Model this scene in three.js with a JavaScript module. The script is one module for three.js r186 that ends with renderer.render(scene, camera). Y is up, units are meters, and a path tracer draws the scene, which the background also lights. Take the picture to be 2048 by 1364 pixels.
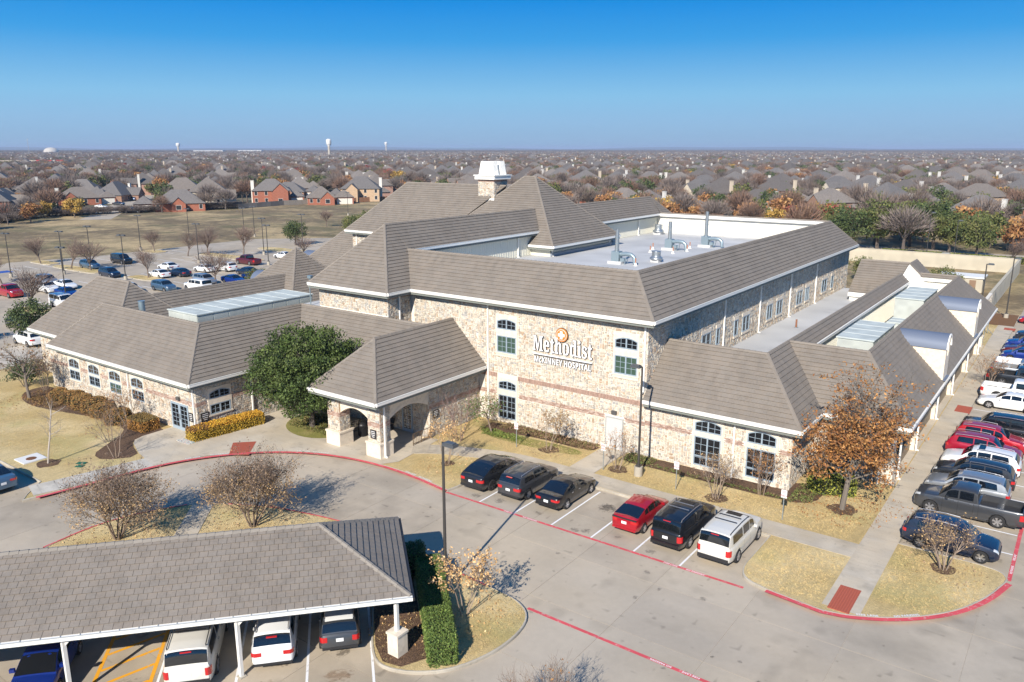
import * as THREE from 'three';
import { mergeGeometries, toCreasedNormals } from 'three/addons/utils/BufferGeometryUtils.js';
import { FontLoader } from 'three/addons/loaders/FontLoader.js';
import { TextGeometry } from 'three/addons/geometries/TextGeometry.js';

// ---------------------------------------------------------------- camera, sky, sun, exposure
const scene = new THREE.Scene();
const camera = new THREE.PerspectiveCamera(46.17, 1024 / 682, 0.5, 40000);
camera.position.set(0, 21.7, 0);
camera.rotation.order = 'YXZ';
camera.rotation.y = 0.62846;
camera.rotation.x = -0.23614;
scene.add(camera);

const EXPOSURE = 1.6;
const renderer = new THREE.WebGLRenderer({ antialias: true });
renderer.toneMapping = THREE.LinearToneMapping;
renderer.toneMappingExposure = EXPOSURE;
renderer.shadowMap.enabled = true;
renderer.setSize(1024, 682);

const SUN = new THREE.Vector3(0.21, 0.545, 0.81).normalize();
const sun = new THREE.DirectionalLight(new THREE.Color(1.0, 0.93, 0.83), 4.2);
sun.position.copy(SUN).multiplyScalar(300).add(new THREE.Vector3(-40, 0, -70));
sun.target.position.set(-40, 0, -70);
sun.castShadow = true;
sun.shadow.radius = 1;
sun.shadow.mapSize.set(4096, 4096);
Object.assign(sun.shadow.camera, { left: -160, right: 160, top: 160, bottom: -160, near: 1, far: 700 });
scene.add(sun, sun.target);

{ // clear winter sky: pale at the horizon, deepening with height (elevation in degrees, linear colour as displayed)
  const stops = [[-90, .30, .42, .56], [0, .29, .47, .68], [.6, .30, .485, .70], [1.8, .295, .52, .77], [3.5, .25, .55, .83], [7, .05, .36, .80], [9.8, .006, .265, .77], [16, .016, .26, .70], [30, .012, .17, .5], [90, .009, .10, .34]];
  const w = 16, h = 720, d = new Float32Array(w * h * 4);
  for (let j = 0; j < h; j++) {
    const el = (j + 0.5) / h * 180 - 90;
    let k = 0; while (k < stops.length - 2 && stops[k + 1][0] < el) k++;
    const a = stops[k], b = stops[k + 1], t = Math.min(1, Math.max(0, (el - a[0]) / (b[0] - a[0])));
    for (let i = 0; i < w; i++) for (let c = 0; c < 3; c++) d[(j * w + i) * 4 + c] = (a[c + 1] + (b[c + 1] - a[c + 1]) * t) / EXPOSURE;
    for (let i = 0; i < w; i++) d[(j * w + i) * 4 + 3] = 1;
  }
  const sky = new THREE.DataTexture(d, w, h, THREE.RGBAFormat, THREE.FloatType);
  sky.mapping = THREE.EquirectangularReflectionMapping;
  sky.magFilter = sky.minFilter = THREE.LinearFilter;
  sky.needsUpdate = true;
  scene.background = sky;
  scene.environment = sky;
}
scene.fog = new THREE.FogExp2(new THREE.Color(0.55, 0.68, 0.9), 0.0001);

// ---------------------------------------------------------------- helpers
function rng(seed) { let a = seed >>> 0; return () => { a = (a + 0x6D2B79F5) >>> 0; let t = a; t = Math.imul(t ^ (t >>> 15), t | 1); t ^= t + Math.imul(t ^ (t >>> 7), t | 61); return ((t ^ (t >>> 14)) >>> 0) / 4294967296; }; }
const lerp = (a, b, t) => a + (b - a) * t, clamp = (x, a, b) => Math.min(b, Math.max(a, x));
const C = (r, g, b) => new THREE.Color().setRGB(r, g, b);
const used = new Map();
function numbered(name) { const n = used.get(name) || 0; used.set(name, n + 1); return n ? `${name}_${String(n).padStart(3, '0')}` : name; }
function sh(o) { o.traverse((m) => { if (m.isMesh) { m.castShadow = true; m.receiveShadow = true; } }); return o; }
function tag(o, label, category, group, kind) { o.userData = { label, category }; if (group) o.userData.group = group; if (kind) o.userData.kind = kind; return o; }
function obj(name, geo, mat, parent) { const m = new THREE.Mesh(geo, mat); m.name = parent ? name : numbered(name); m.castShadow = m.receiveShadow = true; (parent || scene).add(m); return m; }
function thing(name, label, category, p = [0, 0, 0], turn = 0, group) { const o = new THREE.Group(); o.name = numbered(name); scene.add(o); o.position.set(...p); o.rotation.y = turn; return tag(o, label, category, group); }
function part(name, parent) { const o = new THREE.Group(); o.name = name; parent.add(o); return o; }
function struct(name, geo, mat, parent) { const m = obj(name, geo, mat, parent); if (!parent) m.userData = { kind: 'structure' }; return m; }
function copyOf(o, base, p, turn = 0, label, s = 1) { const c = o.clone(); c.name = numbered(base); scene.add(c); c.position.set(...p); c.rotation.y = turn; if (s !== 1) c.scale.set(...(Array.isArray(s) ? s : [s, s, s])); c.userData = { ...o.userData }; if (label) c.userData.label = label; return c; }

class GB { // geometry builder: loose triangles with flat normals, box-projected uv in metres and optional colours
  constructor() { this.p = []; this.c = []; this.has = false; this.n = 0; }
  tri(a, b, c, col) { this.p.push(a[0], a[1], a[2], b[0], b[1], b[2], c[0], c[1], c[2]); if (col) { this.has = true; for (let i = 0; i < 3; i++) this.c.push(col[0], col[1], col[2]); } else this.c.push(1, 1, 1, 1, 1, 1, 1, 1, 1); this.n++; return this; }
  quad(a, b, c, d, col) { this.tri(a, b, c, col); return this.tri(a, c, d, col); }
  poly(pts, col) { for (let i = 1; i < pts.length - 1; i++) this.tri(pts[0], pts[i], pts[i + 1], col); return this; }
  box(x0, x1, y0, y1, z0, z1, col) {
    const v = (i, j, k) => [i ? x1 : x0, j ? y1 : y0, k ? z1 : z0];
    this.quad(v(0, 0, 1), v(1, 0, 1), v(1, 1, 1), v(0, 1, 1), col).quad(v(1, 0, 0), v(0, 0, 0), v(0, 1, 0), v(1, 1, 0), col);
    this.quad(v(1, 0, 1), v(1, 0, 0), v(1, 1, 0), v(1, 1, 1), col).quad(v(0, 0, 0), v(0, 0, 1), v(0, 1, 1), v(0, 1, 0), col);
    return this.quad(v(0, 1, 1), v(1, 1, 1), v(1, 1, 0), v(0, 1, 0), col).quad(v(0, 0, 0), v(1, 0, 0), v(1, 0, 1), v(0, 0, 1), col);
  }
  obox(o, ax, ay, az, col) { // oriented box: corner o and three edge vectors
    const v = (i, j, k) => [0, 1, 2].map((n) => o[n] + i * ax[n] + j * ay[n] + k * az[n]);
    this.quad(v(0, 0, 1), v(1, 0, 1), v(1, 1, 1), v(0, 1, 1), col).quad(v(1, 0, 0), v(0, 0, 0), v(0, 1, 0), v(1, 1, 0), col);
    this.quad(v(1, 0, 1), v(1, 0, 0), v(1, 1, 0), v(1, 1, 1), col).quad(v(0, 0, 0), v(0, 0, 1), v(0, 1, 1), v(0, 1, 0), col);
    return this.quad(v(0, 1, 1), v(1, 1, 1), v(1, 1, 0), v(0, 1, 0), col).quad(v(0, 0, 0), v(1, 0, 0), v(1, 0, 1), v(0, 0, 1), col);
  }
  beam(a, b, w, h, col) { // a bar from a to b, w wide and h high about its axis
    const d = [b[0] - a[0], b[1] - a[1], b[2] - a[2]], L = Math.hypot(...d) || 1, f = d.map((x) => x / L);
    let s = Math.abs(f[1]) > 0.99 ? [1, 0, 0] : [-f[2], 0, f[0]]; const sl = Math.hypot(...s); s = s.map((x) => x / sl);
    const u = [s[1] * f[2] - s[2] * f[1], s[2] * f[0] - s[0] * f[2], s[0] * f[1] - s[1] * f[0]];
    return this.obox([0, 1, 2].map((i) => a[i] - s[i] * w / 2 - u[i] * h / 2), s.map((x) => x * w), u.map((x) => x * h), d, col);
  }
  tube(pts, radii, n = 5, col) { // tapered tube through points
    let prev = null;
    for (let i = 0; i < pts.length; i++) {
      const a = pts[Math.max(0, i - 1)], b = pts[Math.min(pts.length - 1, i + 1)], d = [b[0] - a[0], b[1] - a[1], b[2] - a[2]], L = Math.hypot(...d) || 1, f = d.map((x) => x / L);
      let s = Math.abs(f[1]) > 0.9 ? [1, 0, 0] : [0, 1, 0];
      let u = [s[1] * f[2] - s[2] * f[1], s[2] * f[0] - s[0] * f[2], s[0] * f[1] - s[1] * f[0]]; const ul = Math.hypot(...u); u = u.map((x) => x / ul);
      const v = [f[1] * u[2] - f[2] * u[1], f[2] * u[0] - f[0] * u[2], f[0] * u[1] - f[1] * u[0]];
      const ring = [];
      for (let k = 0; k < n; k++) { const t = k / n * Math.PI * 2, c = Math.cos(t) * radii[i], q = Math.sin(t) * radii[i]; ring.push([0, 1, 2].map((m) => pts[i][m] + u[m] * c + v[m] * q)); }
      if (prev) for (let k = 0; k < n; k++) this.quad(prev[k], prev[(k + 1) % n], ring[(k + 1) % n], ring[k], col);
      prev = ring;
    }
    return this;
  }
  cyl(x, z, y0, y1, r0, r1 = r0, n = 12, col, cap = true) {
    const P = (t, y, r) => [x + Math.cos(t) * r, y, z + Math.sin(t) * r];
    for (let k = 0; k < n; k++) {
      const a = -k / n * Math.PI * 2, b = -(k + 1) / n * Math.PI * 2;
      this.quad(P(a, y0, r0), P(b, y0, r0), P(b, y1, r1), P(a, y1, r1), col);
      if (cap) { this.tri([x, y1, z], P(a, y1, r1), P(b, y1, r1), col); this.tri([x, y0, z], P(b, y0, r0), P(a, y0, r0), col); }
    }
    return this;
  }
  add(geo) { const g = geo.index ? geo.toNonIndexed() : geo, q = g.attributes.position.array; for (let i = 0; i < q.length; i++) this.p.push(q[i]); for (let i = 0; i < q.length; i++) this.c.push(1); this.n += q.length / 9; return this; }
  geo(smooth = 0) {
    const g = new THREE.BufferGeometry(), P = new Float32Array(this.p);
    g.setAttribute('position', new THREE.BufferAttribute(P, 3));
    if (this.has) g.setAttribute('color', new THREE.BufferAttribute(new Float32Array(this.c), 3));
    const uv = new Float32Array(P.length / 3 * 2);
    for (let i = 0; i < P.length; i += 9) {
      const ax = P[i + 3] - P[i], ay = P[i + 4] - P[i + 1], az = P[i + 5] - P[i + 2], bx = P[i + 6] - P[i], by = P[i + 7] - P[i + 1], bz = P[i + 8] - P[i + 2];
      const nx = Math.abs(ay * bz - az * by), ny = Math.abs(az * bx - ax * bz), nz = Math.abs(ax * by - ay * bx);
      for (let k = 0; k < 3; k++) {
        const x = P[i + k * 3], y = P[i + k * 3 + 1], z = P[i + k * 3 + 2], o = (i / 3 + k) * 2;
        if (ny >= nx && ny >= nz) { uv[o] = x; uv[o + 1] = z; } else if (nx >= nz) { uv[o] = z; uv[o + 1] = y; } else { uv[o] = x; uv[o + 1] = y; }
      }
    }
    g.setAttribute('uv', new THREE.BufferAttribute(uv, 2));
    g.computeVertexNormals();
    return smooth ? toCreasedNormals(g, smooth) : g;
  }
}

// value noise and procedural textures
function noise2(seed, per) { // tiling value noise, period per cells
  const r = rng(seed), g = new Float32Array(per * per).map(() => r());
  return (x, y) => { x = ((x % per) + per) % per; y = ((y % per) + per) % per; const i = Math.floor(x), j = Math.floor(y), fx = x - i, fy = y - j, u = fx * fx * (3 - 2 * fx), v = fy * fy * (3 - 2 * fy), i1 = (i + 1) % per, j1 = (j + 1) % per; return lerp(lerp(g[j * per + i], g[j * per + i1], u), lerp(g[j1 * per + i], g[j1 * per + i1], u), v); };
}
function tex(size, metres, seed, fn, srgb = true) { // fn(x, y in metres, noise(scale cells per tile), random) -> [r, g, b] 0..1 (linear when srgb: encoded here)
  const data = new Uint8Array(size * size * 4), cache = new Map(), r = rng(seed);
  const N = (cells, x, y, k = 0) => { const key = cells * 100 + k; if (!cache.has(key)) cache.set(key, noise2(seed + key, cells)); return cache.get(key)(x / metres * cells, y / metres * cells); };
  const enc = (v) => { v = clamp(v, 0, 1); return 255 * (v <= 0.0031308 ? v * 12.92 : 1.055 * Math.pow(v, 1 / 2.4) - 0.055); };
  for (let j = 0; j < size; j++) for (let i = 0; i < size; i++) {
    const c = fn(i / size * metres, j / size * metres, N, r), o = (j * size + i) * 4;
    for (let k = 0; k < 3; k++) data[o + k] = srgb ? enc(c[k]) : clamp(c[k], 0, 1) * 255; data[o + 3] = 255;
  }
  const t = new THREE.DataTexture(data, size, size, THREE.RGBAFormat);
  t.wrapS = t.wrapT = THREE.RepeatWrapping; t.magFilter = THREE.LinearFilter; t.minFilter = THREE.LinearMipmapLinearFilter; t.generateMipmaps = true;
  if (srgb) t.colorSpace = THREE.SRGBColorSpace;
  t.repeat.set(1 / metres, 1 / metres); t.needsUpdate = true; return t;
}
const std = (o) => new THREE.MeshStandardMaterial({ roughness: 0.85, metalness: 0, ...o });
const plain = (r, g, b, rough = 0.7, metal = 0, more = {}) => std({ color: C(r, g, b), roughness: rough, metalness: metal, ...more });
const mix3 = (a, b, t) => [lerp(a[0], b[0], t), lerp(a[1], b[1], t), lerp(a[2], b[2], t)];

const concreteFn = (base, warm) => (x, y, N, r) => {
  const a = N(4, x, y) * .5 + N(9, x, y) * .3 + N(23, x, y) * .2, s = N(6, x, y, 3), f = N(150, x, y) * .5 + r() * .5;
  let c = mix3(base, warm, clamp((a - .3) * 1.6, 0, 1));
  const stain = clamp((N(17, x, y, 11) * .6 + N(47, x, y, 12) * .4 - .68) * 6, 0, 1), spot = clamp((N(90, x, y, 13) - .9) * 9, 0, 1), drag = N(60, x * .15, y, 14) - .5;
  const k = .86 + .2 * N(13, x, y, 5) + .1 * (f - .5) - .2 * clamp((s - .6) * 4, 0, 1) * N(40, x, y, 7) - .13 * stain - .3 * spot + .07 * drag;
  return c.map((v) => v * k);
};
const M = {};
const concreteMap = tex(1024, 31, 11, concreteFn([.45, .39, .31], [.475, .395, .288]));
M.concrete = [[1, 1, 1], [1.03, 1.03, 1.03], [.975, .975, .985]].map((c) => std({ map: concreteMap, color: C(...c), roughness: .9 }));
M.walk = [[.49, .435, .35], [.53, .475, .39]].map((b, i) => std({ map: tex(512, 9 + i, 31 + i, concreteFn(b, [b[0] * 1.02, b[1] * .96, b[2] * .86])), roughness: .9 }));
M.newwalk = std({ map: tex(256, 7, 41, concreteFn([.54, .505, .44], [.55, .505, .43])), roughness: .9 });
M.kerb = std({ map: tex(256, 5, 51, concreteFn([.47, .43, .36], [.42, .37, .29])), roughness: .9 });
M.joint = plain(.50, .45, .38, .95);
M.redpaint = std({ map: tex(256, 3.1, 61, (x, y, N, r) => { const w = clamp((N(60, x, y) * .6 + N(17, x, y) * .5 - .72) * 5, 0, 1); return mix3([.62, .085, .10], [.56, .36, .33], w * .75).map((v) => v * (.9 + .2 * N(9, x, y, 2))); }), roughness: .8 });
M.whitepaint = std({ map: tex(256, 2.7, 71, (x, y, N) => mix3([.80, .80, .80], [.5, .48, .45], clamp((N(50, x, y) * .6 + N(13, x, y) * .5 - .78) * 5, 0, 1))), roughness: .8 });
M.yellowpaint = std({ map: tex(256, 2.7, 72, (x, y, N) => mix3([.78, .36, .015], [.5, .38, .22], clamp((N(50, x, y) * .6 + N(13, x, y) * .5 - .75) * 5, 0, 1))), roughness: .8 });
M.lawn = std({ map: tex(1024, 14, 81, (x, y, N, r) => {
  const a = N(5, x, y) * .55 + N(11, x, y) * .3 + N(30, x, y) * .15, f = N(330, x, y) * .6 + r() * .4, streak = N(90, x * 1.0, y * .35, 4);
  let c = mix3([.56, .415, .185], [.70, .55, .29], clamp((a - .3) * 2.2, 0, 1));
  c = mix3(c, [.40, .37, .12], clamp((N(7, x, y, 9) - .6) * 2.2, 0, 1) * .55);
  return c.map((v) => v * (.72 + .42 * f + .16 * (streak - .5)));
}), roughness: 1, bumpMap: tex(512, 5, 82, (x, y, N, r) => { const v = N(200, x, y) * .5 + r() * .5; return [v, v, v]; }, false), bumpScale: .05 });
M.turf = std({ map: tex(1024, 14, 83, (x, y, N, r) => {
  const a = N(6, x, y) * .6 + N(15, x, y) * .4, f = N(330, x, y) * .6 + r() * .4;
  let c = mix3([.27, .26, .06], [.42, .35, .13], clamp((a - .35) * 2.4, 0, 1));
  return c.map((v) => v * (.55 + .6 * f));
}), roughness: 1, bumpMap: tex(512, 5, 84, (x, y, N, r) => { const v = N(200, x, y) * .5 + r() * .5; return [v, v, v]; }, false), bumpScale: .05 });
M.mulch = std({ map: tex(512, 5, 91, (x, y, N, r) => { const f = N(170, x, y) * .5 + N(70, x, y) * .3 + r() * .2; return mix3([.055, .03, .017], [.22, .13, .075], clamp((f - .2) * 1.5, 0, 1)).map((v) => v * (.8 + .4 * N(6, x, y))); }), roughness: 1, bumpMap: tex(512, 5, 92, (x, y, N, r) => { const v = N(170, x, y) * .7 + r() * .3; return [v, v, v]; }, false), bumpScale: .06 });
M.field = std({ map: tex(1024, 110, 95, (x, y, N, r) => {
  const a = N(7, x * .5, y) * .35 + N(19, x * .5, y) * .3 + N(53, x, y) * .2 + N(140, x, y) * .15, f = N(300, x, y) * .5 + r() * .5;
  let c = mix3([.17, .125, .065], [.45, .335, .175], clamp((a - .33) * 3.2, 0, 1));
  c = mix3(c, [.13, .115, .05], clamp((N(11, x, y, 6) * .7 + N(37, x, y, 7) * .3 - .52) * 3.6, 0, 1) * .8);
  return c.map((v) => v * (.62 + .72 * f));
}), roughness: 1 });
M.ground = std({ map: tex(1024, 700, 97, (x, y, N, r) => {
  const a = N(40, x, y) * .5 + N(120, x, y) * .5;
  return mix3([.095, .082, .045], [.18, .145, .085], clamp((a - .25) * 1.8, 0, 1)).map((v) => v * (.75 + .5 * r()));
}), roughness: 1 });
M.white = plain(.82, .80, .74, .5);
M.gutter = plain(.86, .845, .79, .42);
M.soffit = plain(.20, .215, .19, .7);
M.siding = plain(.72, .70, .60, .55);
M.limestone = std({ map: tex(256, 3, 101, (x, y, N, r) => [.76, .67, .545].map((v) => v * (.86 + .2 * N(20, x, y) + .08 * (r() - .5)))), roughness: .9 });
M.mortar = std({ map: tex(256, 3, 102, (x, y, N, r) => [.80, .735, .635].map((v) => v * (.82 + .24 * N(30, x, y) + .1 * (r() - .5)))), roughness: .95 });
M.stone = std({ vertexColors: true, map: tex(512, 1.7, 103, (x, y, N, r) => { const v = .78 + .34 * N(24, x, y) + .16 * (N(80, x, y) - .5) - .1 * r(); return [v, v * .99, v * .97]; }), roughness: .92, bumpMap: tex(256, 1.1, 104, (x, y, N, r) => { const v = N(20, x, y) * .6 + N(60, x, y) * .4; return [v, v, v]; }, false), bumpScale: .025 });
M.tile = std({ vertexColors: true, map: tex(512, 6.3, 105, (x, y, N, r) => { const v = .84 + .2 * N(14, x, y) + .14 * (N(90, x, y) - .5) + .12 * (r() - .5); return [v, v, v]; }), roughness: .88 });
M.deck = plain(.16, .145, .135, .95);
M.cap = std({ vertexColors: true, roughness: .85 });
M.frame = plain(.30, .37, .43, .5);
M.glass = new THREE.MeshPhysicalMaterial({ color: C(.012, .014, .017), roughness: .06, metalness: 0, specularIntensity: .8, ior: 1.45 });
M.glassg = new THREE.MeshPhysicalMaterial({ color: C(.055, .095, .07), roughness: .12, specularIntensity: .7 });
M.metal = plain(.42, .45, .46, .35, .75);
M.galv = plain(.30, .38, .42, .38, .5);
M.unit = std({ map: tex(256, 4, 106, (x, y, N, r) => [.50, .525, .485].map((v) => v * (.88 + .2 * N(9, x, y) + .06 * r()))), roughness: .5, metalness: .1 });
M.unitroof = std({ map: tex(256, 4, 107, (x, y, N, r) => [.46, .505, .485].map((v) => v * (.85 + .25 * N(7, x, y) + .06 * r()))), roughness: .85, metalness: 0 });
M.unitseam = plain(.70, .72, .68, .7);
M.glassb = new THREE.MeshPhysicalMaterial({ color: C(.05, .036, .026), roughness: .08, specularIntensity: .8 });
M.flatroof = std({ map: tex(512, 21, 108, (x, y, N, r) => { const s = clamp((N(7, x, y, 2) - .62) * 4, 0, 1); return [.52, .52, .515].map((v) => v * (.84 + .22 * N(11, x, y) + .05 * r()) * (1 - .22 * s * N(40, x, y))); }), roughness: .75 });
M.black = plain(.018, .018, .02, .45);
M.rubber = plain(.02, .02, .021, .9);
M.pole = plain(.075, .07, .065, .5, .3);
M.stucco = std({ map: tex(256, 6, 109, (x, y, N, r) => [.50, .45, .35].map((v) => v * (.88 + .18 * N(8, x, y) + .08 * r()))), roughness: .95 });
M.zinc = plain(.15, .18, .245, .55, .15);
M.tanpanel = plain(.30, .235, .155, .7);
M.signwhite = plain(.85, .85, .85, .4);
M.signdark = plain(.03, .03, .033, .45);
M.orange = plain(.62, .22, .04, .5);
// ---------------------------------------------------------------- ground, paving, islands
function area(p) { let a = 0; for (let i = 0; i < p.length; i++) { const q = p[(i + 1) % p.length]; a += p[i][0] * q[1] - q[0] * p[i][1]; } return a / 2; }
function smoothPoly(p, closed = true, n = 4) { // Chaikin corner cutting
  for (let k = 0; k < n; k++) { const r = []; const L = p.length; for (let i = 0; i < (closed ? L : L - 1); i++) { const a = p[i], b = p[(i + 1) % L]; r.push([a[0] * .75 + b[0] * .25, a[1] * .75 + b[1] * .25], [a[0] * .25 + b[0] * .75, a[1] * .25 + b[1] * .75]); } if (!closed) { r.unshift(p[0]); r.push(p[L - 1]); } p = r; }
  return p;
}
function inset(p, d) { // offset inwards by d
  const s = area(p) > 0 ? 1 : -1, L = p.length, r = [];
  for (let i = 0; i < L; i++) {
    const a = p[(i + L - 1) % L], b = p[i], c = p[(i + 1) % L];
    const n = (u, v) => { const dx = v[0] - u[0], dz = v[1] - u[1], l = Math.hypot(dx, dz) || 1; return [-dz / l * s, dx / l * s]; };
    const n1 = n(a, b), n2 = n(b, c); let mx = n1[0] + n2[0], mz = n1[1] + n2[1]; const l2 = mx * mx + mz * mz; const k = l2 > .2 ? 2 / l2 : 1;
    r.push([b[0] + mx * k / 1 * d * .5 * 1, b[1] + mz * k * d * .5]);
  }
  return r;
}
function flat(poly, y, g = new GB(), col) {
  const v = poly.map((q) => new THREE.Vector2(q[0], q[1])), f = THREE.ShapeUtils.triangulateShape(v, []);
  const up = area(poly) > 0;
  for (const t of f) { const P = t.map((i) => [poly[i][0], y, poly[i][1]]); const ar = (P[1][0] - P[0][0]) * (P[2][2] - P[0][2]) - (P[2][0] - P[0][0]) * (P[1][2] - P[0][2]); if (ar < 0) g.tri(P[0], P[1], P[2], col); else g.tri(P[0], P[2], P[1], col); }
  return g;
}
function strip(line, w, y, g = new GB(), th = 0) { // a flat ribbon along a polyline
  const L = line.length, l = [], r = [];
  for (let i = 0; i < L; i++) { const a = line[Math.max(0, i - 1)], b = line[Math.min(L - 1, i + 1)]; const dx = b[0] - a[0], dz = b[1] - a[1], d = Math.hypot(dx, dz) || 1; l.push([line[i][0] + dz / d * w / 2, y, line[i][1] - dx / d * w / 2]); r.push([line[i][0] - dz / d * w / 2, y, line[i][1] + dx / d * w / 2]); }
  for (let i = 0; i < L - 1; i++) { g.quad(r[i], r[i + 1], l[i + 1], l[i]); if (th) { const dn = (q) => [q[0], q[1] - th, q[2]]; g.quad(dn(r[i]), dn(r[i + 1]), r[i + 1], r[i]); g.quad(l[i], l[i + 1], dn(l[i + 1]), dn(l[i])); } }
  return g;
}
function kerbRing(outer, w, y0, y1, g) { // raised kerb with a rounded outer edge
  const i1 = inset(outer, .035), i2 = inset(outer, w), L = outer.length;
  for (let k = 0; k < L; k++) {
    const n = (k + 1) % L, A = outer[k], B = outer[n], a = i1[k], b = i1[n], c = i2[k], d = i2[n];
    g.quad([A[0], y0, A[1]], [B[0], y0, B[1]], [B[0], y1 - .03, B[1]], [A[0], y1 - .03, A[1]]);
    g.quad([A[0], y1 - .03, A[1]], [B[0], y1 - .03, B[1]], [b[0], y1, b[1]], [a[0], y1, a[1]]);
    g.quad([a[0], y1, a[1]], [b[0], y1, b[1]], [d[0], y1, d[1]], [c[0], y1, c[1]]);
    g.quad([c[0], y1, c[1]], [d[0], y1, d[1]], [d[0], y1 - .08, d[1]], [c[0], y1 - .08, c[1]]);
  }
  return g;
}
function redKerb(line, side, g, y = .162, wide = .30) { // paint on the top and face of a kerb; side +1/-1 tells where the road is
  const L = line.length, o = [], t = [], i = [];
  for (let k = 0; k < L; k++) { const a = line[Math.max(0, k - 1)], b = line[Math.min(L - 1, k + 1)], dx = b[0] - a[0], dz = b[1] - a[1], d = Math.hypot(dx, dz) || 1, nx = dz / d * side, nz = -dx / d * side; o.push([line[k][0] + nx * .006, line[k][1] + nz * .006]); t.push([line[k][0] - nx * .03, line[k][1] - nz * .03]); i.push([line[k][0] - nx * wide, line[k][1] - nz * wide]); }
  for (let k = 0; k < L - 1; k++) { g.quad([o[k][0], .004, o[k][1]], [o[k + 1][0], .004, o[k + 1][1]], [o[k + 1][0], y - .03, o[k + 1][1]], [o[k][0], y - .03, o[k][1]]); g.quad([o[k][0], y - .03, o[k][1]], [o[k + 1][0], y - .03, o[k + 1][1]], [t[k + 1][0], y, t[k + 1][1]], [t[k][0], y, t[k][1]]); g.quad([t[k][0], y, t[k][1]], [t[k + 1][0], y, t[k + 1][1]], [i[k + 1][0], y, i[k + 1][1]], [i[k][0], y, i[k][1]]); }
  return g;
}
{ // the land out to the horizon
  const g = new GB(), R = [0, 150, 400, 1200, 4000, 12000, 30000], n = 48;
  for (let k = 0; k < R.length - 1; k++) for (let a = 0; a < n; a++) { const t0 = a / n * Math.PI * 2, t1 = (a + 1) / n * Math.PI * 2, P = (t, r) => [Math.cos(t) * r - 60, -.06, Math.sin(t) * r - 80]; if (k === 0) g.tri(P(0, 0), P(t1, R[1]), P(t0, R[1])); else g.quad(P(t1, R[k]), P(t0, R[k]), P(t0, R[k + 1]), P(t1, R[k + 1])); }
  struct('ground', g.geo(), M.ground);
}
struct('dry_field', flat([[-97, -20], [-97, -175], [-140, -215], [-243, -240], [-256, -222], [-263, -190], [-264, -140], [-280, -124], [-262, -98], [-235, -60], [-150, -10]], -.04).geo(), M.field);
struct('grass_verge', flat([[-60, -125], [60, -125], [60, -250], [-60, -240]], -.042).geo(), M.field);

{ // concrete drive in front of the hospital, cast in slabs
  const base = struct('driveway', flat([[-100, 14], [40, 14], [40, -62], [-100, -62]], -.02).geo(), M.joint);
  const s = 4.6, x0 = -66.45, z0 = -57.2; let n = 0; const r = rng(7);
  const slab = (a, b, c, d) => { const g = new GB(); const e = .009; g.quad([a + e, 0, d - e], [b - e, 0, d - e], [b - e, 0, c + e], [a + e, 0, c + e]); g.quad([a + e, -.02, d - e], [b - e, -.02, d - e], [b - e, 0, d - e], [a + e, 0, d - e]); g.quad([b - e, -.02, d - e], [b - e, -.02, c + e], [b - e, 0, c + e], [b - e, 0, d - e]); obj('slab', g.geo(), M.concrete[Math.floor(r() * 3)], base); n++; };
  for (let i = 0; i < 17; i++) for (let j = 0; j < 12; j++) {
    const a = x0 + i * s, c = z0 + j * s, mx = a + s / 2, mz = c + s / 2;
    if (mx > -12 ? mz > -26 : mx + mz * .62 < -85 - 12 || mz > 6) continue;
    if (mz < -46 && mx < -10) continue;
    if (mx > -46 && mx < -12 && mz < -44) continue;
    slab(a, a + s, c, c + s);
  }
  const far = struct('parking_lot', flat([[-6.6, -57.3], [14, -57.3], [14, -168], [-6.6, -168]], 0).geo(), M.concrete[0]);
  const g2 = new GB(); for (let z = -63; z > -165; z -= 5.5) strip([[-6.4, z], [14, z]], .03, .004, g2); obj('joint', g2.geo(), M.joint, far);
  struct('parking_lot', flat([[-97, -33], [-97, -62], [-112, -72], [-112, -112], [-128, -135], [-150, -140], [-168, -122], [-167, -84], [-171, -68], [-150, -44], [-110, -22], [-92, -24], [-88, -34]], 0).geo(), M.concrete[2]);
  struct('road', flat([[-60, -186], [60, -186], [60, -197], [-60, -197]], 0).geo(), M.concrete[0]);
}

const inPoly = (p, x, z) => { let c = false; for (let i = 0, j = p.length - 1; i < p.length; j = i++) if ((p[i][1] > z) !== (p[j][1] > z) && x < (p[j][0] - p[i][0]) * (z - p[i][1]) / (p[j][1] - p[i][1]) + p[i][0]) c = !c; return c; };
let lawnPoly, islandPoly;
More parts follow.
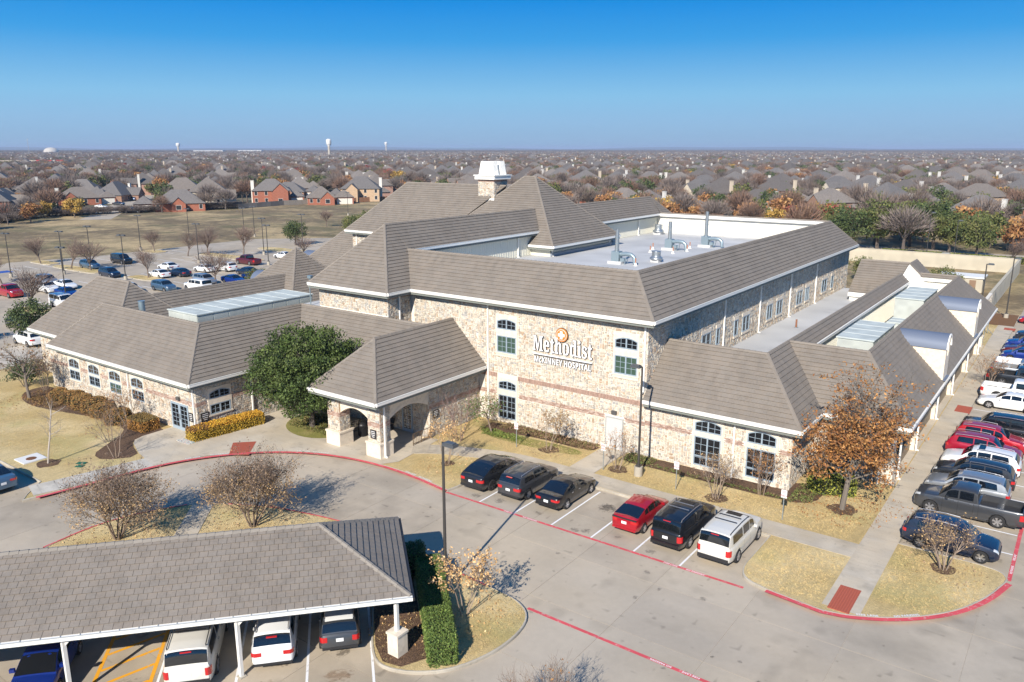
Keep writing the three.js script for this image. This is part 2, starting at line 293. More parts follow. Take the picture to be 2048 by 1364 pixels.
// the raised front island with lawns, walks and beds
const kerbFront = smoothPoly([[-52.45, -19.6], [-52.0, -21.6], [-51.5, -24.8], [-50.9, -28.2], [-49.4, -31.2], [-47.3, -33.7], [-44.9, -35.4], [-42, -36.6], [-38.5, -37.15], [-35.1, -37.05], [-31.75, -36.55]], false, 2);
const kerbBayR = smoothPoly([[-12.75, -42.6], [-12.75, -40.2], [-12.78, -38.4], [-12.3, -37.2], [-10.9, -36.8]], false, 2);
const kerbOval = smoothPoly([[-8.15, -36.5], [-6.9, -36.8], [-4.95, -37.95], [-3.1, -39.85], [-1.9, -42.2], [-1.25, -44.6]], false, 2);
{
  const outline = [...kerbFront, [-31.6, -37.4], [-31.6, -42.6], ...kerbBayR, ...kerbOval, ...smoothPoly([[-1.2, -45.1], [-1.5, -45.8], [-2.6, -46.0]], false, 2), [-6.55, -46.0], [-6.55, -124], [-60, -124], [-104, -98], [-104, -78], [-92, -62], [-88, -37], [-86, -26], [-75, -21.7], [-62, -21.7], [-54.6, -21.65], [-53.2, -20.2]];
  struct('kerb', kerbRing(outline, .16, -.02, .15, new GB()).geo(.5), M.kerb);
  lawnPoly = inset(outline, .34); struct('lawn', flat(inset(outline, .15), .12).geo(), M.lawn);
  const rk = new GB(); redKerb(kerbFront.slice(3), 1, rk); redKerb([[-10.9, -36.8], ...kerbOval], 1, rk);
  struct('red_kerb', rk.geo(.4), M.redpaint);
  // walks, each panel apart
  const walk = (name, line, w, step, mat = M.walk[0], y = .152) => {
    const base = struct(name, strip(line, w, y - .018, new GB(), .06).geo(), M.joint);
    const pts = []; let acc = 0; for (let i = 0; i < line.length - 1; i++) { const a = line[i], b = line[i + 1], L = Math.hypot(b[0] - a[0], b[1] - a[1]), n = Math.max(1, Math.round(L / step)); for (let k = 0; k < n; k++) pts.push([[lerp(a[0], b[0], k / n), lerp(a[1], b[1], k / n)], [lerp(a[0], b[0], (k + 1) / n), lerp(a[1], b[1], (k + 1) / n)]]); }
    const nrm = (i) => { const d = pts[i], dx = d[1][0] - d[0][0], dz = d[1][1] - d[0][1], l = Math.hypot(dx, dz); return [dz / l, -dx / l]; };
    pts.forEach((d, i) => {
      const n0 = i ? nrm(i - 1) : nrm(i), n1 = nrm(i), n2 = i < pts.length - 1 ? nrm(i + 1) : n1; const av = (p, q) => { const x = p[0] + q[0], z = p[1] + q[1], l = Math.hypot(x, z); return [x / l, z / l]; };
      const a = av(n0, n1), b = av(n1, n2), h = w / 2 - .004, t = .01 / Math.hypot(d[1][0] - d[0][0], d[1][1] - d[0][1]); const p0 = [lerp(d[0][0], d[1][0], t), lerp(d[0][1], d[1][1], t)], p1 = [lerp(d[1][0], d[0][0], t), lerp(d[1][1], d[0][1], t)];
      const g = new GB().quad([p0[0] - a[0] * h, y, p0[1] - a[1] * h], [p1[0] - b[0] * h, y, p1[1] - b[1] * h], [p1[0] + b[0] * h, y, p1[1] + b[1] * h], [p0[0] + a[0] * h, y, p0[1] + a[1] * h]);
      obj('panel', g.geo(), mat, base);
    });
    return base;
  };
  const plaza = struct('plaza', flat([[-57.35, -32.98], [-57.3, -30.4], [-57, -29.6], [-56.3, -29.1], [-54.2, -28.3], [-51.1, -27.6], [-49.7, -30.9], [-47.5, -33.5], [-45, -35.2], [-42, -36.4], [-38.5, -36.95], [-37.7, -38.2], [-38.3, -43.2], [-45, -43.2], [-53.9, -43.2], [-53.9, -33]], .148).geo(), M.walk[1]);
  const pj = new GB(); for (const [a, b] of [[[-53.9, -37.2], [-46, -34.6]], [[-55.5, -32.9], [-50.8, -28.4]], [[-50.5, -43], [-47.6, -33.5]], [[-44.9, -42], [-44.4, -35.7]], [[-41.8, -43], [-41.8, -36.6]], [[-45, -39.6], [-38, -39.6]]]) strip([a, b], .025, .1525, pj); obj('joint', pj.geo(), M.joint, plaza);
  walk('sidewalk', smoothPoly([[-38.6, -40.6], [-37, -41.8], [-34.6, -42.7], [-32, -43.55], [-29, -43.65]], false, 2), 1.75, 1.6);
  walk('sidewalk', [[-29, -43.65], [-8.2, -43.65]], 1.75, 1.6);
  walk('sidewalk', [[-26.45, -44.55], [-26.45, -49.35]], 1.95, 1.6, M.walk[1]);
  walk('sidewalk', [[-7.45, -37.1], [-7.45, -123]], 1.75, 1.75, M.walk[1], .157);
  walk('sidewalk', smoothPoly([[-53.5, -20.6], [-53.0, -22.5], [-52.4, -25.5], [-51.9, -27.8]], false, 1), 1.9, 1.9, M.newwalk);
  const ramp = (x0, x1, z0, z1, label) => { const base = struct('tactile_ramp', new GB().box(x0, x1, .12, .159, z0, z1).geo(), plain(.36, .085, .05, .85)); const g = new GB(); for (let x = x0 + .06; x < x1 - .03; x += .12) for (let z = z0 + .06; z < z1 - .03; z += .12) g.box(x - .03, x + .03, .159, .166, z - .03, z + .03); const d = obj('dome_studs', g.geo(), plain(.40, .10, .06, .85), base); d.userData = { kind: 'stuff' }; };
  ramp(-8.02, -7.02, -39.45, -36.95); ramp(-7.6, -6.45, -76, -73.9); ramp(-7.5, -6.3, -114, -112.6); 
  const rb = struct('tactile_ramp', flat([[-48.5, -31.9], [-47.3, -32.7], [-49.2, -34.8], [-50.4, -33.6]], .156).geo(), plain(.36, .085, .05, .85));
  // beds and greener turf
  struct('mulch_bed', flat(smoothPoly([[-37.6, -49.4], [-37.2, -46.9], [-35.5, -47.2], [-33, -48.0], [-27.7, -47.9], [-27.5, -49.4]], true, 1), .135).geo(), M.mulch);
  struct('mulch_bed', flat(smoothPoly([[-25.35, -49.4], [-25.2, -47.7], [-22, -47.75], [-13.2, -47.75], [-11.9, -48.6], [-11.8, -50.6], [-13.8, -51.5], [-13.85, -49.45]], true, 1), .135).geo(), M.mulch);
  struct('mulch_bed', flat(smoothPoly([[-77.4, -33], [-77.3, -30.6], [-75.4, -29.3], [-72.4, -28.8], [-69, -29.4], [-64.5, -30.6], [-61.4, -30.7], [-59.4, -30.2], [-57.6, -27.6], [-56.6, -26.2], [-55.0, -26.0], [-53.5, -28.0], [-56.3, -28.95], [-57.2, -29.8], [-57.4, -32.95]], true, 1), .135).geo(), M.mulch);
  struct('mulch_bed', flat([[-6.6, -115.2], [-9.6, -115.2], [-10.2, -123.8], [-6.7, -123.8]], .158).geo(), plain(.17, .085, .035, 1));
  const ring = []; for (let k = 0; k < 28; k++) { const t = k / 28 * Math.PI * 2; ring.push([-48.2 + Math.cos(t) * 3.1 + Math.sin(t) * .5, -40.0 + Math.sin(t) * 2.5]); }
  struct('tree_lawn', flat(ring, .156).geo(), M.turf);
  struct('turf_patch', flat(smoothPoly([[-37, -46.7], [-35.2, -46.9], [-32.5, -47.7], [-28, -47.7], [-28, -46.6], [-31, -46.2], [-35, -45.9]], true, 2), .13).geo(), M.turf);
  for (const [x, z, r, k] of [[-30.36, -46.41, .75, 0], [-24.5, -46.13, .7, 0], [-17.17, -45.66, .75, 0], [-10.3, -48.69, .85, 0], [-4.09, -44.31, .6, 0], [-57.5, -23.5, .8, 0], [-34.7, -40.05, .5, 0]]) { const rr = rng(Math.round(x * -100)), p = []; for (let q = 0; q < 18; q++) { const t = q / 18 * Math.PI * 2, m = r * (.85 + .3 * rr()); p.push([x + Math.cos(t) * m, z + Math.sin(t) * m]); } struct('mulch_ring', flat(p, .137).geo(), M.mulch); }
}
{ // the island around the carport
  const outline = [...smoothPoly([[-25.6, -23.8], [-23.6, -21.75], [-22.4, -20.95], [-20.9, -21.4], [-19.6, -22.6], [-18.9, -24.5], [-18.8, -26.5], [-19.3, -28.0], [-20.6, -28.75], [-22.5, -28.9]], false, 2), [-28, -29.3], [-33.4, -29.6], [-35.6, -29.2], [-38.5, -28.5], ...smoothPoly([[-42, -26.7], [-43.5, -25.4], [-44.7, -23.3], [-45.4, -20.7], [-45.0, -17.5], [-43, -13.5], [-40.2, -10.1]], false, 2), [-26.9, -24.96]];
  struct('kerb', kerbRing(outline, .16, -.02, .15, new GB()).geo(.5), M.kerb);
  islandPoly = inset(outline, .3); struct('lawn', flat(inset(outline, .15), .12).geo(), M.lawn);
  struct('mulch_bed', flat([[-25.7, -24], [-23.5, -21.95], [-22.4, -21.3], [-21.5, -21.5], [-21.0, -22.6], [-27.2, -28.2], [-27.6, -25.9], [-26.9, -25.1]], .132).geo(), M.mulch);
  struct('island_walk', strip([[-42.9, -26.2], [-37.4, -20.4]], 1.3, .15, new GB(), .05).geo(), M.walk[0]);
  const rk = new GB(); redKerb([[-22.5, -28.9], [-28, -29.3], [-33.4, -29.6], [-35.6, -29.2], [-38.5, -28.5], [-41.5, -27.0]], -1, rk, .156, .14); redKerb(smoothPoly([[-43.5, -25.4], [-44.7, -23.3], [-45.4, -20.7], [-45.0, -17.5]], false, 2), -1, rk, .156, .14); struct('red_kerb', rk.geo(.4), M.redpaint);
}
{ // painted lines
  const red = new GB(); strip([[-31.8, -36.5], [-12, -36.5]], .19, .006, red); struct('red_line', red.geo(), M.redpaint);
  const red2 = new GB(); strip([[-19.8, -28.55], [-4, -28.3]], .19, .006, red2); struct('red_line', red2.geo(), M.redpaint);
  const red3 = new GB(); strip([[-1.15, -45.2], [-1.1, -60], [-1.0, -140]], .19, .006, red3); struct('red_line', red3.geo(), M.redpaint);
  for (const x of [-29.15, -26.45, -23.73, -21.02, -18.29, -15.55]) struct('stall_line', strip([[x, -36.62], [x, -42.4]], .11, .005).geo(), M.whitepaint);
  for (let k = 0; k < 24; k++) struct('stall_line', strip([[-6.4, -48.5 - k * 2.75], [-1.25, -48.5 - k * 2.75]], .11, k < 3 ? .005 : .009).geo(), M.whitepaint);
  const r = rng(5);
  for (const [x0, z0, n, dz, L] of [[-163, -62, 14, 2.75, 5], [-152, -74, 12, 2.75, 5], [-147, -84, 12, 2.75, 5.2], [-137, -62, 12, 2.75, 5], [-124, -52, 12, 2.75, 5], [-132, -75, 9, 2.75, 5]]) for (let k = 0; k < n; k++) struct('stall_line', strip([[x0, z0 - k * dz], [x0 + L, z0 - k * dz]], .13, .005).geo(), M.whitepaint);
  struct('accessible_stall_paint', new GB().quad([-160.2, .006, -60.5], [-157.4, .006, -60.5], [-157.4, .006, -63.3], [-160.2, .006, -63.3]).geo(), plain(.03, .09, .35, .8));
  // islands in the rear lot
  for (const [x, z, rx, rz] of [[-151, -71.5, 8, 1.6], [-131, -73, 4, 1.5], [-143, -98.5, 10, 1.8], [-165, -72, 4, 1.5], [-116, -48.5, 4, 1.6], [-138, -112, 13, 2.2], [-164, -94, 3, 2]]) { const p = []; for (let q = 0; q < 20; q++) { const t = q / 20 * Math.PI * 2; p.push([x + Math.sign(Math.cos(t)) * Math.pow(Math.abs(Math.cos(t)), .5) * rx, z + Math.sign(Math.sin(t)) * Math.pow(Math.abs(Math.sin(t)), .5) * rz]); } struct('kerb', kerbRing(p, .16, -.02, .15, new GB()).geo(.5), M.kerb); struct('lawn', flat(inset(p, .15), .13).geo(), M.lawn); }
}
// carport frame: E is its front right eave corner, U runs along the gutter, V away from the camera side
const CU = [.667, -.745], CV = [-.745, -.667], CE = [-21.66, -22.42];
const cp = (u, v) => [CE[0] + CU[0] * u + CV[0] * v, CE[1] + CU[1] * u + CV[1] * v];
{
  for (const u of [-1.75, -4.5, -7.4, -10.6]) struct('stall_line', strip([cp(u, -1.4), cp(u, 5.2)], .11, .005).geo(), M.whitepaint);
  struct('stall_line', strip([cp(-15.9, -1.4), cp(-15.9, 5.2)], .11, .005).geo(), M.whitepaint);
  const g = new GB(); strip([cp(-10.9, -2), cp(-10.9, 5.2)], .16, .0055, g); strip([cp(-13.2, -2), cp(-13.2, 5.2)], .16, .0056, g); struct('yellow_hatching', g.geo(), M.yellowpaint);
  for (let k = 0; k < 6; k++) struct('yellow_hatching', strip([cp(-13.12, -1.6 + k * 1.15), cp(-10.98, -.4 + k * 1.15)], .16, .0057).geo(), M.yellowpaint);
}
{ // oil and rust stains on the concrete where cars stand
  const size = 128, data = new Uint8Array(size * size * 4), n1 = noise2(1501, 8), n2 = noise2(1502, 24); for (let j = 0; j < size; j++) for (let i = 0; i < size; i++) { const x = i / size * 2 - 1, y = j / size * 2 - 1, d = Math.hypot(x, y), a = clamp((n1(i / 16, j / 16) * .7 + n2(i / 5, j / 5) * .5 + .25 - d * 1.05) * 2.2, 0, 1), o = (j * size + i) * 4; data[o] = data[o + 1] = data[o + 2] = a * 255; data[o + 3] = 255; }
  const am = new THREE.DataTexture(data, size, size, THREE.RGBAFormat); am.magFilter = THREE.LinearFilter; am.needsUpdate = true;
  const mats = [[.10, .085, .07, .42], [.30, .17, .08, .34], [.13, .12, .11, .3]].map(([a, b, c, o]) => std({ color: C(a, b, c), alphaMap: am, transparent: true, opacity: o, roughness: .7 })), r = rng(1503);
  const put = (x, z, sx, sz, k, y = .0048) => { const g = new THREE.PlaneGeometry(sx, sz); g.rotateX(-Math.PI / 2); g.rotateY(r() * 6); g.translate(x, y, z); struct('oil_stain', g, mats[k]); };
  for (const x of [-22.4, -22.0, -25.1, -27.8, -19.7, -17, -30.4]) { put(x + (r() - .5) * .6, -40.9 + (r() - .5), .7 + r() * .7, .8 + r() * .9, 0); put(x + (r() - .5), -37.6 + r() * .8, .4 + r() * .5, .4 + r() * .5, 2); }
  for (const [u, v, k, s] of [[-3.2, -.6, 1, 1.5], [-6, -.9, 1, 2.0], [-5.6, .8, 0, 1.0], [-9, -.6, 2, 1.4], [-12, .5, 2, 1.8], [-3, 1.0, 0, .9]]) { const p = cp(u, v); put(p[0], p[1], s, s * .7, k); }
  for (let k = 0; k < 26; k++) put(lerp(-44, 2, r()), lerp(-35.5, -27, r()), .15 + r() * .35, .15 + r() * .35, r() < .7 ? 2 : 0, .0049);
}
const font = await new FontLoader().loadAsync('fonts/droid/droid_sans_bold.typeface.json');
const serif = await new FontLoader().loadAsync('fonts/droid/droid_serif_bold.typeface.json');
function flatText(str, size, f = font) { const g = new THREE.ShapeGeometry(f.generateShapes(str, size), 3); g.computeBoundingBox(); g.translate(-(g.boundingBox.max.x + g.boundingBox.min.x) / 2, -(g.boundingBox.max.y + g.boundingBox.min.y) / 2, 0); return g; }
{ // FIRE LANE / NO PARKING lettering on the red kerbs and lines
  const put = (str, x, y, z, turn, size, tilt) => { const g = flatText(str, size); g.rotateX(tilt); g.rotateY(turn); g.translate(x, y, z); struct('fire_lane_lettering', g, M.whitepaint); };
  const onKerb = (line, t, size) => { // lettering on the kerb face at fraction t
    const i = Math.floor(t * (line.length - 1)), a = line[i], b = line[i + 1], f = t * (line.length - 1) - i, x = lerp(a[0], b[0], f), z = lerp(a[1], b[1], f), ang = Math.atan2(-(b[1] - a[1]), b[0] - a[0]); return [x, z, ang];
  };
  for (const [t, s] of [[.37, 'FIRE LANE'], [.42, 'NO PARKING'], [.60, 'FIRE LANE'], [.64, 'NO PARKING'], [.86, 'FIRE LANE'], [.9, 'NO PARKING']]) { const [x, z, a] = onKerb(kerbFront, t), nx = Math.sin(a), nz = Math.cos(a); put(s, x - nx * .13, .167, z - nz * .13, a, .15, -Math.PI / 2); }
  for (const [t, s] of [[.3, 'FIRE LANE'], [.44, 'NO PARKING']]) { const [x, z, a] = onKerb(kerbOval, t), nx = Math.sin(a), nz = Math.cos(a); put(s, x - nx * .13, .167, z - nz * .13, a, .15, -Math.PI / 2); }
  for (const [x, s] of [[-26.7, 'FIRE LANE'], [-25.2, 'NO PARKING'], [-16.0, 'FIRE LANE'], [-14.6, 'NO PARKING']]) put(s, x, .0095, -36.5, 0, .12, -Math.PI / 2);
  for (const [x, s] of [[-12.7, 'NO PARKING'], [-11.3, 'FIRE LANE']]) put(s, x, .0095, -28.43, Math.PI, .12, -Math.PI / 2);
  for (const [z, s] of [[-46.6, 'NO PARKING'], [-48.2, 'FIRE LANE']]) put(s, -1.14, .0095, z, Math.PI / 2, .12, -Math.PI / 2);
}
{ // concrete pad with a rusty manhole lid, green irrigation lids
  const t = thing('manhole_pad', 'white concrete pad with round rusty manhole lid set in the lawn', 'manhole', [-59.35, .12, -23.15], 0);
  obj('slab', new GB().box(-.78, .78, 0, .07, -.78, .78).geo(), plain(.66, .66, .65, .9), t); obj('lid', new GB().cyl(.1, 0, .07, .085, .34, .34, 20).geo(), plain(.20, .085, .04, .8, .3), t);
  for (const [x, z, n] of [[-55.6, -24.9, 'larger'], [-55.15, -24.55, 'smaller']]) { const o = thing('irrigation_lid', `${n} green plastic irrigation box lid in the dry lawn`, 'lid', [x, .12, z], .5); const s = n === 'larger' ? .34 : .28; obj('rim', new GB().box(-s, s, 0, .03, -.2, .2).geo(), plain(.01, .09, .05, .6), o); obj('cover', new GB().box(-s + .04, s - .04, .03, .04, -.16, .16).geo(), plain(.015, .12, .07, .6), o); }
}
// ---------------------------------------------------------------- the hospital
const V3 = { sub: (a, b) => [a[0] - b[0], a[1] - b[1], a[2] - b[2]], dot: (a, b) => a[0] * b[0] + a[1] * b[1] + a[2] * b[2], cross: (a, b) => [a[1] * b[2] - a[2] * b[1], a[2] * b[0] - a[0] * b[2], a[0] * b[1] - a[1] * b[0]], norm: (a) => { const l = Math.hypot(...a); return a.map((x) => x / l); } };
const camDist = (p) => Math.hypot(p[0], p[1] - 21.7, p[2]);
function clipPoly(sub, clip) { // convex clip (2D, clip counter-clockwise)
  let out = sub;
  for (let i = 0; i < clip.length && out.length; i++) {
    const a = clip[i], b = clip[(i + 1) % clip.length], ex = b[0] - a[0], ey = b[1] - a[1], s = (p) => ex * (p[1] - a[1]) - ey * (p[0] - a[0]), inp = out; out = [];
    for (let k = 0; k < inp.length; k++) { const p = inp[k], q = inp[(k + 1) % inp.length], sp = s(p), sq = s(q); if (sp >= 0) out.push(p); if ((sp >= 0) !== (sq >= 0)) { const t = sp / (sp - sq); out.push([p[0] + (q[0] - p[0]) * t, p[1] + (q[1] - p[1]) * t]); } }
  }
  return out;
}
function tilePlane(poly, list, o = {}) { // cover a planar slope with overlapping tiles; returns the normal
  const { w = .41, e = .34, yRef = 4.5, seed = 1, t0 = .062, t1 = .01, tint = [.228, .196, .163], vary = .035, gap = .0012 } = o;
  let n = V3.norm(V3.cross(V3.sub(poly[1], poly[0]), V3.sub(poly[2], poly[0]))); if (n[1] < 0) n = n.map((x) => -x);
  const h = V3.norm([n[2], 0, -n[0]]), s = V3.norm(V3.cross(n, h)); const sy = s[1], o3 = [0, yRef, 0], P0 = poly[0];
  const base = P0.map((x, i) => x - s[i] * (P0[1] - yRef) / sy);
  const to2 = (p) => { const d = V3.sub(p, base); return [V3.dot(d, h), V3.dot(d, s)]; };
  const hOff = V3.dot(base, h);
  let c2 = poly.map(to2); if (area(c2) < 0) c2 = c2.reverse();
  const r = rng(seed * 977 + 13), smin = Math.min(...c2.map((p) => p[1])), smax = Math.max(...c2.map((p) => p[1])), hmin = Math.min(...c2.map((p) => p[0])), hmax = Math.max(...c2.map((p) => p[0]));
  const patch = noise2(seed + 500, 16);
  for (let row = Math.floor(smin / e); row * e < smax; row++) {
    const s0 = row * e, off = ((row % 2) ? w / 2 : 0) - ((hOff % w) + w) % w;
    for (let k = Math.floor((hmin - off) / w); off + k * w < hmax; k++) {
      const u0 = off + k * w + gap, u1 = off + (k + 1) * w - gap;
      const q = clipPoly([[u0, s0], [u1, s0], [u1, s0 + e], [u0, s0 + e]], c2);
      if (q.length < 3 || Math.abs(area(q)) < .012) continue;
      const P = (p, d) => [0, 1, 2].map((i) => base[i] + h[i] * p[0] + s[i] * p[1] + n[i] * d);
      const lift = (p) => lerp(t0, t1, (p[1] - s0) / e), lo = (r() - .5) * .006;
      const f = 1 + vary * (r() - .5) + 0.10 * (patch((u0 + hOff) / 2.2, s0 / 1.4) - .5), wm = (r() - .5) * .03, col = [tint[0] * f * (1 + wm), tint[1] * f, tint[2] * f * (1 - wm)];
      list.push({ q: q.map((p) => P(p, lift(p) + lo)), b: q.map((p) => P(p, -.012)), col, d: camDist(P(q[0], 0)), a: Math.abs(area(q)) });
    }
  }
  return n;
}
function tileGeo(t, g = new GB()) { g.poly(t.q, t.col); for (let i = 0; i < t.q.length; i++) { const j = (i + 1) % t.q.length; g.quad(t.b[i], t.b[j], t.q[j], t.q[i], t.col); } return g; }
function placeTiles(list, parent, count, max, mat = M.tile) { // the largest in view one by one, the rest as one part
  list.forEach((t) => { t.v = t.a / (t.d * t.d); }); list.sort((x, y) => y.v - x.v);
  list.slice(0, max).forEach((t) => obj('tile', tileGeo(t).geo(), mat, parent));
  const g = new GB(); list.slice(max).forEach((t) => tileGeo(t, g)); if (g.n) { const m = obj('tiles', g.geo(), mat, parent); m.userData = { kind: 'stuff' }; }
}
const frame = (ox, oz, dx, dz, nx, nz) => ({ o: [ox, oz], d: [dx, dz], n: [nx, nz] });
const fz = (z) => frame(0, z, 1, 0, 0, 1), fx = (x) => frame(x, 0, 0, -1, 1, 0); // walls facing +z (u = x) and +x (u = -z)
const fp = (F, u, v, w) => [F.o[0] + F.d[0] * u + F.n[0] * w, v, F.o[1] + F.d[1] * u + F.n[1] * w];
function fbox(g, F, u0, u1, v0, v1, w0, w1, col) { const o = fp(F, u0, v0, w0); return g.obox(o, V3.sub(fp(F, u1, v0, w0), o), [0, v1 - v0, 0], V3.sub(fp(F, u0, v0, w1), o), col); }
function fgeo(geo, F, w = 0) { const m = new THREE.Matrix4().set(F.d[0], 0, F.n[0], F.o[0] + F.n[0] * w, 0, 1, 0, 0, F.d[1], 0, F.n[1], F.o[1] + F.n[1] * w, 0, 0, 0, 1); const g = geo.index ? geo.toNonIndexed() : geo; g.applyMatrix4(m); return g; }
const STONES = [[.60, .535, .435], [.55, .465, .365], [.66, .605, .51], [.45, .41, .355], [.52, .385, .27], [.45, .44, .425], [.60, .485, .375], [.71, .66, .57], [.67, .61, .515], [.57, .545, .50], [.62, .53, .42], [.51, .465, .40]];
const stones = [];
function stoneWall(F, u0, u1, v0, v1, holes, seed, roof) { // random ashlar; roof(u) gives a lower limit in v where a roof hides the wall
  const cu = .098, cv = .074, nu = Math.max(1, Math.round((u1 - u0) / cu)), nv = Math.max(1, Math.round((v1 - v0) / cv)), r = rng(seed), occ = new Uint8Array(nu * nv);
  const su = (u1 - u0) / nu, sv = (v1 - v0) / nv;
  for (let j = 0; j < nv; j++) for (let i = 0; i < nu; i++) { const u = u0 + (i + .5) * su, v = v0 + (j + .5) * sv; if (holes.some((h) => u > h[0] && u < h[1] && v > h[2] && v < h[3]) || (roof && v < roof(u))) occ[j * nu + i] = 1; }
  for (let j = 0; j < nv; j++) for (let i = 0; i < nu; i++) {
    if (occ[j * nu + i]) continue;
    let W = r() < .16 ? 1 + Math.floor(r() * 2) : 2 + Math.floor(r() * r() * 5), H = W < 3 && r() < .45 ? 3 + Math.floor(r() * 3) : 1 + Math.floor(r() * 2.6);
    let w = 0; while (w < W && i + w < nu && !occ[j * nu + i + w]) w++;
    let h = 0; outer: while (h < H && j + h < nv) { for (let k = 0; k < w; k++) if (occ[(j + h) * nu + i + k]) break outer; h++; }
    for (let a = 0; a < h; a++) for (let b = 0; b < w; b++) occ[(j + a) * nu + i + b] = 1;
    const a = u0 + i * su + .014, b = a + w * su - .028, c = v0 + j * sv + .014, d = c + h * sv - .028, k = () => (r() - .5) * .022, D = .022 + r() * .034, ch = .014;
    const B = [[a + k(), c + k()], [b + k(), c + k()], [b + k(), d + k()], [a + k(), d + k()]], mu = (a + b) / 2, mv = (c + d) / 2;
    const T = B.map((p) => [p[0] + Math.sign(mu - p[0]) * ch, p[1] + Math.sign(mv - p[1]) * ch]);
    const f = .88 + .24 * r(), col = STONES[Math.floor(r() * STONES.length)].map((x) => x * f);
    stones.push({ q: T.map((p) => fp(F, p[0], p[1], D + (r() - .5) * .012)), b: B.map((p) => fp(F, p[0], p[1], -.01)), col, d: camDist(fp(F, mu, mv, 0)), a: (b - a) * (d - c) });
  }
}
const bricks = new GB();
function brickBand(F, u0, u1, v0, v1, soldier, seed, holes = []) {
  const r = rng(seed), bw = soldier ? .075 : .21, rows = soldier ? 1 : 4, bh = (v1 - v0) / rows;
  for (let k = 0; k < rows; k++) for (let u = u0 + (soldier || k % 2 ? 0 : -bw / 2); u < u1 - .02; u += bw) {
    const a = Math.max(u0, u) + .005, b = Math.min(u1, u + bw) - .005; if (b - a < .02 || holes.some((h) => a < h[1] && b > h[0] && v0 < h[3] && v1 > h[2])) continue;
    const light = !soldier && r() < .42, f = .85 + .3 * r(), col = (light ? [.58, .45, .38] : [.45, .30, .24]).map((x) => x * f), D = .035 + r() * .006;
    fbox(bricks, F, a, b, v0 + k * bh + .006, v0 + (k + 1) * bh - .006, 0, D, col);
  }
}
const H = thing('hospital_building', 'large cream stone hospital with grey tiled hip roofs, arched windows and entrance portico', 'building');
const wallP = obj('wall', (() => {
  const g = new GB();
  for (const b of [[-55, -24.2, 0, 9.9, -103.9, -49.4], [-55, -46.6, 0, 9.9, -50, -46.6], [-77, -46.8, 0, 11.4, -84.3, -71.2], [-77, -53.9, 0, 4.2, -43.5, -33], [-83.3, -60, 0, 4.2, -60, -35], [-56, -44.5, 0, 4.2, -50, -43.2], [-44.5, -39.2, 0, 4.3, -49.5, -43.2], [-24.3, -13.85, 0, 4.2, -103.4, -49.5], [-13.95, -11, 0, 4.2, -101, -54.2], [-88, -76.8, 0, 4.2, -80, -69], [-79.3, -67.7, 0, 4.3, -65, -53.6]]) g.box(...b);
  return g.geo();
})(), M.mortar, H);
const windows = []; // [frame, u0, u1, type]
const M1 = fz(-49.4), MR = fx(-24.2), LF = fz(-46.6), LR = fx(-46.6), WF = fz(-33), WR = fx(-53.9), CF = fz(-43.2), VR = fx(-39.2), R1 = fz(-49.5), R1R = fx(-13.85), R2 = fz(-54.2), BF = fz(-71.2), SF = fz(-35), R2R = fx(-11);
function shapeArch(u0, u1, v0, v1, rise, dir = 1) { const p = [[u0, v0], [u1, v0], [u1, v1]]; if (rise) { const n = 10; for (let k = 1; k < n; k++) { const t = k / n; p.push([lerp(u1, u0, t), v1 + rise * (1 - (2 * t - 1) ** 2)]); } } p.push([u0, v1]); return p; }
const asShape = (p) => new THREE.Shape(p.map((q) => new THREE.Vector2(q[0], q[1]))), asPath = (p) => new THREE.Path(p.map((q) => new THREE.Vector2(q[0], q[1])));
const extr = (s, d) => new THREE.ExtrudeGeometry(s, { depth: d, bevelEnabled: false });
function lite(F, parent, u0, u1, v0, v1, rise, rows, mat, cols = 2, lights = 2) { // one framed window
  const win = part('window', parent), fr = .085, mid = .1, top = (u) => v1 + rise * (1 - (2 * (u - u0) / (u1 - u0) - 1) ** 2);
  const s = asShape(shapeArch(u0, u1, v0, v1, rise)), W = (u1 - u0 - 2 * fr - mid * (lights - 1)) / lights, mun = new GB();
  for (let k = 0; k < lights; k++) {
    const a = u0 + fr + k * (W + mid), b = a + W, pts = [[a, v0 + fr], [b, v0 + fr]]; const n = rise ? 6 : 1;
    for (let q = 0; q <= n; q++) { const u = lerp(b, a, q / n); pts.push([u, top(u) - fr]); }
    s.holes.push(asPath(pts));
    obj('pane', fgeo(new THREE.ShapeGeometry(asShape(pts)), F, .016), mat, win);
    for (let c = 1; c < cols; c++) { const u = lerp(a, b, c / cols); fbox(mun, F, u - .013, u + .013, v0 + fr, top(u) - fr, .012, .036); }
    for (let q = 1; q < rows; q++) { const v = lerp(v0 + fr, Math.min(top(a), top(b)) - fr, q / rows + (rise ? .08 : 0)); fbox(mun, F, a, b, v - .013, v + .013, .012, .034); }
  }
  obj('frame', fgeo(extr(s, .075), F), M.frame, win);
  if (mun.n) obj('muntins', mun.geo(), M.frame, win);
  return win;
}
const holesOf = new Map();
function hole(F, h) { if (!holesOf.has(F)) holesOf.set(F, []); holesOf.get(F).push(h); }
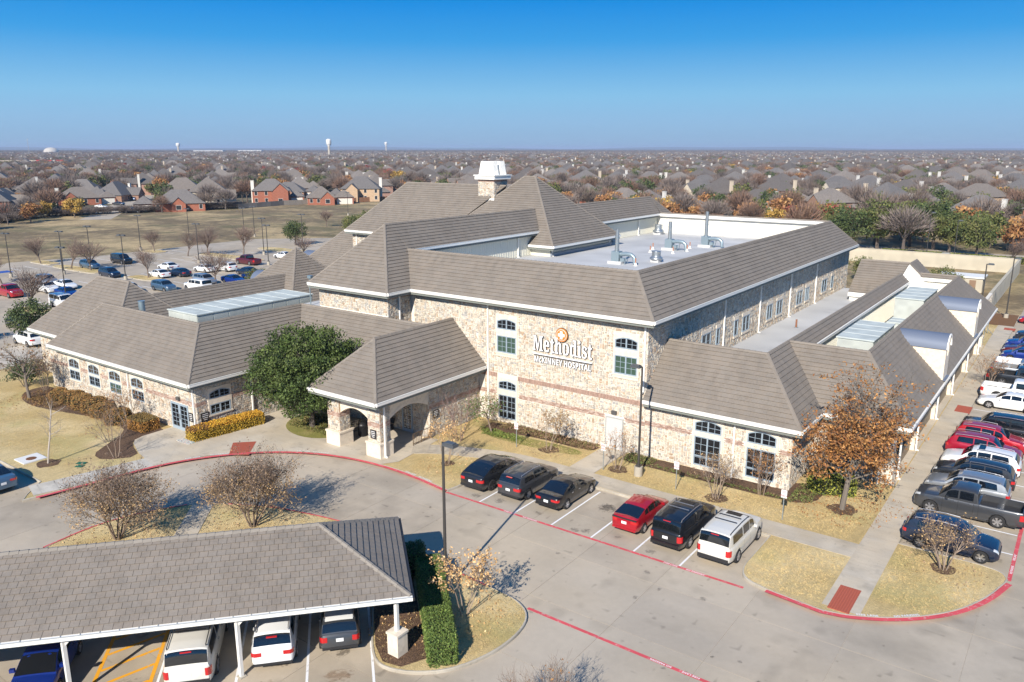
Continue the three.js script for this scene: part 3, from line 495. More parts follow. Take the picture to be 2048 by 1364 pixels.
function bay(F, u0, u1, lo, hi, rise, o = {}) { // an arched light over a square one in a limestone surround
  const { mat = M.glass, mat2 = mat, rows = 3, sill = .32, head = .32, transom } = o, m = .13;
  const s = asShape([[u0 - m, lo[0] - sill], [u1 + m, lo[0] - sill], [u1 + m, hi[1] + rise + head], [u0 - m, hi[1] + rise + head]]);
  s.holes.push(asPath(shapeArch(u0 - .001, u1 + .001, lo[0], lo[1], 0)), asPath(shapeArch(u0 - .001, u1 + .001, hi[0], hi[1], rise)));
  obj('window_surround', fgeo(extr(s, .07), F), M.limestone, H);
  const g = new GB(); fbox(g, F, u0 - m - .04, u1 + m + .04, lo[0] - .1, lo[0] - .005, .02, .12); obj('window_sill', g.geo(), M.limestone, H);
  const a = lite(F, H, u0, u1, lo[0], lo[1], 0, rows, mat2), b = lite(F, H, u0, u1, hi[0], hi[1], rise, 2, mat);
  if (transom) { const t = new GB(); fbox(t, F, u0 + .08, u1 - .08, transom - .04, transom + .04, .012, .07); obj('transom', t.geo(), M.frame, a); }
  hole(F, [u0 - m, u1 + m, lo[0] - sill, hi[1] + rise + head]);
}
bay(M1, -37.33, -35.47, [5.95, 7.33], [7.84, 8.5], .2, { mat2: M.glassg });
bay(M1, -26.75, -24.92, [5.95, 7.33], [7.84, 8.47], .22, { mat2: M.glassg });
bay(M1, -37.2, -35.46, [.5, 2.47], [2.92, 3.48], .2, { transom: 1.15, rows: 4, head: .2 });
bay(R1, -20.42, -18.5, [.42, 2.53], [2.87, 3.5], .24, { transom: 1.1, rows: 4, head: .12, sill: .3 });
bay(R1, -16.73, -14.8, [.45, 2.52], [2.84, 3.5], .24, { transom: 1.1, rows: 4, head: .12, sill: .3 });
for (const u of [-73.45, -70, -66.5, -63]) bay(WF, u, u + 1.85, [1.42, 2.33], [2.52, 3.15], .26, { rows: 2, head: .2, sill: .12, mat: M.glassb, mat2: u === -66.5 ? M.glassg : M.glass });
bay(WR, 34.15, 36.0, [1.5, 2.32], [2.75, 3.2], .25, { rows: 2, head: .2, sill: .2 });
bay(CF, -51.6, -49.8, [.9, 2.3], [2.6, 3.2], .24, { rows: 2, head: .2 });
bay(CF, -47.6, -45.8, [.9, 2.3], [2.6, 3.2], .24, { rows: 2, head: .2 });
bay(R2, -12.7, -10.9, [.6, 2.4], [2.75, 3.3], .24, { rows: 3, head: .2 });
for (const [a, b] of [[58.9, 60.7], [61.9, 62.6], [65.9, 66.75], [67.9, 69.6], [74.3, 75.8], [77.1, 78.8], [83.4, 85.3], [86.5, 87.7], [92.7, 94.6], [96.5, 97.4]]) {
  const v0 = 5.85, v1 = 7.28; lite(MR, H, a, b, v0, v1, 0, 2, M.glass, 1, b - a > 1.2 ? 2 : 1); obj('lintel', fbox(new GB(), MR, a - .12, b + .12, v1, v1 + .3, 0, .07).geo(), M.limestone, H); obj('window_sill', fbox(new GB(), MR, a - .12, b + .12, v0 - .2, v0, 0, .09).geo(), M.limestone, H); hole(MR, [a - .12, b + .12, v0 - .2, v1 + .3]);
}
{ // doors
  const doorLeaf = (F, u0, u1, v0, v1, lights, kind) => { const d = part(kind, H), W = (u1 - u0) / lights; for (let k = 0; k < lights; k++) { const a = u0 + k * W, b = a + W, s = asShape(shapeArch(a, b, v0, v1, 0)), hp = shapeArch(a + .14, b - .14, v0 + .25, v1 - .14, 0); s.holes.push(asPath(hp)); obj('leaf', fgeo(extr(s, .075), F), M.frame, d); obj('pane', fgeo(new THREE.ShapeGeometry(asShape(hp)), F, .02), M.glass, d); const g = new GB(); fbox(g, F, (a + b) / 2 - .014, (a + b) / 2 + .014, v0 + .25, v1 - .14, .016, .04); for (let q = 1; q < 5; q++) { const v = lerp(v0 + .25, v1 - .14, q / 5); fbox(g, F, a + .14, b - .14, v - .014, v + .014, .016, .038); } obj('muntins', g.geo(), M.frame, d); const hd = new GB(), hu = k ? a + .07 : b - .07; fbox(hd, F, hu - .02, hu + .02, v0 + .9, v0 + 1.35, .07, .12); obj('handle', hd.geo(), M.metal, d); } hole(F, [u0 - .05, u1 + .05, v0, v1 + .05]); return d; };
  doorLeaf(WF, -57.3, -54.95, .15, 2.32, 2, 'entrance_door');
  doorLeaf(fz(-43.2), -42.0, -40.9, .15, 2.5, 1, 'entrance_door');
  const d = part('service_door', H), g = new GB(); fbox(g, M1, -27.26, -25.95, .16, 2.5, 0, .06); obj('leaf', g.geo(), plain(.58, .57, .55, .5), d); const g2 = new GB(); fbox(g2, M1, -27.34, -27.26, .15, 2.58, 0, .08); fbox(g2, M1, -25.95, -25.87, .15, 2.58, 0, .08); fbox(g2, M1, -27.26, -25.95, 2.5, 2.58, 0, .08); obj('frame', g2.geo(), plain(.4, .41, .4, .5), d); hole(M1, [-27.36, -25.85, .1, 2.6]);
  for (const [F, u, v] of [[M1, -26.62, 2.98], [WF, -56.1, 2.75]]) { const l = part('wall_light', H), q = new GB(); fbox(q, F, u - .2, u + .2, v - .13, v + .12, .03, .2); obj('housing', q.geo(), plain(.09, .085, .08, .6), l); const q2 = new GB(); fbox(q2, F, u - .15, u + .15, v - .15, v - .13, .06, .18); obj('lens', q2.geo(), plain(.5, .5, .48, .3), l); }
}
{ // stone facing and brick bands
  const W = (F, u0, u1, v0, v1, bands, seed, roof) => { const hs = (holesOf.get(F) || []).slice(); for (const [a, b, sol] of bands) { brickBand(F, u0, u1, a, b, sol, seed + a * 100, holesOf.get(F) || []); hs.push([u0 - 1, u1 + 1, a, b]); } stoneWall(F, u0, u1, v0, v1, hs, seed, roof); };
  const lowB = [[2.4, 2.73, false], [3.86, 4.06, true]];
  W(M1, -46.2, -24.2, .14, 9.78, [[2.4, 2.73, false], [3.85, 4.2, true], [9.55, 9.78, true]], 1, (u) => u < -38.6 ? 4.0 + Math.max(0, 3.2 - Math.abs(u + 42)) : 0);
  W(MR, 49.4, 103.9, 4.6, 9.78, [[9.55, 9.78, true]], 2, (u) => u < 56 ? 5 + (u < 52.6 ? u - 49.4 : 3.2 - Math.max(0, u - 52.8)) : 5.0);
  W(LF, -55, -46.6, 8.15, 9.78, [[9.55, 9.78, true]], 3); W(LR, 46.6, 49.4, 5.2, 9.78, [[9.55, 9.78, true]], 4);
  W(WF, -77, -53.9, .14, 4.06, lowB, 5); W(WR, 33, 43.2, .14, 4.06, lowB, 6); W(CF, -53.9, -44.5, .14, 4.06, lowB, 7);
  W(fz(-43.2), -44.5, -39.2, .14, 3.0, [], 8); W(VR, 43.2, 49.4, .14, 4.06, lowB, 9);
  W(R1, -24.2, -13.85, .14, 4.06, [[2.48, 2.8, false], [3.86, 4.06, true]], 10); W(R1R, 49.5, 54.2, .14, 4.06, [[2.48, 2.8, false], [3.86, 4.06, true]], 11); W(R2, -13.85, -9.6, .14, 4.06, [[2.48, 2.8, false], [3.86, 4.06, true]], 12);
  W(SF, -83.3, -77, .14, 4.06, [[3.86, 4.06, true]], 13); W(BF, -77, -68, 6, 11.3, [[11.05, 11.3, true]], 14);
  W(R2R, 55, 101, .14, 3.6, [], 15);
}
{ // portico piers, arches
  const pier = (x0, x1, z0, z1, name = 'pier', top = 4.08) => { const p = part(name, H), b = new GB(); b.box(x0 - .14, x1 + .14, .1, 1.12, z0 - .14, z1 + .14); b.box(x0 - .18, x1 + .18, 1.12, 1.26, z0 - .18, z1 + .18); obj('base', b.geo(), M.limestone, p); obj('core', new GB().box(x0, x1, 1.2, top, z0, z1).geo(), M.mortar, p); for (const [F, a, c] of [[fz(z1), x0, x1], [fx(x1), -z1, -z0], [frame(x0, 0, 0, 1, -1, 0), z0, z1], [frame(0, z0, -1, 0, 0, -1), -x1, -x0]]) { brickBand(F, a, c, 2.4, 2.75, false, 31 + a, []); stoneWall(F, a, c, 1.27, top - .22, [[a - 1, c + 1, 2.4, 2.75]], Math.round(a * 10 + c * 7 + 900)); brickBand(F, a, c, top - .2, top, true, 33 + a, []); } return p; };
  pier(-44.55, -43.35, -38.95, -37.9); pier(-40.3, -39.15, -38.95, -37.9);
  const arch = (F, a, b, th) => { const s = asShape((() => { const p = [[a, 4.05], [a, 2.72]]; for (let k = 0; k <= 14; k++) { const t = k / 14; p.push([lerp(a, b, t), 2.72 + .62 * (1 - (2 * t - 1) ** 2)]); } p.push([b, 2.72], [b, 4.05]); return p; })()); const P = part('arch', H); obj('panel', fgeo(extr(s, th), F), M.limestone, P); const in1 = []; for (let k = 0; k <= 12; k++) { const t = k / 12; in1.push([lerp(a + .2, b - .2, t), 3.0 + .55 * (1 - (2 * t - 1) ** 2)]); } const s2 = asShape([[a + .2, 3.86], ...in1, [b - .2, 3.86]]), in2 = in1.map(([u, v]) => [u, v + .05]); s2.holes.push(asPath([[a + .25, 3.81], ...in2.map(([u, v]) => [clamp(u, a + .25, b - .25), Math.min(v, 3.8)]), [b - .25, 3.81]])); obj('moulding', fgeo(extr(s2, .02), F, th), M.limestone, P); return P; };
  arch(fz(-38.55), -43.35, -40.3, .5); arch(fx(-39.75), 38.95, 43.2, .5); arch(frame(-44.4, 0, 0, 1, -1, 0), -43.2, -38.95, .4);
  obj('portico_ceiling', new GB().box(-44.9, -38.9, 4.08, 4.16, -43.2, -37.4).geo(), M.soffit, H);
  // porch piers and tan panels along the right side
  let prev = null; for (const z of [-54.9, -62.6, -71.2, -79.4, -88.7, -97.4, -101.6]) { pier(-9.45, -8.75, z - .45, z + .45, 'porch_pier'); if (prev !== null) { const g = new GB().box(-9.0, -8.9, .16, 1.35, z + .5, prev - .5); const P = obj('porch_panel', g.geo(), M.tanpanel, H); obj('panel_cap', new GB().box(-9.05, -8.85, 1.35, 1.42, z + .5, prev - .5).geo(), M.tanpanel, P); } prev = z; }
  obj('porch_floor', new GB().box(-11, -8.4, .02, .154, -102, -54.3).geo(), M.walk[1], H);
}

// roof slopes: [points], reference eave height, then which are tiled
const roofP = part('roof', H), tiles = [], deckG = new GB();
const k1 = 1.02;
let sd = 1;
const slope = (pts, yRef, tiled = true) => { const n = tiled ? tilePlane(pts, tiles, { yRef, seed: sd++ }) : null; const m = pts.map((p) => [p[0], p[1] - .02, p[2]]); deckG.poly(m); };
const ridge = (pts, w = .3) => { for (let i = 0; i < pts.length - 1; i++) { const a = pts[i], b = pts[i + 1], L = Math.hypot(...V3.sub(b, a)), n = Math.max(1, Math.round(L / .4)), g = new GB(), r = rng(Math.round(Math.abs(a[0] * 31 + a[2] * 17))); for (let k = 0; k < n; k++) { const p = a.map((x, q) => lerp(x, b[q], k / n)), q = a.map((x, m) => lerp(x, b[m], (k + 1.08) / n)), f = .95 + .14 * r(), col = [.225 * f, .194 * f, .162 * f]; p[1] += .085; q[1] += .062; const d = V3.norm(V3.sub(q, p)); let s = V3.norm([-d[2], 0, d[0]]); const A = (c, t, dy) => [c[0] + s[0] * t, c[1] + dy, c[2] + s[2] * t]; const h = w / 2; g.quad(A(p, -h, -.13), A(q, -h, -.13), A(q, -h * .4, 0), A(p, -h * .4, 0), col).quad(A(p, -h * .4, 0), A(q, -h * .4, 0), A(q, h * .4, 0), A(p, h * .4, 0), col).quad(A(p, h * .4, 0), A(q, h * .4, 0), A(q, h, -.13), A(p, h, -.13), col); g.poly([A(p, -h, -.13), A(p, -h * .4, 0), A(p, h * .4, 0), A(p, h, -.13)], col); } obj('ridge_cap', g.geo(), M.cap, roofP); } };
const E2 = 10.25, mr = 2.8, my = E2 + mr * k1, lx0 = -45.9, lx1 = -55.6, lc = (lx0 + lx1) / 2, lh = (lx0 - lx1) / 2, ly = E2 + lh * k1, lz = -45.9;
const Mx = -23.45, Mz = -48.65, Mb = -104.6, mL = lx0 - mr; // M ridge left end
slope([[Mx, E2, Mz], [Mx - mr, my, Mz - mr], [mL, my, Mz - mr], [lx0, E2, Mz]], E2);
slope([[Mx, E2, Mz], [Mx, E2, Mb], [Mx - mr, my, Mb + mr], [Mx - mr, my, Mz - mr]], E2);
slope([[Mx, E2, Mb], [lx0, E2, Mb], [mL, my, Mb + mr], [Mx - mr, my, Mb + mr]], E2, false);
// left tower roof (front hip, right slope in two runs, left slope)
slope([[lx0, E2, lz], [lc, ly, lz - lh], [lx1, E2, lz]], E2);
slope([[lx0, E2, lz], [lx0, E2, Mz], [mL, my, Mz - mr], [lc, ly, Mz - mr], [lc, ly, lz - lh]], E2);
const ix = lx0 - 2.75, iy = E2 + 2.75 * k1; // inner eave of the court
const pE = 11.7, pz0 = -70.5, pz1 = -85, px0 = -45.9, pk = .945, ph = (pz0 - pz1) / 2, py = pE + ph * pk, pcz = (pz0 + pz1) / 2, par = px0 - ph, pal = par - 1.55, px1 = pal - ph;
const pAt = (y) => pz0 - (y - pE) / pk;
slope([[ix, iy, Mz - mr - .05], [ix, iy, pAt(iy)], [lc, ly, pAt(ly)], [lc, ly, Mz - mr]], E2);
slope([[lx1, E2, lz], [lc, ly, lz - lh], [lc, ly, pAt(ly)], [lx1, E2, -80]], E2, false);
// tall pyramid, the wing behind it, and the block to its left
slope([[px0, pE, pz0], [par, py, pcz], [pal, py, pcz], [px1, pE, pz0]], pE);
slope([[px0, pE, pz0], [px0, pE, pz1], [par, py, pcz]], pE);
slope([[px0, pE, pz1], [px1, pE, pz1], [pal, py, pcz], [par, py, pcz]], pE, false); slope([[px1, pE, pz0], [pal, py, pcz], [px1, pE, pz1]], pE, false);
slope([[ix, iy, -83], [ix, iy, Mb + mr + .3], [lc, ly, Mb + lh - 2.75], [lc, ly, -80]], E2);
slope([[mL, my, Mb + mr], [lc, ly, Mb + lh - 2.75], [lx0, E2, Mb - 2.75], [lx0, E2, Mb]], E2);
slope([[lx1, E2, -80], [lc, ly, -80], [lc, ly, Mb + lh - 2.75], [lx1, E2, Mb - 2.75]], E2, false); slope([[lx0, E2, Mb - 2.75], [lc, ly, Mb + lh - 2.75], [lx1, E2, Mb - 2.75]], E2, false);
const bE = 11.65, bz = -70.5, bx = -77.6, by = 17.5, brz = -76.2, brx = -71.9;
slope([[bx, bE, bz], [px1, bE, bz], [px1 + 5.75, by, brz], [brx, by, brz]], bE);
slope([[bx, bE, bz], [brx, by, brz], [bx, bE, 2 * brz - bz]], bE, false); slope([[bx, bE, 2 * brz - bz], [brx, by, brz], [px1 + 5.75, by, brz], [px1, bE, 2 * brz - bz]], bE, false);
slope([[-88.8, 4.5, -68.2], [-76.9, 4.5, -68.2], [-76.9, 11.0, -74.7], [-82.3, 11.0, -74.7]], 4.5);
slope([[-88.8, 4.5, -68.2], [-82.3, 11, -74.7], [-88.8, 4.5, -81.2]], 4.5, false); slope([[-88.8, 4.5, -81.2], [-82.3, 11, -74.7], [-76.9, 11, -74.7], [-76.9, 4.5, -81.2]], 4.5, false);
// single-storey wings on the left
const E1 = 4.5, lr = 3.65, y1 = E1 + lr * .98, wx = -53.36, wz = -32.19, wl = -75.42, cz = -42.55, prx = -41.95;
slope([[wx, E1, wz], [wx - lr, y1, wz - lr], [wl + lr, y1, wz - lr], [wl, E1, wz]], E1);
slope([[wl, E1, wz], [wl + lr, y1, wz - lr], [wl, E1, wz - 2 * lr]], E1, false);
slope([[wx, E1, wz], [wx, E1, cz], [wx - lr, y1, cz - lr], [wx - lr, y1, wz - lr]], E1);
const pe = 4.62, phx = 3.5, pzf = -36.95, py2 = pe + phx * .99; // portico: ridge along z at prx
slope([[wx, E1, cz], [wx - lr, y1, cz - lr], [prx, y1, cz - lr], [prx - lr, E1, cz]], E1);
slope([[prx + phx, pe, pzf], [prx, py2, pzf - phx], [prx - phx, pe, pzf]], pe);
slope([[prx + phx, pe, pzf], [prx + phx, pe, -49.38], [prx, py2, -49.38], [prx, py2, pzf - phx]], pe);
slope([[prx - phx, pe, pzf], [prx, py2, pzf - phx], [prx, py2, cz - lr], [prx - phx, pe, cz - .2]], pe);
// rear left wings
slope([[-84, 4.5, -34.3], [-68.4, 4.5, -34.3], [-73.4, 9.45, -39.3], [-79, 9.45, -39.3]], 4.5);
slope([[-68.4, 4.5, -34.3], [-68.4, 4.5, -44.3], [-73.4, 9.45, -39.3]], 4.5);
slope([[-84, 4.5, -34.3], [-79, 9.45, -39.3], [-84, 4.5, -44.3]], 4.5, false); slope([[-84, 4.5, -44.3], [-79, 9.45, -39.3], [-73.4, 9.45, -39.3], [-68.4, 4.5, -44.3]], 4.5, false);
slope([[-69.2, 4.9, -38], [-69.2, 4.9, -57], [-72.4, 8.1, -57], [-72.4, 8.1, -38]], 4.5); slope([[-76, 4.5, -38], [-72.4, 8.1, -38], [-72.4, 8.1, -57], [-76, 4.5, -57]], 4.5, false);
slope([[-67.5, 4.6, -53.2], [-73.6, 10.7, -59.3], [-79.7, 4.6, -53.2]], 4.6);
slope([[-67.5, 4.6, -53.2], [-67.5, 4.6, -65.4], [-73.6, 10.7, -59.3]], 4.6);
slope([[-79.7, 4.6, -53.2], [-73.6, 10.7, -59.3], [-79.7, 4.6, -65.4]], 4.6, false); slope([[-67.5, 4.6, -65.4], [-79.7, 4.6, -65.4], [-73.6, 10.7, -59.3]], 4.6, false);
// single-storey wings on the right
const rz = -48.9, rx = -13.15, rr = 3.68, ry = E1 + rr * 1.005, sz = -53.5, sx = -7.75, se = -102;
slope([[rx, E1, rz], [rx - rr, ry, rz - rr], [-24.18, ry, rz - rr], [-24.18, E1, rz]], E1);
slope([[rx, E1, rz], [rx, E1, sz], [rx - rr, ry, sz - rr], [rx - rr, ry, rz - rr]], E1);
slope([[sx, E1, sz], [sx - rr, ry, sz - rr], [rx - rr, ry, sz - rr], [rx, E1, sz]], E1);
slope([[sx, E1, sz], [sx, E1, se], [sx - rr, ry, se + rr], [sx - rr, ry, sz - rr]], E1);
slope([[sx, E1, se], [-15, E1, se], [-15, ry, se + rr], [sx - rr, ry, se + rr]], E1, false);
const qx = rx - rr; // inner ridge of the service court
slope([[qx + .85, ry - .85, sz - rr], [qx + .85, ry - .85, -98.6], [qx, ry, -98.6], [qx, ry, sz - rr]], E1);
slope([[qx - .9, ry - .9, rz - rr], [qx, ry, rz - rr], [qx, ry, -98.6], [qx - .9, ry - .9, -98.6]], E1);
slope([[-15.9, ry - .35, -97.9], [sx - rr + .1, ry - .35, -97.9], [sx - rr, ry, -98.3], [-15.9, ry, -98.3]], E1);
slope([[-21.7, 6.0, -94.5], [-17.3, 6.0, -94.5], [-16.3, 9.3, -97.8], [-21.4, 9.3, -97.8]], 6.0);
slope([[-16.3, 9.3, -97.8], [-12.9, 6.0, -98.3], [-12.9, 6.0, -102], [-16.3, 9.3, -102]], 6.0);
slope([[-21.4, 9.3, -97.8], [-16.3, 9.3, -97.8], [-16.3, 6, -103], [-21.6, 6, -103]], 6, false);
obj('gable_wall', new GB().poly([[-17.3, 5.95, -94.55], [-12.9, 5.95, -98.35], [-16.3, 9.2, -97.85]]).geo(), M.white, H);
obj('roof_deck', deckG.geo(), M.deck, roofP);
placeTiles(tiles, roofP, 0, 300);
ridge([[Mx, E2, Mz], [Mx - mr, my, Mz - mr], [mL, my, Mz - mr]]); ridge([[Mx - mr, my, Mz - mr], [Mx - mr, my, Mb + mr], [Mx, E2, Mb]]); ridge([[Mx - mr, my, Mb + mr], [mL, my, Mb + mr]]);
ridge([[lx0, E2, lz], [lc, ly, lz - lh], [lx1, E2, lz]]); ridge([[lc, ly, lz - lh], [lc, ly, pAt(ly)]]); ridge([[lc, ly, -80], [lc, ly, Mb + lh - 2.75], [lx0, E2, Mb - 2.75]]);
ridge([[px0, pE, pz0], [par, py, pcz], [pal, py, pcz], [px1, pE, pz0]]); ridge([[par, py, pcz], [px0, pE, pz1]]); ridge([[bx, bE, bz], [brx, by, brz], [px1 + 5.75, by, brz]]); ridge([[-88.8, 4.5, -68.2], [-82.3, 11, -74.7], [-77, 11, -74.7]]);
ridge([[wx, E1, wz], [wx - lr, y1, wz - lr], [wl + lr, y1, wz - lr], [wl, E1, wz]]); ridge([[wx - lr, y1, wz - lr], [wx - lr, y1, cz - lr], [prx, y1, cz - lr]]);
ridge([[prx + phx, pe, pzf], [prx, py2, pzf - phx], [prx - phx, pe, pzf]]); ridge([[prx, py2, pzf - phx], [prx, py2, -49.38]]);
ridge([[-84, 4.5, -34.3], [-79, 9.45, -39.3], [-73.4, 9.45, -39.3], [-70.2, 6.3, -36.1]]); ridge([[-73.4, 9.45, -39.3], [-68.4, 4.5, -44.3]]); ridge([[-72.4, 8.1, -41], [-72.4, 8.1, -56.6]]); ridge([[-67.5, 4.6, -53.2], [-73.6, 10.7, -59.3], [-79.7, 4.6, -53.2]]); ridge([[-73.6, 10.7, -59.3], [-67.5, 4.6, -65.4]]);
ridge([[rx, E1, rz], [rx - rr, ry, rz - rr], [-24.18, ry, rz - rr]]); ridge([[rx - rr, ry, rz - rr], [qx, ry, -98.6]]); ridge([[sx, E1, sz], [sx - rr, ry, sz - rr], [qx, ry, sz - rr]]); ridge([[sx - rr, ry, sz - rr], [sx - rr, ry, se + rr], [sx, E1, se]]); ridge([[-15.9, ry, -98.3], [sx - rr, ry, -98.3]]); ridge([[-21.4, 9.3, -97.8], [-16.3, 9.3, -97.8], [-12.9, 6, -98.3]]);
{ // flat roofs, court walls
  const fl = (x0, x1, y, z0, z1) => obj('flat_roof', new GB().box(x0, x1, y - .3, y, z0, z1).geo(), M.flatroof, H);
  fl(-49.1, -26.4, 10.5, -102.2, -51.6); fl(-24.19, -16.9, 5.0, -103, -53); fl(-70.5, -57.2, 4.6, -56, -36); fl(-15.9, -11.5, 4.6, -98.2, -57.3); fl(-57.2, -46.6, 8.05, -50, -46.25);
  const siding = (F, u0, u1, v0, v1, th = .12, mat = M.siding) => { const g = new GB(); fbox(g, F, u0, u1, v0, v1, -th, 0); for (let u = u0 + .15; u < u1; u += .3) fbox(g, F, u - .018, u + .018, v0, v1, 0, .028); return obj('court_wall', g.geo(), mat, H); };
  siding(fx(-49.15), 51.4, 71.2, 10.5, iy - .05); siding(fx(-46.7), 71.1, 84.4, 10.5, 11.6); siding(fz(-71.15), -49.15, -46.7, 10.5, 11.6); siding(fx(-49.15), 83, 102, 10.5, iy - .05);
  siding(fz(-101.75), -49.1, -26.5, 10.5, my - .45, .12, plain(.72, .70, .63, .6)); siding(fz(-97.95), -15.9, -11.6, 4.6, ry - .4, .12, plain(.70, .68, .6, .6)); siding(fx(-16.05), 57.3, 98, 4.6, ry - .95); siding(frame(-26.6, 0, 0, 1, -1, 0), -101.5, -51.6, 10.5, my - .2); siding(frame(0, -51.6, -1, 0, 0, -1), 26.5, 48.8, 10.5, my - .2); siding(frame(-11.6, 0, 0, 1, -1, 0), -98, -57.3, 4.6, ry - .2); siding(frame(0, -57.3, -1, 0, 0, -1), 11.6, 16.5, 4.6, ry - .2);
  const tr = new GB().box(-49.1, -26.4, my - .42, my - .08, -101.62, -101.3); obj('fascia', tr.geo(), M.gutter, H); obj('fascia', new GB().box(-15.8, -11.5, ry - .75, ry - .42, -97.95, -97.7).geo(), M.gutter, H);
  obj('parapet_base', new GB().box(-46.68, -46.5, 10.5, 10.85, -84.4, -71.1).geo(), plain(.30, .33, .37, .8), H);
  obj('fascia', new GB().box(-21.7, -17.4, 5.5, 5.95, -94.6, -94.4).geo(), M.gutter, H); obj('fascia', new GB().box(-21.6, -17.4, 4.9, 5.5, -94.9, -94.7).geo(), M.white, H);
  // roof ridge court walls under the small gable between flat roof and service court
  obj('court_wall', new GB().box(qx - .95, qx + .3, 4.9, ry - .95, -98.5, -57.3).geo(), M.siding, H);
}
{ // gutters, soffits and downspouts
  const gut = (a, b, n, y, over = .72, fr = true) => { // eave from a to b [x,z], outward normal n
    const g = new GB(), d = [b[0] - a[0], b[1] - a[1]], A = [a[0], y - .2, a[1]];
    g.obox(A, [d[0], 0, d[1]], [0, .2, 0], [n[0] * .14, 0, n[1] * .14]); g.obox([a[0] + n[0] * .02, y - .27, a[1] + n[1] * .02], [d[0], 0, d[1]], [0, .08, 0], [n[0] * .07, 0, n[1] * .07]);
    g.obox([a[0] + n[0] * .12, y - .02, a[1] + n[1] * .12], [d[0], 0, d[1]], [0, .035, 0], [n[0] * .035, 0, n[1] * .035]); obj('gutter', g.geo(), M.gutter, H);
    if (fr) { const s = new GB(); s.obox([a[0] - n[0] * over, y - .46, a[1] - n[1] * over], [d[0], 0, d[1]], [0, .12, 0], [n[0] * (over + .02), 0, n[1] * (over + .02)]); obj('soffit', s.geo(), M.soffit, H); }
  };
  gut([lx0, Mz], [Mx, Mz], [0, 1], E2, .74); gut([Mx, Mz], [Mx, Mb], [1, 0], E2, .74); gut([lx1, lz], [lx0, lz], [0, 1], E2, .7); gut([lx0, lz], [lx0, Mz], [1, 0], E2, .7);
  gut([ix, -51.6], [ix, pAt(iy)], [1, 0], iy, .45); gut([ix, -84.5], [ix, -101.4], [1, 0], iy, .45); gut([px0, pz0], [px0, pz1], [1, 0], pE, .7); gut([-49.1, pz0], [px0, pz0], [0, 1], pE, .6); gut([bx, bz], [-60, bz], [0, 1], bE, .7);
  gut([wl, wz], [wx, wz], [0, 1], E1, .8); gut([wx, wz], [wx, cz], [1, 0], E1, .55); gut([wx, cz], [prx - phx, cz], [0, 1], E1, .65); gut([prx - phx, pzf], [prx + phx, pzf], [0, 1], pe, .9); gut([prx + phx, pzf], [prx + phx, -49.36], [1, 0], pe, .7); gut([prx - phx, cz], [prx - phx, pzf], [-1, 0], pe, .7);
  gut([-84, -34.3], [wl, -34.3], [0, 1], 4.5, .7); gut([-24.15, rz], [rx, rz], [0, 1], E1, .6); gut([rx, rz], [rx, sz], [1, 0], E1, .7); gut([rx, sz], [sx, sz], [0, 1], E1, .7); gut([sx, sz], [sx, se], [1, 0], E1, 1.0); gut([qx + .85, -57.3], [qx + .85, -98], [1, 0], ry - .85, .1, false); gut([-88.8, -68.2], [-76.9, -68.2], [0, 1], 4.5, .7);
  const dsp = (F, u, y, over, bottom) => { const g = new GB(), w = .055; const a = fp(F, u - .25, y - .2, over), b = fp(F, u, y - .62, .1); g.beam(a, b, .1, .1); fbox(g, F, u - w, u + w, bottom, y - .55, .05, .16); g.beam(fp(F, u, bottom + .08, .1), fp(F, u, bottom + .02, .3), .1, .09); obj('downspout', g.geo(), M.gutter, H); };
  dsp(M1, -38.2, E2, .75, .15); dsp(M1, -24.35, E2, .75, 4.9); dsp(LR, 47.9, E2, .7, 7.2); for (const u of [63.4, 72.1, 81, 90]) dsp(MR, u, E2, .75, 5.05); dsp(WF, -63.4, E1, .8, .15); dsp(WF, -54.05, E1, .8, .15); dsp(WR, 38, E1, .55, .15); dsp(R1, -17.6, E1, .6, .15);
  dsp(BF, -76.2, bE, .7, 8.5); dsp(fx(-39.05), 38.2, pe, .6, .16); dsp(fx(-49.15), 68.6, iy, .4, 10.5); dsp(fx(-46.7), 71.4, pE, .7, 10.5); dsp(fx(-46.7), 83.8, pE, .7, 10.5); dsp(fx(-49.15), 96, iy, .4, 10.5); dsp(R2, -9.4, E1, .7, .16);
  for (const u of [55.6, 62.1, 70.7, 78.9, 88.2, 96.9]) dsp(fx(-8.6), u, E1, .75, .16);
}
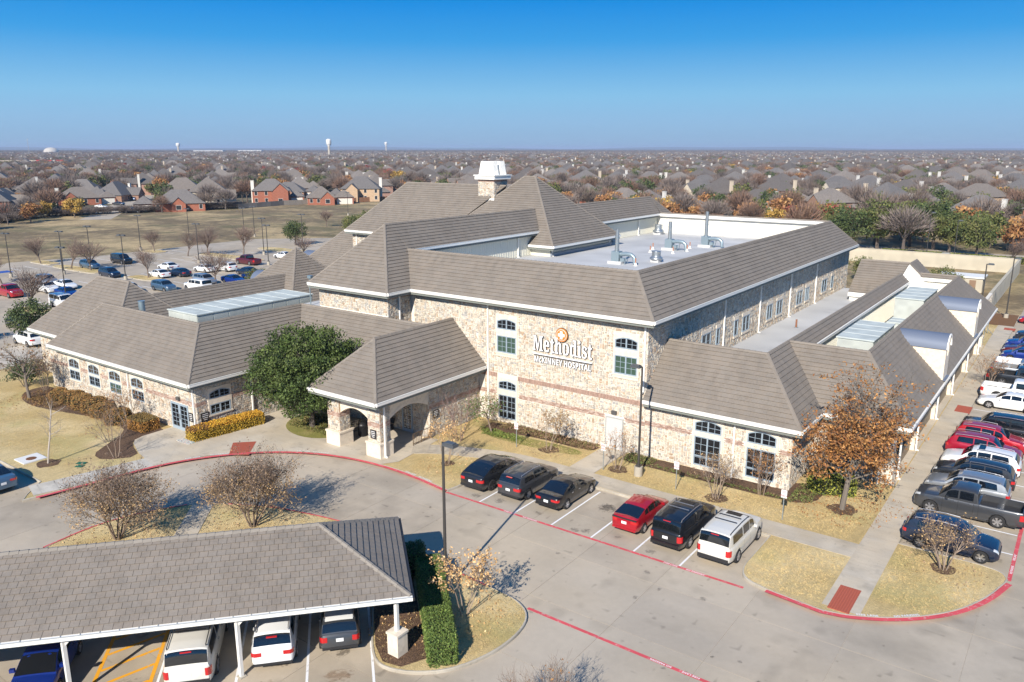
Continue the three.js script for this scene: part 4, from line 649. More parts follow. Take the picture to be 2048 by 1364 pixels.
{ // chimney on the left ridge
  const c = part('chimney', H), x0 = -59.4, x1 = -57.1, z0 = -77.6, z1 = -75.0; // stone shaft, white cornice, ribbed flue housing
  obj('shaft', new GB().box(x0, x1, 15.5, 18.2, z0, z1).geo(), M.mortar, c); stoneWall(fz(z1), x0, x1, 15.9, 17.9, [], 71); stoneWall(fx(x1), -z1, -z0, 15.9, 17.9, [], 72); brickBand(fz(z1), x0, x1, 17.92, 18.18, true, 73); brickBand(fx(x1), -z1, -z0, 17.92, 18.18, true, 74);
  const g = new GB().box(x0 - .3, x1 + .3, 18.2, 18.6, z0 - .3, z1 + .3); g.box(x0 - .4, x1 + .4, 18.6, 18.72, z0 - .4, z1 + .4); obj('cornice', g.geo(), M.gutter, c);
  const f = new GB(), fr = (a, b, c0, d) => { const A = [[a, 18.72, d], [b, 18.72, d], [b, 18.72, c0], [a, 18.72, c0]], ma = (a + b) / 2, mz = (c0 + d) / 2, B = A.map((p) => [lerp(p[0], ma, .22), 20.25, lerp(p[2], mz, .22)]); for (let i = 0; i < 4; i++) { const j = (i + 1) % 4; f.quad(A[i], A[j], B[j], B[i]); for (let q = 1; q < 5; q++) f.beam(A[i].map((v, m) => lerp(v, A[j][m], q / 5)), B[i].map((v, m) => lerp(v, B[j][m], q / 5)), .05, .05); } f.poly(B); };
  fr(x0 + .05, x1 - .05, z0 + .05, (z0 + z1) / 2 - .2); fr(x0 + .05, x1 - .05, (z0 + z1) / 2 + .2, z1 - .05); obj('flue_housing', f.geo(), M.gutter, c); obj('flashing', new GB().box(x0 - .12, x1 + .12, 15.6, 16.05, z1 - .2, z1 + .16).geo(), M.gutter, c);
}
for (const zc of [-67.05, -84.6]) { // barrel-roofed dormers
  const d = part('dormer', H), xf = -7.95, hw = .95, sp = 7.05, r = hw + .1, back = (y) => sx - (y - E1) / 1.005, n = 12;
  for (const s of [1, -1]) { const z = zc + s * hw; obj('cheek', new GB().poly([[xf, 4.75, z], [xf, sp + .05, z], [back(sp) - .3, sp + .05, z], [back(4.6) - .1, 4.6, z]]).geo(), M.limestone, d); } const sf = asShape((() => { const p = [[-hw, 4.6], [hw, 4.6], [hw, sp]]; for (let k = 1; k < n; k++) { const t = k / n * Math.PI; p.push([Math.cos(t) * hw, sp + Math.sin(t) * hw]); } p.push([-hw, sp]); return p; })()); const oval = []; for (let k = 0; k < 18; k++) { const t = k / 18 * Math.PI * 2; oval.push([Math.cos(t) * .42, sp - .1 + Math.sin(t) * .6]); } sf.holes.push(asPath(oval)); const F = frame(xf, zc, 0, -1, 1, 0);
  obj('front', fgeo(extr(sf, .12), F), M.limestone, d); obj('pane', fgeo(new THREE.ShapeGeometry(asShape(oval)), F, .05), M.glass, d);
  const tr = asShape((() => { const p = []; for (let k = 0; k <= n; k++) { const t = k / n * Math.PI; p.push([Math.cos(t) * r, sp + Math.sin(t) * r]); } for (let k = n; k >= 0; k--) { const t = k / n * Math.PI; p.push([Math.cos(t) * (r - .16), sp + Math.sin(t) * (r - .16)]); } return p; })()); obj('trim', fgeo(extr(tr, .1), F, .12), M.gutter, d);
  const rf = new GB(); for (let k = 0; k < n; k++) { const a = k / n * Math.PI, b = (k + 1) / n * Math.PI, P = (t, x) => [x, sp + Math.sin(t) * r, zc + Math.cos(t) * r], xb = (t) => back(sp + Math.sin(t) * r) - .25; rf.quad(P(a, xf + .14), P(b, xf + .14), P(b, xb(b)), P(a, xb(a))); } obj('barrel_roof', rf.geo(.6), M.zinc, d); const fl2 = new GB().beam([xf + .16, 4.66, zc + hw], [xf + .16, 4.66, zc - hw], .3, .05); obj('flashing', fl2.geo(), M.zinc, d);
}
{ // stones: the largest in view one by one, the rest together
  stones.forEach((t) => { t.v = t.a / (t.d * t.d); }); stones.sort((a, b) => b.v - a.v);
  stones.slice(0, 300).forEach((t) => obj('stone', tileGeo(t).geo(), M.stone, wallP)); const g = new GB(); stones.slice(300).forEach((t) => tileGeo(t, g)); obj('stones', g.geo(), M.stone, wallP).userData = { kind: 'stuff' }; obj('bricks', bricks.geo(), M.stone, wallP).userData = { kind: 'stuff' };
}
{ // wall sign
  const s = thing('hospital_sign', 'raised white letters reading Methodist McKinney Hospital below round orange cross emblem', 'sign', [0, 0, -49.4]);
  const word = (str, x0, x1, y, size, f, depth) => { const sc = size / f.data.resolution; let w = 0; for (const c of str) w += f.data.glyphs[c].ha * sc; const k = (x1 - x0) / w; let x = x0; for (const c of str) { if (c !== ' ') { const shp = f.generateShapes(c, size), g = new THREE.ExtrudeGeometry(shp, { depth, bevelEnabled: false, curveSegments: 4 }), ff = new THREE.ShapeGeometry(shp, 4); for (const q of [g, ff]) { q.scale(k, 1, 1); } g.translate(x, y, .1); ff.translate(x, y, .105 + depth); const L = obj('letter', g, M.signdark, s); obj('face', ff, M.signwhite, L); } x += f.data.glyphs[c].ha * sc * k; } };
  word('Methodist', -33.8, -28.5, 6.68, 1.17, serif, .11); word('McKINNEY HOSPITAL', -33.68, -28.6, 5.76, .46, font, .07);
  obj('underline', new GB().box(-33.75, -28.55, 6.36, 6.45, .1, .2).geo(), M.signwhite, s); obj('underline_edge', new GB().box(-33.75, -28.55, 6.33, 6.36, .1, .19).geo(), M.signdark, s);
  const disc = (r0, r1, z, m, n) => { const p = []; for (let k = 0; k < 36; k++) { const t = k / 36 * Math.PI * 2; p.push([Math.cos(t) * r1, Math.sin(t) * r1]); } const sh2 = asShape(p); const g = extr(sh2, .06); g.translate(-31.2, 8.15, z); obj(n, g, m, s); };
  disc(0, .55, .08, M.signdark, 'emblem_edge'); disc(0, .52, .12, M.orange, 'emblem_rim'); disc(0, .44, .135, M.signwhite, 'emblem_ring'); disc(0, .41, .15, M.orange, 'emblem_disc');
  const cr = new GB().box(-31.2 - .11, -31.2 + .11, 8.15 - .3, 8.15 + .3, .2, .235); cr.box(-31.2 - .29, -31.2 - .11, 8.15 - .11, 8.15 + .11, .2, .235).box(-31.2 + .11, -31.2 + .29, 8.15 - .11, 8.15 + .11, .2, .235); obj('cross', cr.geo(), M.signwhite, s);
}
// ---------------------------------------------------------------- vehicles
const interp = (a, f) => { if (f <= a[0][0]) return a[0][1]; for (let i = 1; i < a.length; i++) if (f <= a[i][0]) { const t = (f - a[i - 1][0]) / (a[i][0] - a[i - 1][0] || 1); return lerp(a[i - 1][1], a[i][1], t); } return a[a.length - 1][1]; };
const PLAN = [[0, .70], [.012, .80], [.04, .90], [.1, .965], [.2, .995], [.5, 1], [.82, .995], [.93, .965], [.985, .90], [1, .82]];
const TYPES = {
  suv: { L: 4.75, W: 1.88, H: 1.72, rw: .36, wf: .175, wr: .795, top: [[0, .60], [.012, .78], [.035, .90], [.1, .985], [.26, 1.09], [.5, 1.10], [.85, 1.13], [.965, 1.12], [.988, 1.06], [1, .93]], roof: [[.245, 1.08], [.30, 1.32], [.375, 1.60], [.43, 1.68], [.58, 1.72], [.78, 1.69], [.9, 1.63], [.935, 1.50], [.975, 1.12]], side: [[.325, .45], [.465, .625], [.64, .86]], ws: [.262, .385], rg: [.915, .966], rails: [.45, .88] },
  big: { L: 5.2, W: 2.02, H: 1.92, rw: .40, wf: .17, wr: .78, top: [[0, .66], [.008, .95], [.03, 1.08], [.1, 1.12], [.25, 1.18], [.5, 1.18], [.9, 1.20], [.985, 1.19], [.995, 1.14], [1, 1.02]], roof: [[.235, 1.17], [.285, 1.46], [.345, 1.76], [.40, 1.87], [.6, 1.92], [.85, 1.9], [.945, 1.86], [.962, 1.78], [.988, 1.2]], side: [[.305, .44], [.455, .62], [.645, .90]], ws: [.25, .355], rg: [.955, .984], rails: [.42, .92], box: 1 },
  sedan: { L: 4.85, W: 1.83, H: 1.45, rw: .33, wf: .19, wr: .785, top: [[0, .50], [.012, .64], [.04, .74], [.12, .83], [.28, .94], [.5, .955], [.8, 1.0], [.88, 1.03], [.965, 1.03], [.988, .98], [1, .88]], roof: [[.265, .93], [.33, 1.14], [.41, 1.36], [.47, 1.43], [.57, 1.45], [.67, 1.41], [.74, 1.31], [.86, 1.02]], side: [[.35, .50], [.515, .665], [.68, .745]], ws: [.28, .425], rg: [.69, .85] },
  hatch: { L: 4.55, W: 1.77, H: 1.48, rw: .32, wf: .2, wr: .8, top: [[0, .50], [.015, .66], [.05, .77], [.14, .87], [.26, .96], [.5, .98], [.8, 1.05], [.93, 1.12], [.975, 1.10], [.99, 1.02], [1, .92]], roof: [[.2, .93], [.28, 1.16], [.37, 1.39], [.44, 1.46], [.52, 1.48], [.66, 1.43], [.82, 1.27], [.95, 1.11]], side: [[.31, .475], [.49, .655], [.67, .77]], ws: [.22, .39], rg: [.72, .935] },
  coupe: { L: 5.0, W: 1.99, H: 1.66, rw: .39, wf: .175, wr: .79, top: [[0, .56], [.012, .74], [.04, .86], [.12, .98], [.25, 1.07], [.5, 1.08], [.8, 1.13], [.93, 1.16], [.975, 1.14], [.99, 1.06], [1, .95]], roof: [[.21, 1.05], [.28, 1.28], [.37, 1.54], [.44, 1.63], [.53, 1.66], [.66, 1.62], [.8, 1.46], [.945, 1.15]], side: [[.32, .47], [.485, .66], [.675, .80]], ws: [.225, .40], rg: [.71, .93] },
  pickup: { L: 5.85, W: 2.03, H: 1.93, rw: .41, wf: .165, wr: .775, top: [[0, .70], [.008, .98], [.025, 1.09], [.1, 1.15], [.24, 1.20], [.5, 1.20], [.6, 1.22], [.985, 1.22], [.996, 1.19], [1, 1.1]], roof: [[.22, 1.18], [.265, 1.46], [.325, 1.78], [.37, 1.89], [.46, 1.93], [.55, 1.91], [.578, 1.84], [.592, 1.22]], side: [[.285, .405], [.42, .545]], ws: [.235, .335], rg: [.581, .590], bed: [.605, .975], box: 1 },
  mini: { L: 4.25, W: 1.82, H: 1.55, rw: .33, wf: .19, wr: .81, top: [[0, .55], [.012, .74], [.04, .86], [.12, .95], [.24, 1.0], [.5, 1.02], [.95, 1.06], [.985, 1.03], [1, .93]], roof: [[.225, 1.0], [.29, 1.26], [.35, 1.46], [.42, 1.53], [.6, 1.55], [.85, 1.52], [.93, 1.46], [.945, 1.36], [.98, 1.06]], side: [[.31, .46], [.475, .65], [.665, .86]], ws: [.24, .36], rg: [.93, .972], rails: [.45, .86] },
};
function carShapes(key) {
  const t = TYPES[key], { L, W, rw } = t, X = (f) => L / 2 - f * L, xf = X(t.wf), xr = X(t.wr), ra = rw + .055, out = {};
  const hw = (f) => W / 2 * interp(PLAN, f), yb = (f) => interp([[0, .34], [.05, .24], [.3, .2], [.8, .22], [1, .36]], f);
  const arch = (x) => { let y = 0; for (const c of [xf, xr]) { const d = Math.abs(x - c); if (d < ra) y = Math.max(y, rw + Math.sqrt(ra * ra - d * d)); } return y; };
  const ring = (f) => { // bottom centre -> side -> top centre
    const w = hw(f), b = yb(f), T = interp(t.top, f), a = arch(X(f)), bed = t.bed && f > t.bed[0] && f < t.bed[1], m = lerp(b, T, .5);
    const r = [[0, Math.max(b, a)], [w * .90, Math.max(b, a)], [w * .965, Math.max(b + .1, a)], [w * .992, Math.max(lerp(b, T, .3), a)], [w, Math.max(m, a)], [w * .992, Math.max(lerp(b, T, .72), a + .01)], [w * .972, Math.max(T - .10, a + .02)], [w * .94, T - .025]];
    if (bed) r.push([w * .91, T], [w * .86, T - .01], [w * .85, .82], [0, .82]); else r.push([w * .86, T + .004], [w * .7, T + .018], [w * .4, T + .032], [0, T + .038]);
    return r;
  };
  const fs = new Set([0, .004, .012, .024, .04, 1, .996, .99, .985, .975, .96]); for (let k = 1; k < 40; k++) fs.add(k / 40); for (const c of [t.wf, t.wr]) for (let k = -8; k <= 8; k++) fs.add(c + k / 8 * .9999 * ra / L); if (t.bed) { for (const b of t.bed) { fs.add(b - .0005); fs.add(b + .0005); } }
  const F = [...fs].filter((f) => f >= 0 && f <= 1).sort((a, b) => a - b);
  const loft = (F, ringFn, close) => { const P = [], I = [], rows = F.map((f) => { const r = ringFn(f), full = [...r.map((p) => [X(f), p[1], p[0]]), ...r.slice(close ? 1 : 0, -1).reverse().map((p) => [X(f), p[1], -p[0]])]; return full; }), n = rows[0].length; rows.forEach((r) => r.forEach((p) => P.push(...p))); for (let i = 0; i < rows.length - 1; i++) for (let j = 0; j < (close ? n : n - 1); j++) { const a = i * n + j, b = i * n + (j + 1) % n, c = a + n, d = b + n; I.push(a, b, d, a, d, c); } if (close) { for (let j = 1; j < n - 1; j++) I.push(0, j + 1, j); const o = (rows.length - 1) * n; for (let j = 1; j < n - 1; j++) I.push(o, o + j, o + j + 1); } const g = new THREE.BufferGeometry(); g.setAttribute('position', new THREE.Float32BufferAttribute(P, 3)); g.setIndex(I); g.computeVertexNormals(); const q = toCreasedNormals(g, t.box ? .62 : .75); q.setAttribute('uv', new THREE.BufferAttribute(new Float32Array(q.attributes.position.count * 2), 2)); return q; };
  const bodyG = loft(F, ring, true);
  const Hm = Math.max(...t.roof.map((p) => p[1])), Wr = W / 2 * (t.box ? .80 : .74), cab0 = t.roof[0][0], cab1 = t.roof[t.roof.length - 1][0];
  const gh = (f) => { const w = hw(f) * .935, T = interp(t.top, f) - .03, R = Math.max(interp(t.roof, f), T + .004), k = clamp((R - T) / (Hm - 1.0), 0, 1), wr = lerp(w, Wr, Math.pow(k, .9)); return [[w, T], [lerp(w, wr, .45), lerp(T, R, .5)], [lerp(w, wr, .93), lerp(T, R, .9)], [wr * .93, R - .012 - .03 * k], [wr * .6, R + .008 * k], [0, R + .02 * k]]; };
  const GF = []; for (let k = 0; k <= 44; k++) GF.push(lerp(cab0, cab1, k / 44)); for (const p of t.roof) GF.push(p[0]); GF.sort((a, b) => a - b);
  const cabG = loft(GF.filter((f, i) => !i || f - GF[i - 1] > 1e-4), gh, false);
  out.body = mergeGeometries([bodyG, cabG]);
  const ghs = (f, s, off) => { const r = gh(f), k = clamp(s, 0, 1) * (r.length - 1), i = Math.min(r.length - 2, Math.floor(k)), u = k - i; return [X(f), lerp(r[i][1], r[i + 1][1], u) + off * .6, lerp(r[i][0], r[i + 1][0], u) + off]; };
  const patch = (f0, f1, s0, s1, nf, ns, side, off, slantA = 0, slantB = 0) => { const g = new GB(), P = (i, j) => { const s = lerp(s0, s1, j / ns), f = lerp(f0 + slantA * s, f1 + slantB * s, i / nf), p = ghs(f, s, off); return [p[0], p[1], p[2] * side]; }; for (let i = 0; i < nf; i++) for (let j = 0; j < ns; j++) { const q = [P(i, j), P(i + 1, j), P(i + 1, j + 1), P(i, j + 1)]; side > 0 ? g.quad(q[0], q[3], q[2], q[1]) : g.quad(...q); } return g.geo(.8); };
  const over = (f0, f1, s0, nf, off, dx) => { const g = new GB(), ns = 8, P = (i, j) => { const f = lerp(f0, f1, i / nf), a = Math.abs(j / ns * 2 - 1), s = 1 - a * (1 - s0), p = ghs(f, s, 0); return [p[0] + dx, p[1] + off, p[2] * (j / ns < .5 ? 1 : -1) * .985]; }; for (let i = 0; i < nf; i++) for (let j = 0; j < ns; j++) g.quad(P(i, j), P(i + 1, j), P(i + 1, j + 1), P(i, j + 1)); return g.geo(.8); };
  out.windshield = over(t.ws[0], t.ws[1], .42, 5, .012, .008); out.rear_window = over(t.rg[0], t.rg[1], .42, 4, .010, -.012);
  out.side = []; t.side.forEach(([a, b], i) => { for (const s of [1, -1]) out.side.push(patch(a, b, .07, .36, 6, 2, s, .010, i === 0 ? .06 : 0, i === t.side.length - 1 && !t.box ? -.06 : 0)); });
  const bs = (f, k) => { const r = ring(f), i = Math.floor(k), u = k - i; return [X(f), lerp(r[i][1], r[i + 1][1], u), lerp(r[i][0], r[i + 1][0], u)]; };
  out.seams = []; const cuts = [t.side[0][0] - .015, ...t.side.slice(0, t.bed ? 2 : -1).map((s) => s[1] + .008)]; if (t.bed) cuts.push(.598); cuts.forEach((f) => { for (const s of [1, -1]) { const g = new GB(), w = .0011; for (let k = 2; k < 7; k++) { const a = bs(f - w, k), b = bs(f + w, k), c = bs(f + w, k + 1), d = bs(f - w, k + 1), o = .0035, m = (p) => [p[0], p[1], (p[2] + o) * s]; s > 0 ? g.quad(m(a), m(d), m(c), m(b)) : g.quad(m(a), m(b), m(c), m(d)); } out.seams.push(g.geo()); } });
  out.handles = []; for (const f of t.side.slice(0, 2).map((s) => s[1] - .012)) for (const s of [1, -1]) { const p = bs(f, 6.2); const g = new GB().box(p[0] - .09, p[0] + .09, p[1] - .018, p[1] + .018, Math.min(p[2] * s, (p[2] + .03) * s), Math.max(p[2] * s, (p[2] + .03) * s)); out.handles.push(g.geo()); }
  const lightAt = (f0, f1, k0, k1, off) => [1, -1].map((s) => { const g = new GB(), nf = 5, nk = 4, P = (i, j) => { const f = lerp(f0, f1, i / nf), p = bs(f, lerp(k0, k1, j / nk)), dx = f < .5 ? off : -off; return [p[0] + dx * (f < .06 || f > .94 ? 1 : .2), p[1] + off * .3, (p[2] + off) * s]; }; for (let i = 0; i < nf; i++) for (let j = 0; j < nk; j++) { const q = [P(i, j), P(i, j + 1), P(i + 1, j + 1), P(i + 1, j)]; s > 0 ? g.quad(...q) : g.quad(q[0], q[3], q[2], q[1]); } return g.geo(.8); });
  out.headlights = lightAt(.010, .062, 6.15, 8.2, .012); { const [ya, yz, za] = t.box ? [.72, 1.08, .85] : key === 'sedan' ? [.74, .90, .5] : key === 'mini' ? [.72, .98, .72] : [.80, 1.0, .58]; out.taillights = [1, -1].map((s) => { const ns = 6, g = new GB(), P = (i, y) => { const u = i / ns, k = lerp(za, 1, Math.min(1, u * 1.35)), f = u < .74 ? 1 : lerp(1, .955, (u - .74) / .26); const w = hw(f) * (u < .74 ? Math.min(k, 1) : 1) + (u >= .74 ? .014 : 0); return [X(f) - (u < .74 ? .016 : .010), y, w * s]; }; for (let i = 0; i < ns; i++) { const q = [P(i, ya + .03 * (1 - i / ns)), P(i + 1, ya), P(i + 1, yz), P(i, yz)]; s > 0 ? g.quad(q[3], q[2], q[1], q[0]) : g.quad(...q); } return g.geo(.8); }); }
  const e = L / 2, rearY = t.box ? .86 : key === 'sedan' ? .70 : .80;
  out.plate = new GB().box(-e - .012, -e + .02, rearY - .08, rearY + .08, -.16, .16).geo(); out.bumper = new GB().box(-e - (t.box ? .05 : .02), -e + .25, .36, t.box ? .58 : .48, -W * .42, W * .42).geo(); out.grille = new GB().box(e - .2, e + .006, .38, .70, -W * .28, W * .28).geo(); out.under = new GB().box(-e + .35, e - .35, .19, .6, -W * .40, W * .40).geo();
  out.mirrors = [1, -1].map((s) => { const f = t.ws[0] + .075, z = hw(f) * .95 * s, y = interp(t.top, f) + .06; return new GB().box(X(f) - .07, X(f) + .07, y - .06, y + .09, Math.min(z, z + .2 * s), Math.max(z, z + .2 * s)).geo(); });
  if (t.rails) out.rails = [1, -1].map((s) => { const g = new GB(), pts = []; for (let k = 0; k <= 6; k++) { const f = lerp(t.rails[0], t.rails[1], k / 6), r = gh(f); pts.push([X(f), r[3][1] + .075, r[3][0] * .98 * s]); } g.tube(pts, pts.map(() => .022), 5); for (const k of [0, 6]) g.beam([pts[k][0], pts[k][1] - .07, pts[k][2]], pts[k], .04, .04); return g.geo(); });
  if (t.bed) { const a = X(t.bed[0]), b = X(t.bed[1]), w = W / 2 * .83, g = new GB().quad([b, .835, w], [a, .835, w], [a, .835, -w], [b, .835, -w]); for (let k = -4; k <= 4; k++) g.box(b + .02, a - .02, .835, .85, k * .19 - .03, k * .19 + .03); out.bedliner = g.geo(); }
  // wheels
  const ww = .115, prof = [[rw * .62, -ww], [rw * .9, -ww], [rw * .985, -ww * .75], [rw, -ww * .4], [rw, ww * .4], [rw * .985, ww * .75], [rw * .9, ww], [rw * .62, ww]].map((p) => new THREE.Vector2(p[0], p[1])); const tyre = new THREE.LatheGeometry(prof, 22); tyre.rotateX(Math.PI / 2); out.tyre = tyre;
  const rim = new GB(), ns = t.box ? 6 : 5; rim.tube([[0, 0, ww * .1], [0, 0, ww * .86]], [rw * .16, rw * .15], 10); rim.poly([...Array(10)].map((_, k) => [Math.cos(k / 10 * 6.283) * rw * .15, Math.sin(k / 10 * 6.283) * rw * .15, ww * .86])); for (let k = 0; k < ns * 2; k++) { const tt = k / (ns * 2) * Math.PI * 2 + (k % 2 ? .12 : -.12), a = [Math.cos(tt) * rw * .1, Math.sin(tt) * rw * .1, ww * .78], b = [Math.cos(tt) * rw * .64, Math.sin(tt) * rw * .64, ww * .82]; rim.beam(a, b, .05, .06); } for (let k = 0; k < 22; k++) { const a = k / 22 * Math.PI * 2, b = (k + 1) / 22 * Math.PI * 2, P = (q, r, z) => [Math.cos(q) * r, Math.sin(q) * r, z]; rim.quad(P(a, rw * .6, ww * .95), P(b, rw * .6, ww * .95), P(b, rw * .67, ww * .95), P(a, rw * .67, ww * .95)); rim.quad(P(a, rw * .6, -ww * .2), P(b, rw * .6, -ww * .2), P(b, rw * .6, ww * .95), P(a, rw * .6, ww * .95)); } out.rim = rim.geo(); const disc = new GB(); disc.poly([...Array(16)].map((_, k) => [Math.cos(k / 16 * 6.283) * rw * .6, Math.sin(k / 16 * 6.283) * rw * .6, -ww * .1])); out.disc = disc.geo();
  out.wheels = [[xf, W / 2 - .105, 1], [xf, -W / 2 + .105, -1], [xr, W / 2 - .105, 1], [xr, -W / 2 + .105, -1]];
  return out;
}
const carCache = {}, paints = {};
const paint = (r, g, b, m = .25) => { const k = [r, g, b].join(); return paints[k] ||= new THREE.MeshPhysicalMaterial({ color: C(r, g, b), roughness: .34, metalness: m, clearcoat: 1, clearcoatRoughness: .04 }); };
const CG = { glass: new THREE.MeshPhysicalMaterial({ color: C(.008, .010, .013), roughness: .03, specularIntensity: 1, ior: 1.95 }), tail: new THREE.MeshPhysicalMaterial({ color: C(.50, .012, .016), roughness: .15, clearcoat: 1 }), head: new THREE.MeshPhysicalMaterial({ color: C(.62, .64, .66), roughness: .1, metalness: .3, clearcoat: 1 }), plate: plain(.75, .77, .78, .4), dark: plain(.022, .022, .024, .55), rim: plain(.58, .58, .6, .28, .85), rimdark: plain(.06, .06, .065, .3, .6), rail: plain(.5, .5, .52, .3, .8), seam: plain(.01, .01, .011, .8) };
function makeCar(key, col, name, label, pos, turn, o = {}) {
  const g = carCache[key] ||= carShapes(key), c = thing(name, label, name.includes('pickup') ? 'pickup' : 'car', pos, turn, o.group), detail = o.detail ?? 2;
  const add = (n, geo, m, p = c) => { const q = obj(n, geo, m, p); return q; };
  add('body', g.body, col); add('windshield', g.windshield, CG.glass); add('rear_window', g.rear_window, CG.glass); g.side.forEach((s) => add('side_window', s, CG.glass)); g.taillights.forEach((s) => add('taillight', s, CG.tail)); g.headlights.forEach((s) => add('headlight', s, CG.head)); add('underbody', g.under, CG.dark);
  for (const [x, z, s] of g.wheels) { const w = part('wheel', c); w.position.set(x, TYPES[key].rw, z); if (s < 0) w.rotation.y = Math.PI; add('tyre', g.tyre, M.rubber, w); add('rim', g.rim, o.darkRim ? CG.rimdark : CG.rim, w); add('brake_disc', g.disc, CG.dark, w); }
  if (detail > 0) { add('licence_plate', g.plate, CG.plate); add('bumper', g.bumper, (o.paintBumper ?? (key === 'sedan' || key === 'hatch')) ? col : CG.dark); add('grille', g.grille, CG.dark); g.mirrors.forEach((s) => add('mirror', s, o.darkMirror ? CG.dark : col)); if (g.bedliner) add('bed_liner', g.bedliner, CG.dark); if (g.rails && o.rails !== 0) g.rails.forEach((s) => add('roof_rail', s, o.railMat || CG.rail)); }
  if (detail > 1) { g.seams.forEach((s) => add('door_seam', s, CG.seam)); g.handles.forEach((s) => add('door_handle', s, o.chrome ? CG.rail : col)); }
  if (o.sunroof) { const [a, b] = o.sunroof, t = TYPES[key], X = (f) => t.L / 2 - f * t.L, y = interp(t.roof, (a + b) / 2) + .022; add('sunroof', new GB().box(X(b), X(a), y - .01, y + .012, -.42, .42).geo(), CG.glass); }
  if (o.bars) { const t = TYPES[key]; for (const f of o.bars) add('roof_bar', new GB().box(t.L / 2 - f * t.L - .03, t.L / 2 - f * t.L + .03, t.H + .07, t.H + .1, -.62, .62).geo(), o.barMat || CG.rail); }
  if (o.brakelight) { const t = TYPES[key]; add('brake_light', new GB().box(-t.L / 2 + .14, -t.L / 2 + .22, t.H - .16, t.H - .12, -.22, .22).geo(), CG.tail); }
  if (o.lightbar) { const t = TYPES[key]; add('light_bar', new GB().box(-t.L / 2 - .006, -t.L / 2 + .12, 1.0, 1.07, -t.W * .43, t.W * .43).geo(), CG.dark); }
  return c;
}
const BLACK = paint(.010, .011, .014), NAVY = paint(.012, .022, .05), WHITE = paint(.78, .78, .77, 0), PEARL = paint(.70, .68, .62, .05), RED = paint(.42, .006, .018), CRIMSON = paint(.36, .006, .03), SILVER = paint(.36, .38, .40, .6), GREY = paint(.075, .078, .085, .5), CHAR = paint(.025, .028, .034, .4), BLUE = paint(.006, .03, .22), TEAL = paint(.02, .09, .16), MAROON = paint(.10, .008, .018), SKYB = paint(.10, .17, .25, .5);
const NZ = Math.PI / 2; // nose towards -z
{ // the six cars in the front bay
  makeCar('coupe', CHAR, 'crossover_car', 'charcoal fastback crossover parked first beside the portico lawn', [-30.5, 0, -39.9], NZ, { darkRim: 1, rails: 0, darkMirror: 1 });
  makeCar('suv', GREY, 'sport_utility_car', 'dark grey sport utility with silver roof rails between charcoal crossover and black sedan', [-27.75, 0, -40.1], NZ, { brakelight: 1 });
  makeCar('sedan', BLACK, 'sedan_car', 'black sedan with wide red taillights beside the empty bay', [-25.0, 0, -40.35], NZ, { paintBumper: 1, chrome: 1 });
  makeCar('hatch', RED, 'hatchback_car', 'bright red sloping hatchback beside the empty bay', [-19.65, 0, -40.25], NZ, { lightbar: 1 });
  makeCar('big', BLACK, 'sport_utility_car', 'glossy black large sport utility with roof bars and sunroof', [-16.9, 0, -40.2], NZ, { paintBumper: 1, brakelight: 1, bars: [.55, .68], sunroof: [.42, .52] });
  makeCar('big', PEARL, 'sport_utility_car', 'pearl white large sport utility with sunroof beside the rounded lawn', [-14.15, 0, -40.25], NZ, { brakelight: 1, bars: [.56, .68], barMat: CG.dark, sunroof: [.40, .48], railMat: CG.dark });
}
{ // under the carport; rear towards the camera
  const turn = Math.atan2(-CV[1], CV[0]), at = (u, v) => { const p = cp(u, v); return [p[0], 0, p[1]]; };
  makeCar('mini', paint(.055, .06, .068), 'small_car', 'dark grey small car with white roof at end of carport', at(-3.1, 2.9), turn, { rails: 1 });
  const roofM = scene.children[scene.children.length - 1]; obj('roof_panel', (() => { const g = new GB(), t = TYPES.mini, X = (f) => t.L / 2 - f * t.L; const N = 10; for (let i = 0; i < N; i++) { const a = lerp(.4, .9, i / N), b = lerp(.4, .9, (i + 1) / N); for (let j = 0; j < 6; j++) { const z = (k) => lerp(-.6, .6, k / 6), y = (f, zz) => interp(t.roof, f) + .028 - .05 * zz * zz; g.quad([X(b), y(b, z(j + 1)), z(j + 1)], [X(a), y(a, z(j + 1)), z(j + 1)], [X(a), y(a, z(j)), z(j)], [X(b), y(b, z(j)), z(j)]); } } return g.geo(.6); })(), WHITE, roofM);
  makeCar('suv', WHITE, 'sport_utility_car', 'white sport utility parked in the middle of the carport', at(-5.9, 2.6), turn, { brakelight: 1 });
  makeCar('big', PEARL, 'sport_utility_car', 'pearl white large sport utility beside yellow hatching under carport', at(-9.2, 2.15), turn, { brakelight: 1, bars: [.62, .74], barMat: CG.dark, railMat: CG.dark });
  makeCar('hatch', BLUE, 'hatchback_car', 'bright blue car nosed out of carport beyond yellow hatching', at(-15.2, 2.0), turn + Math.PI, {});
}
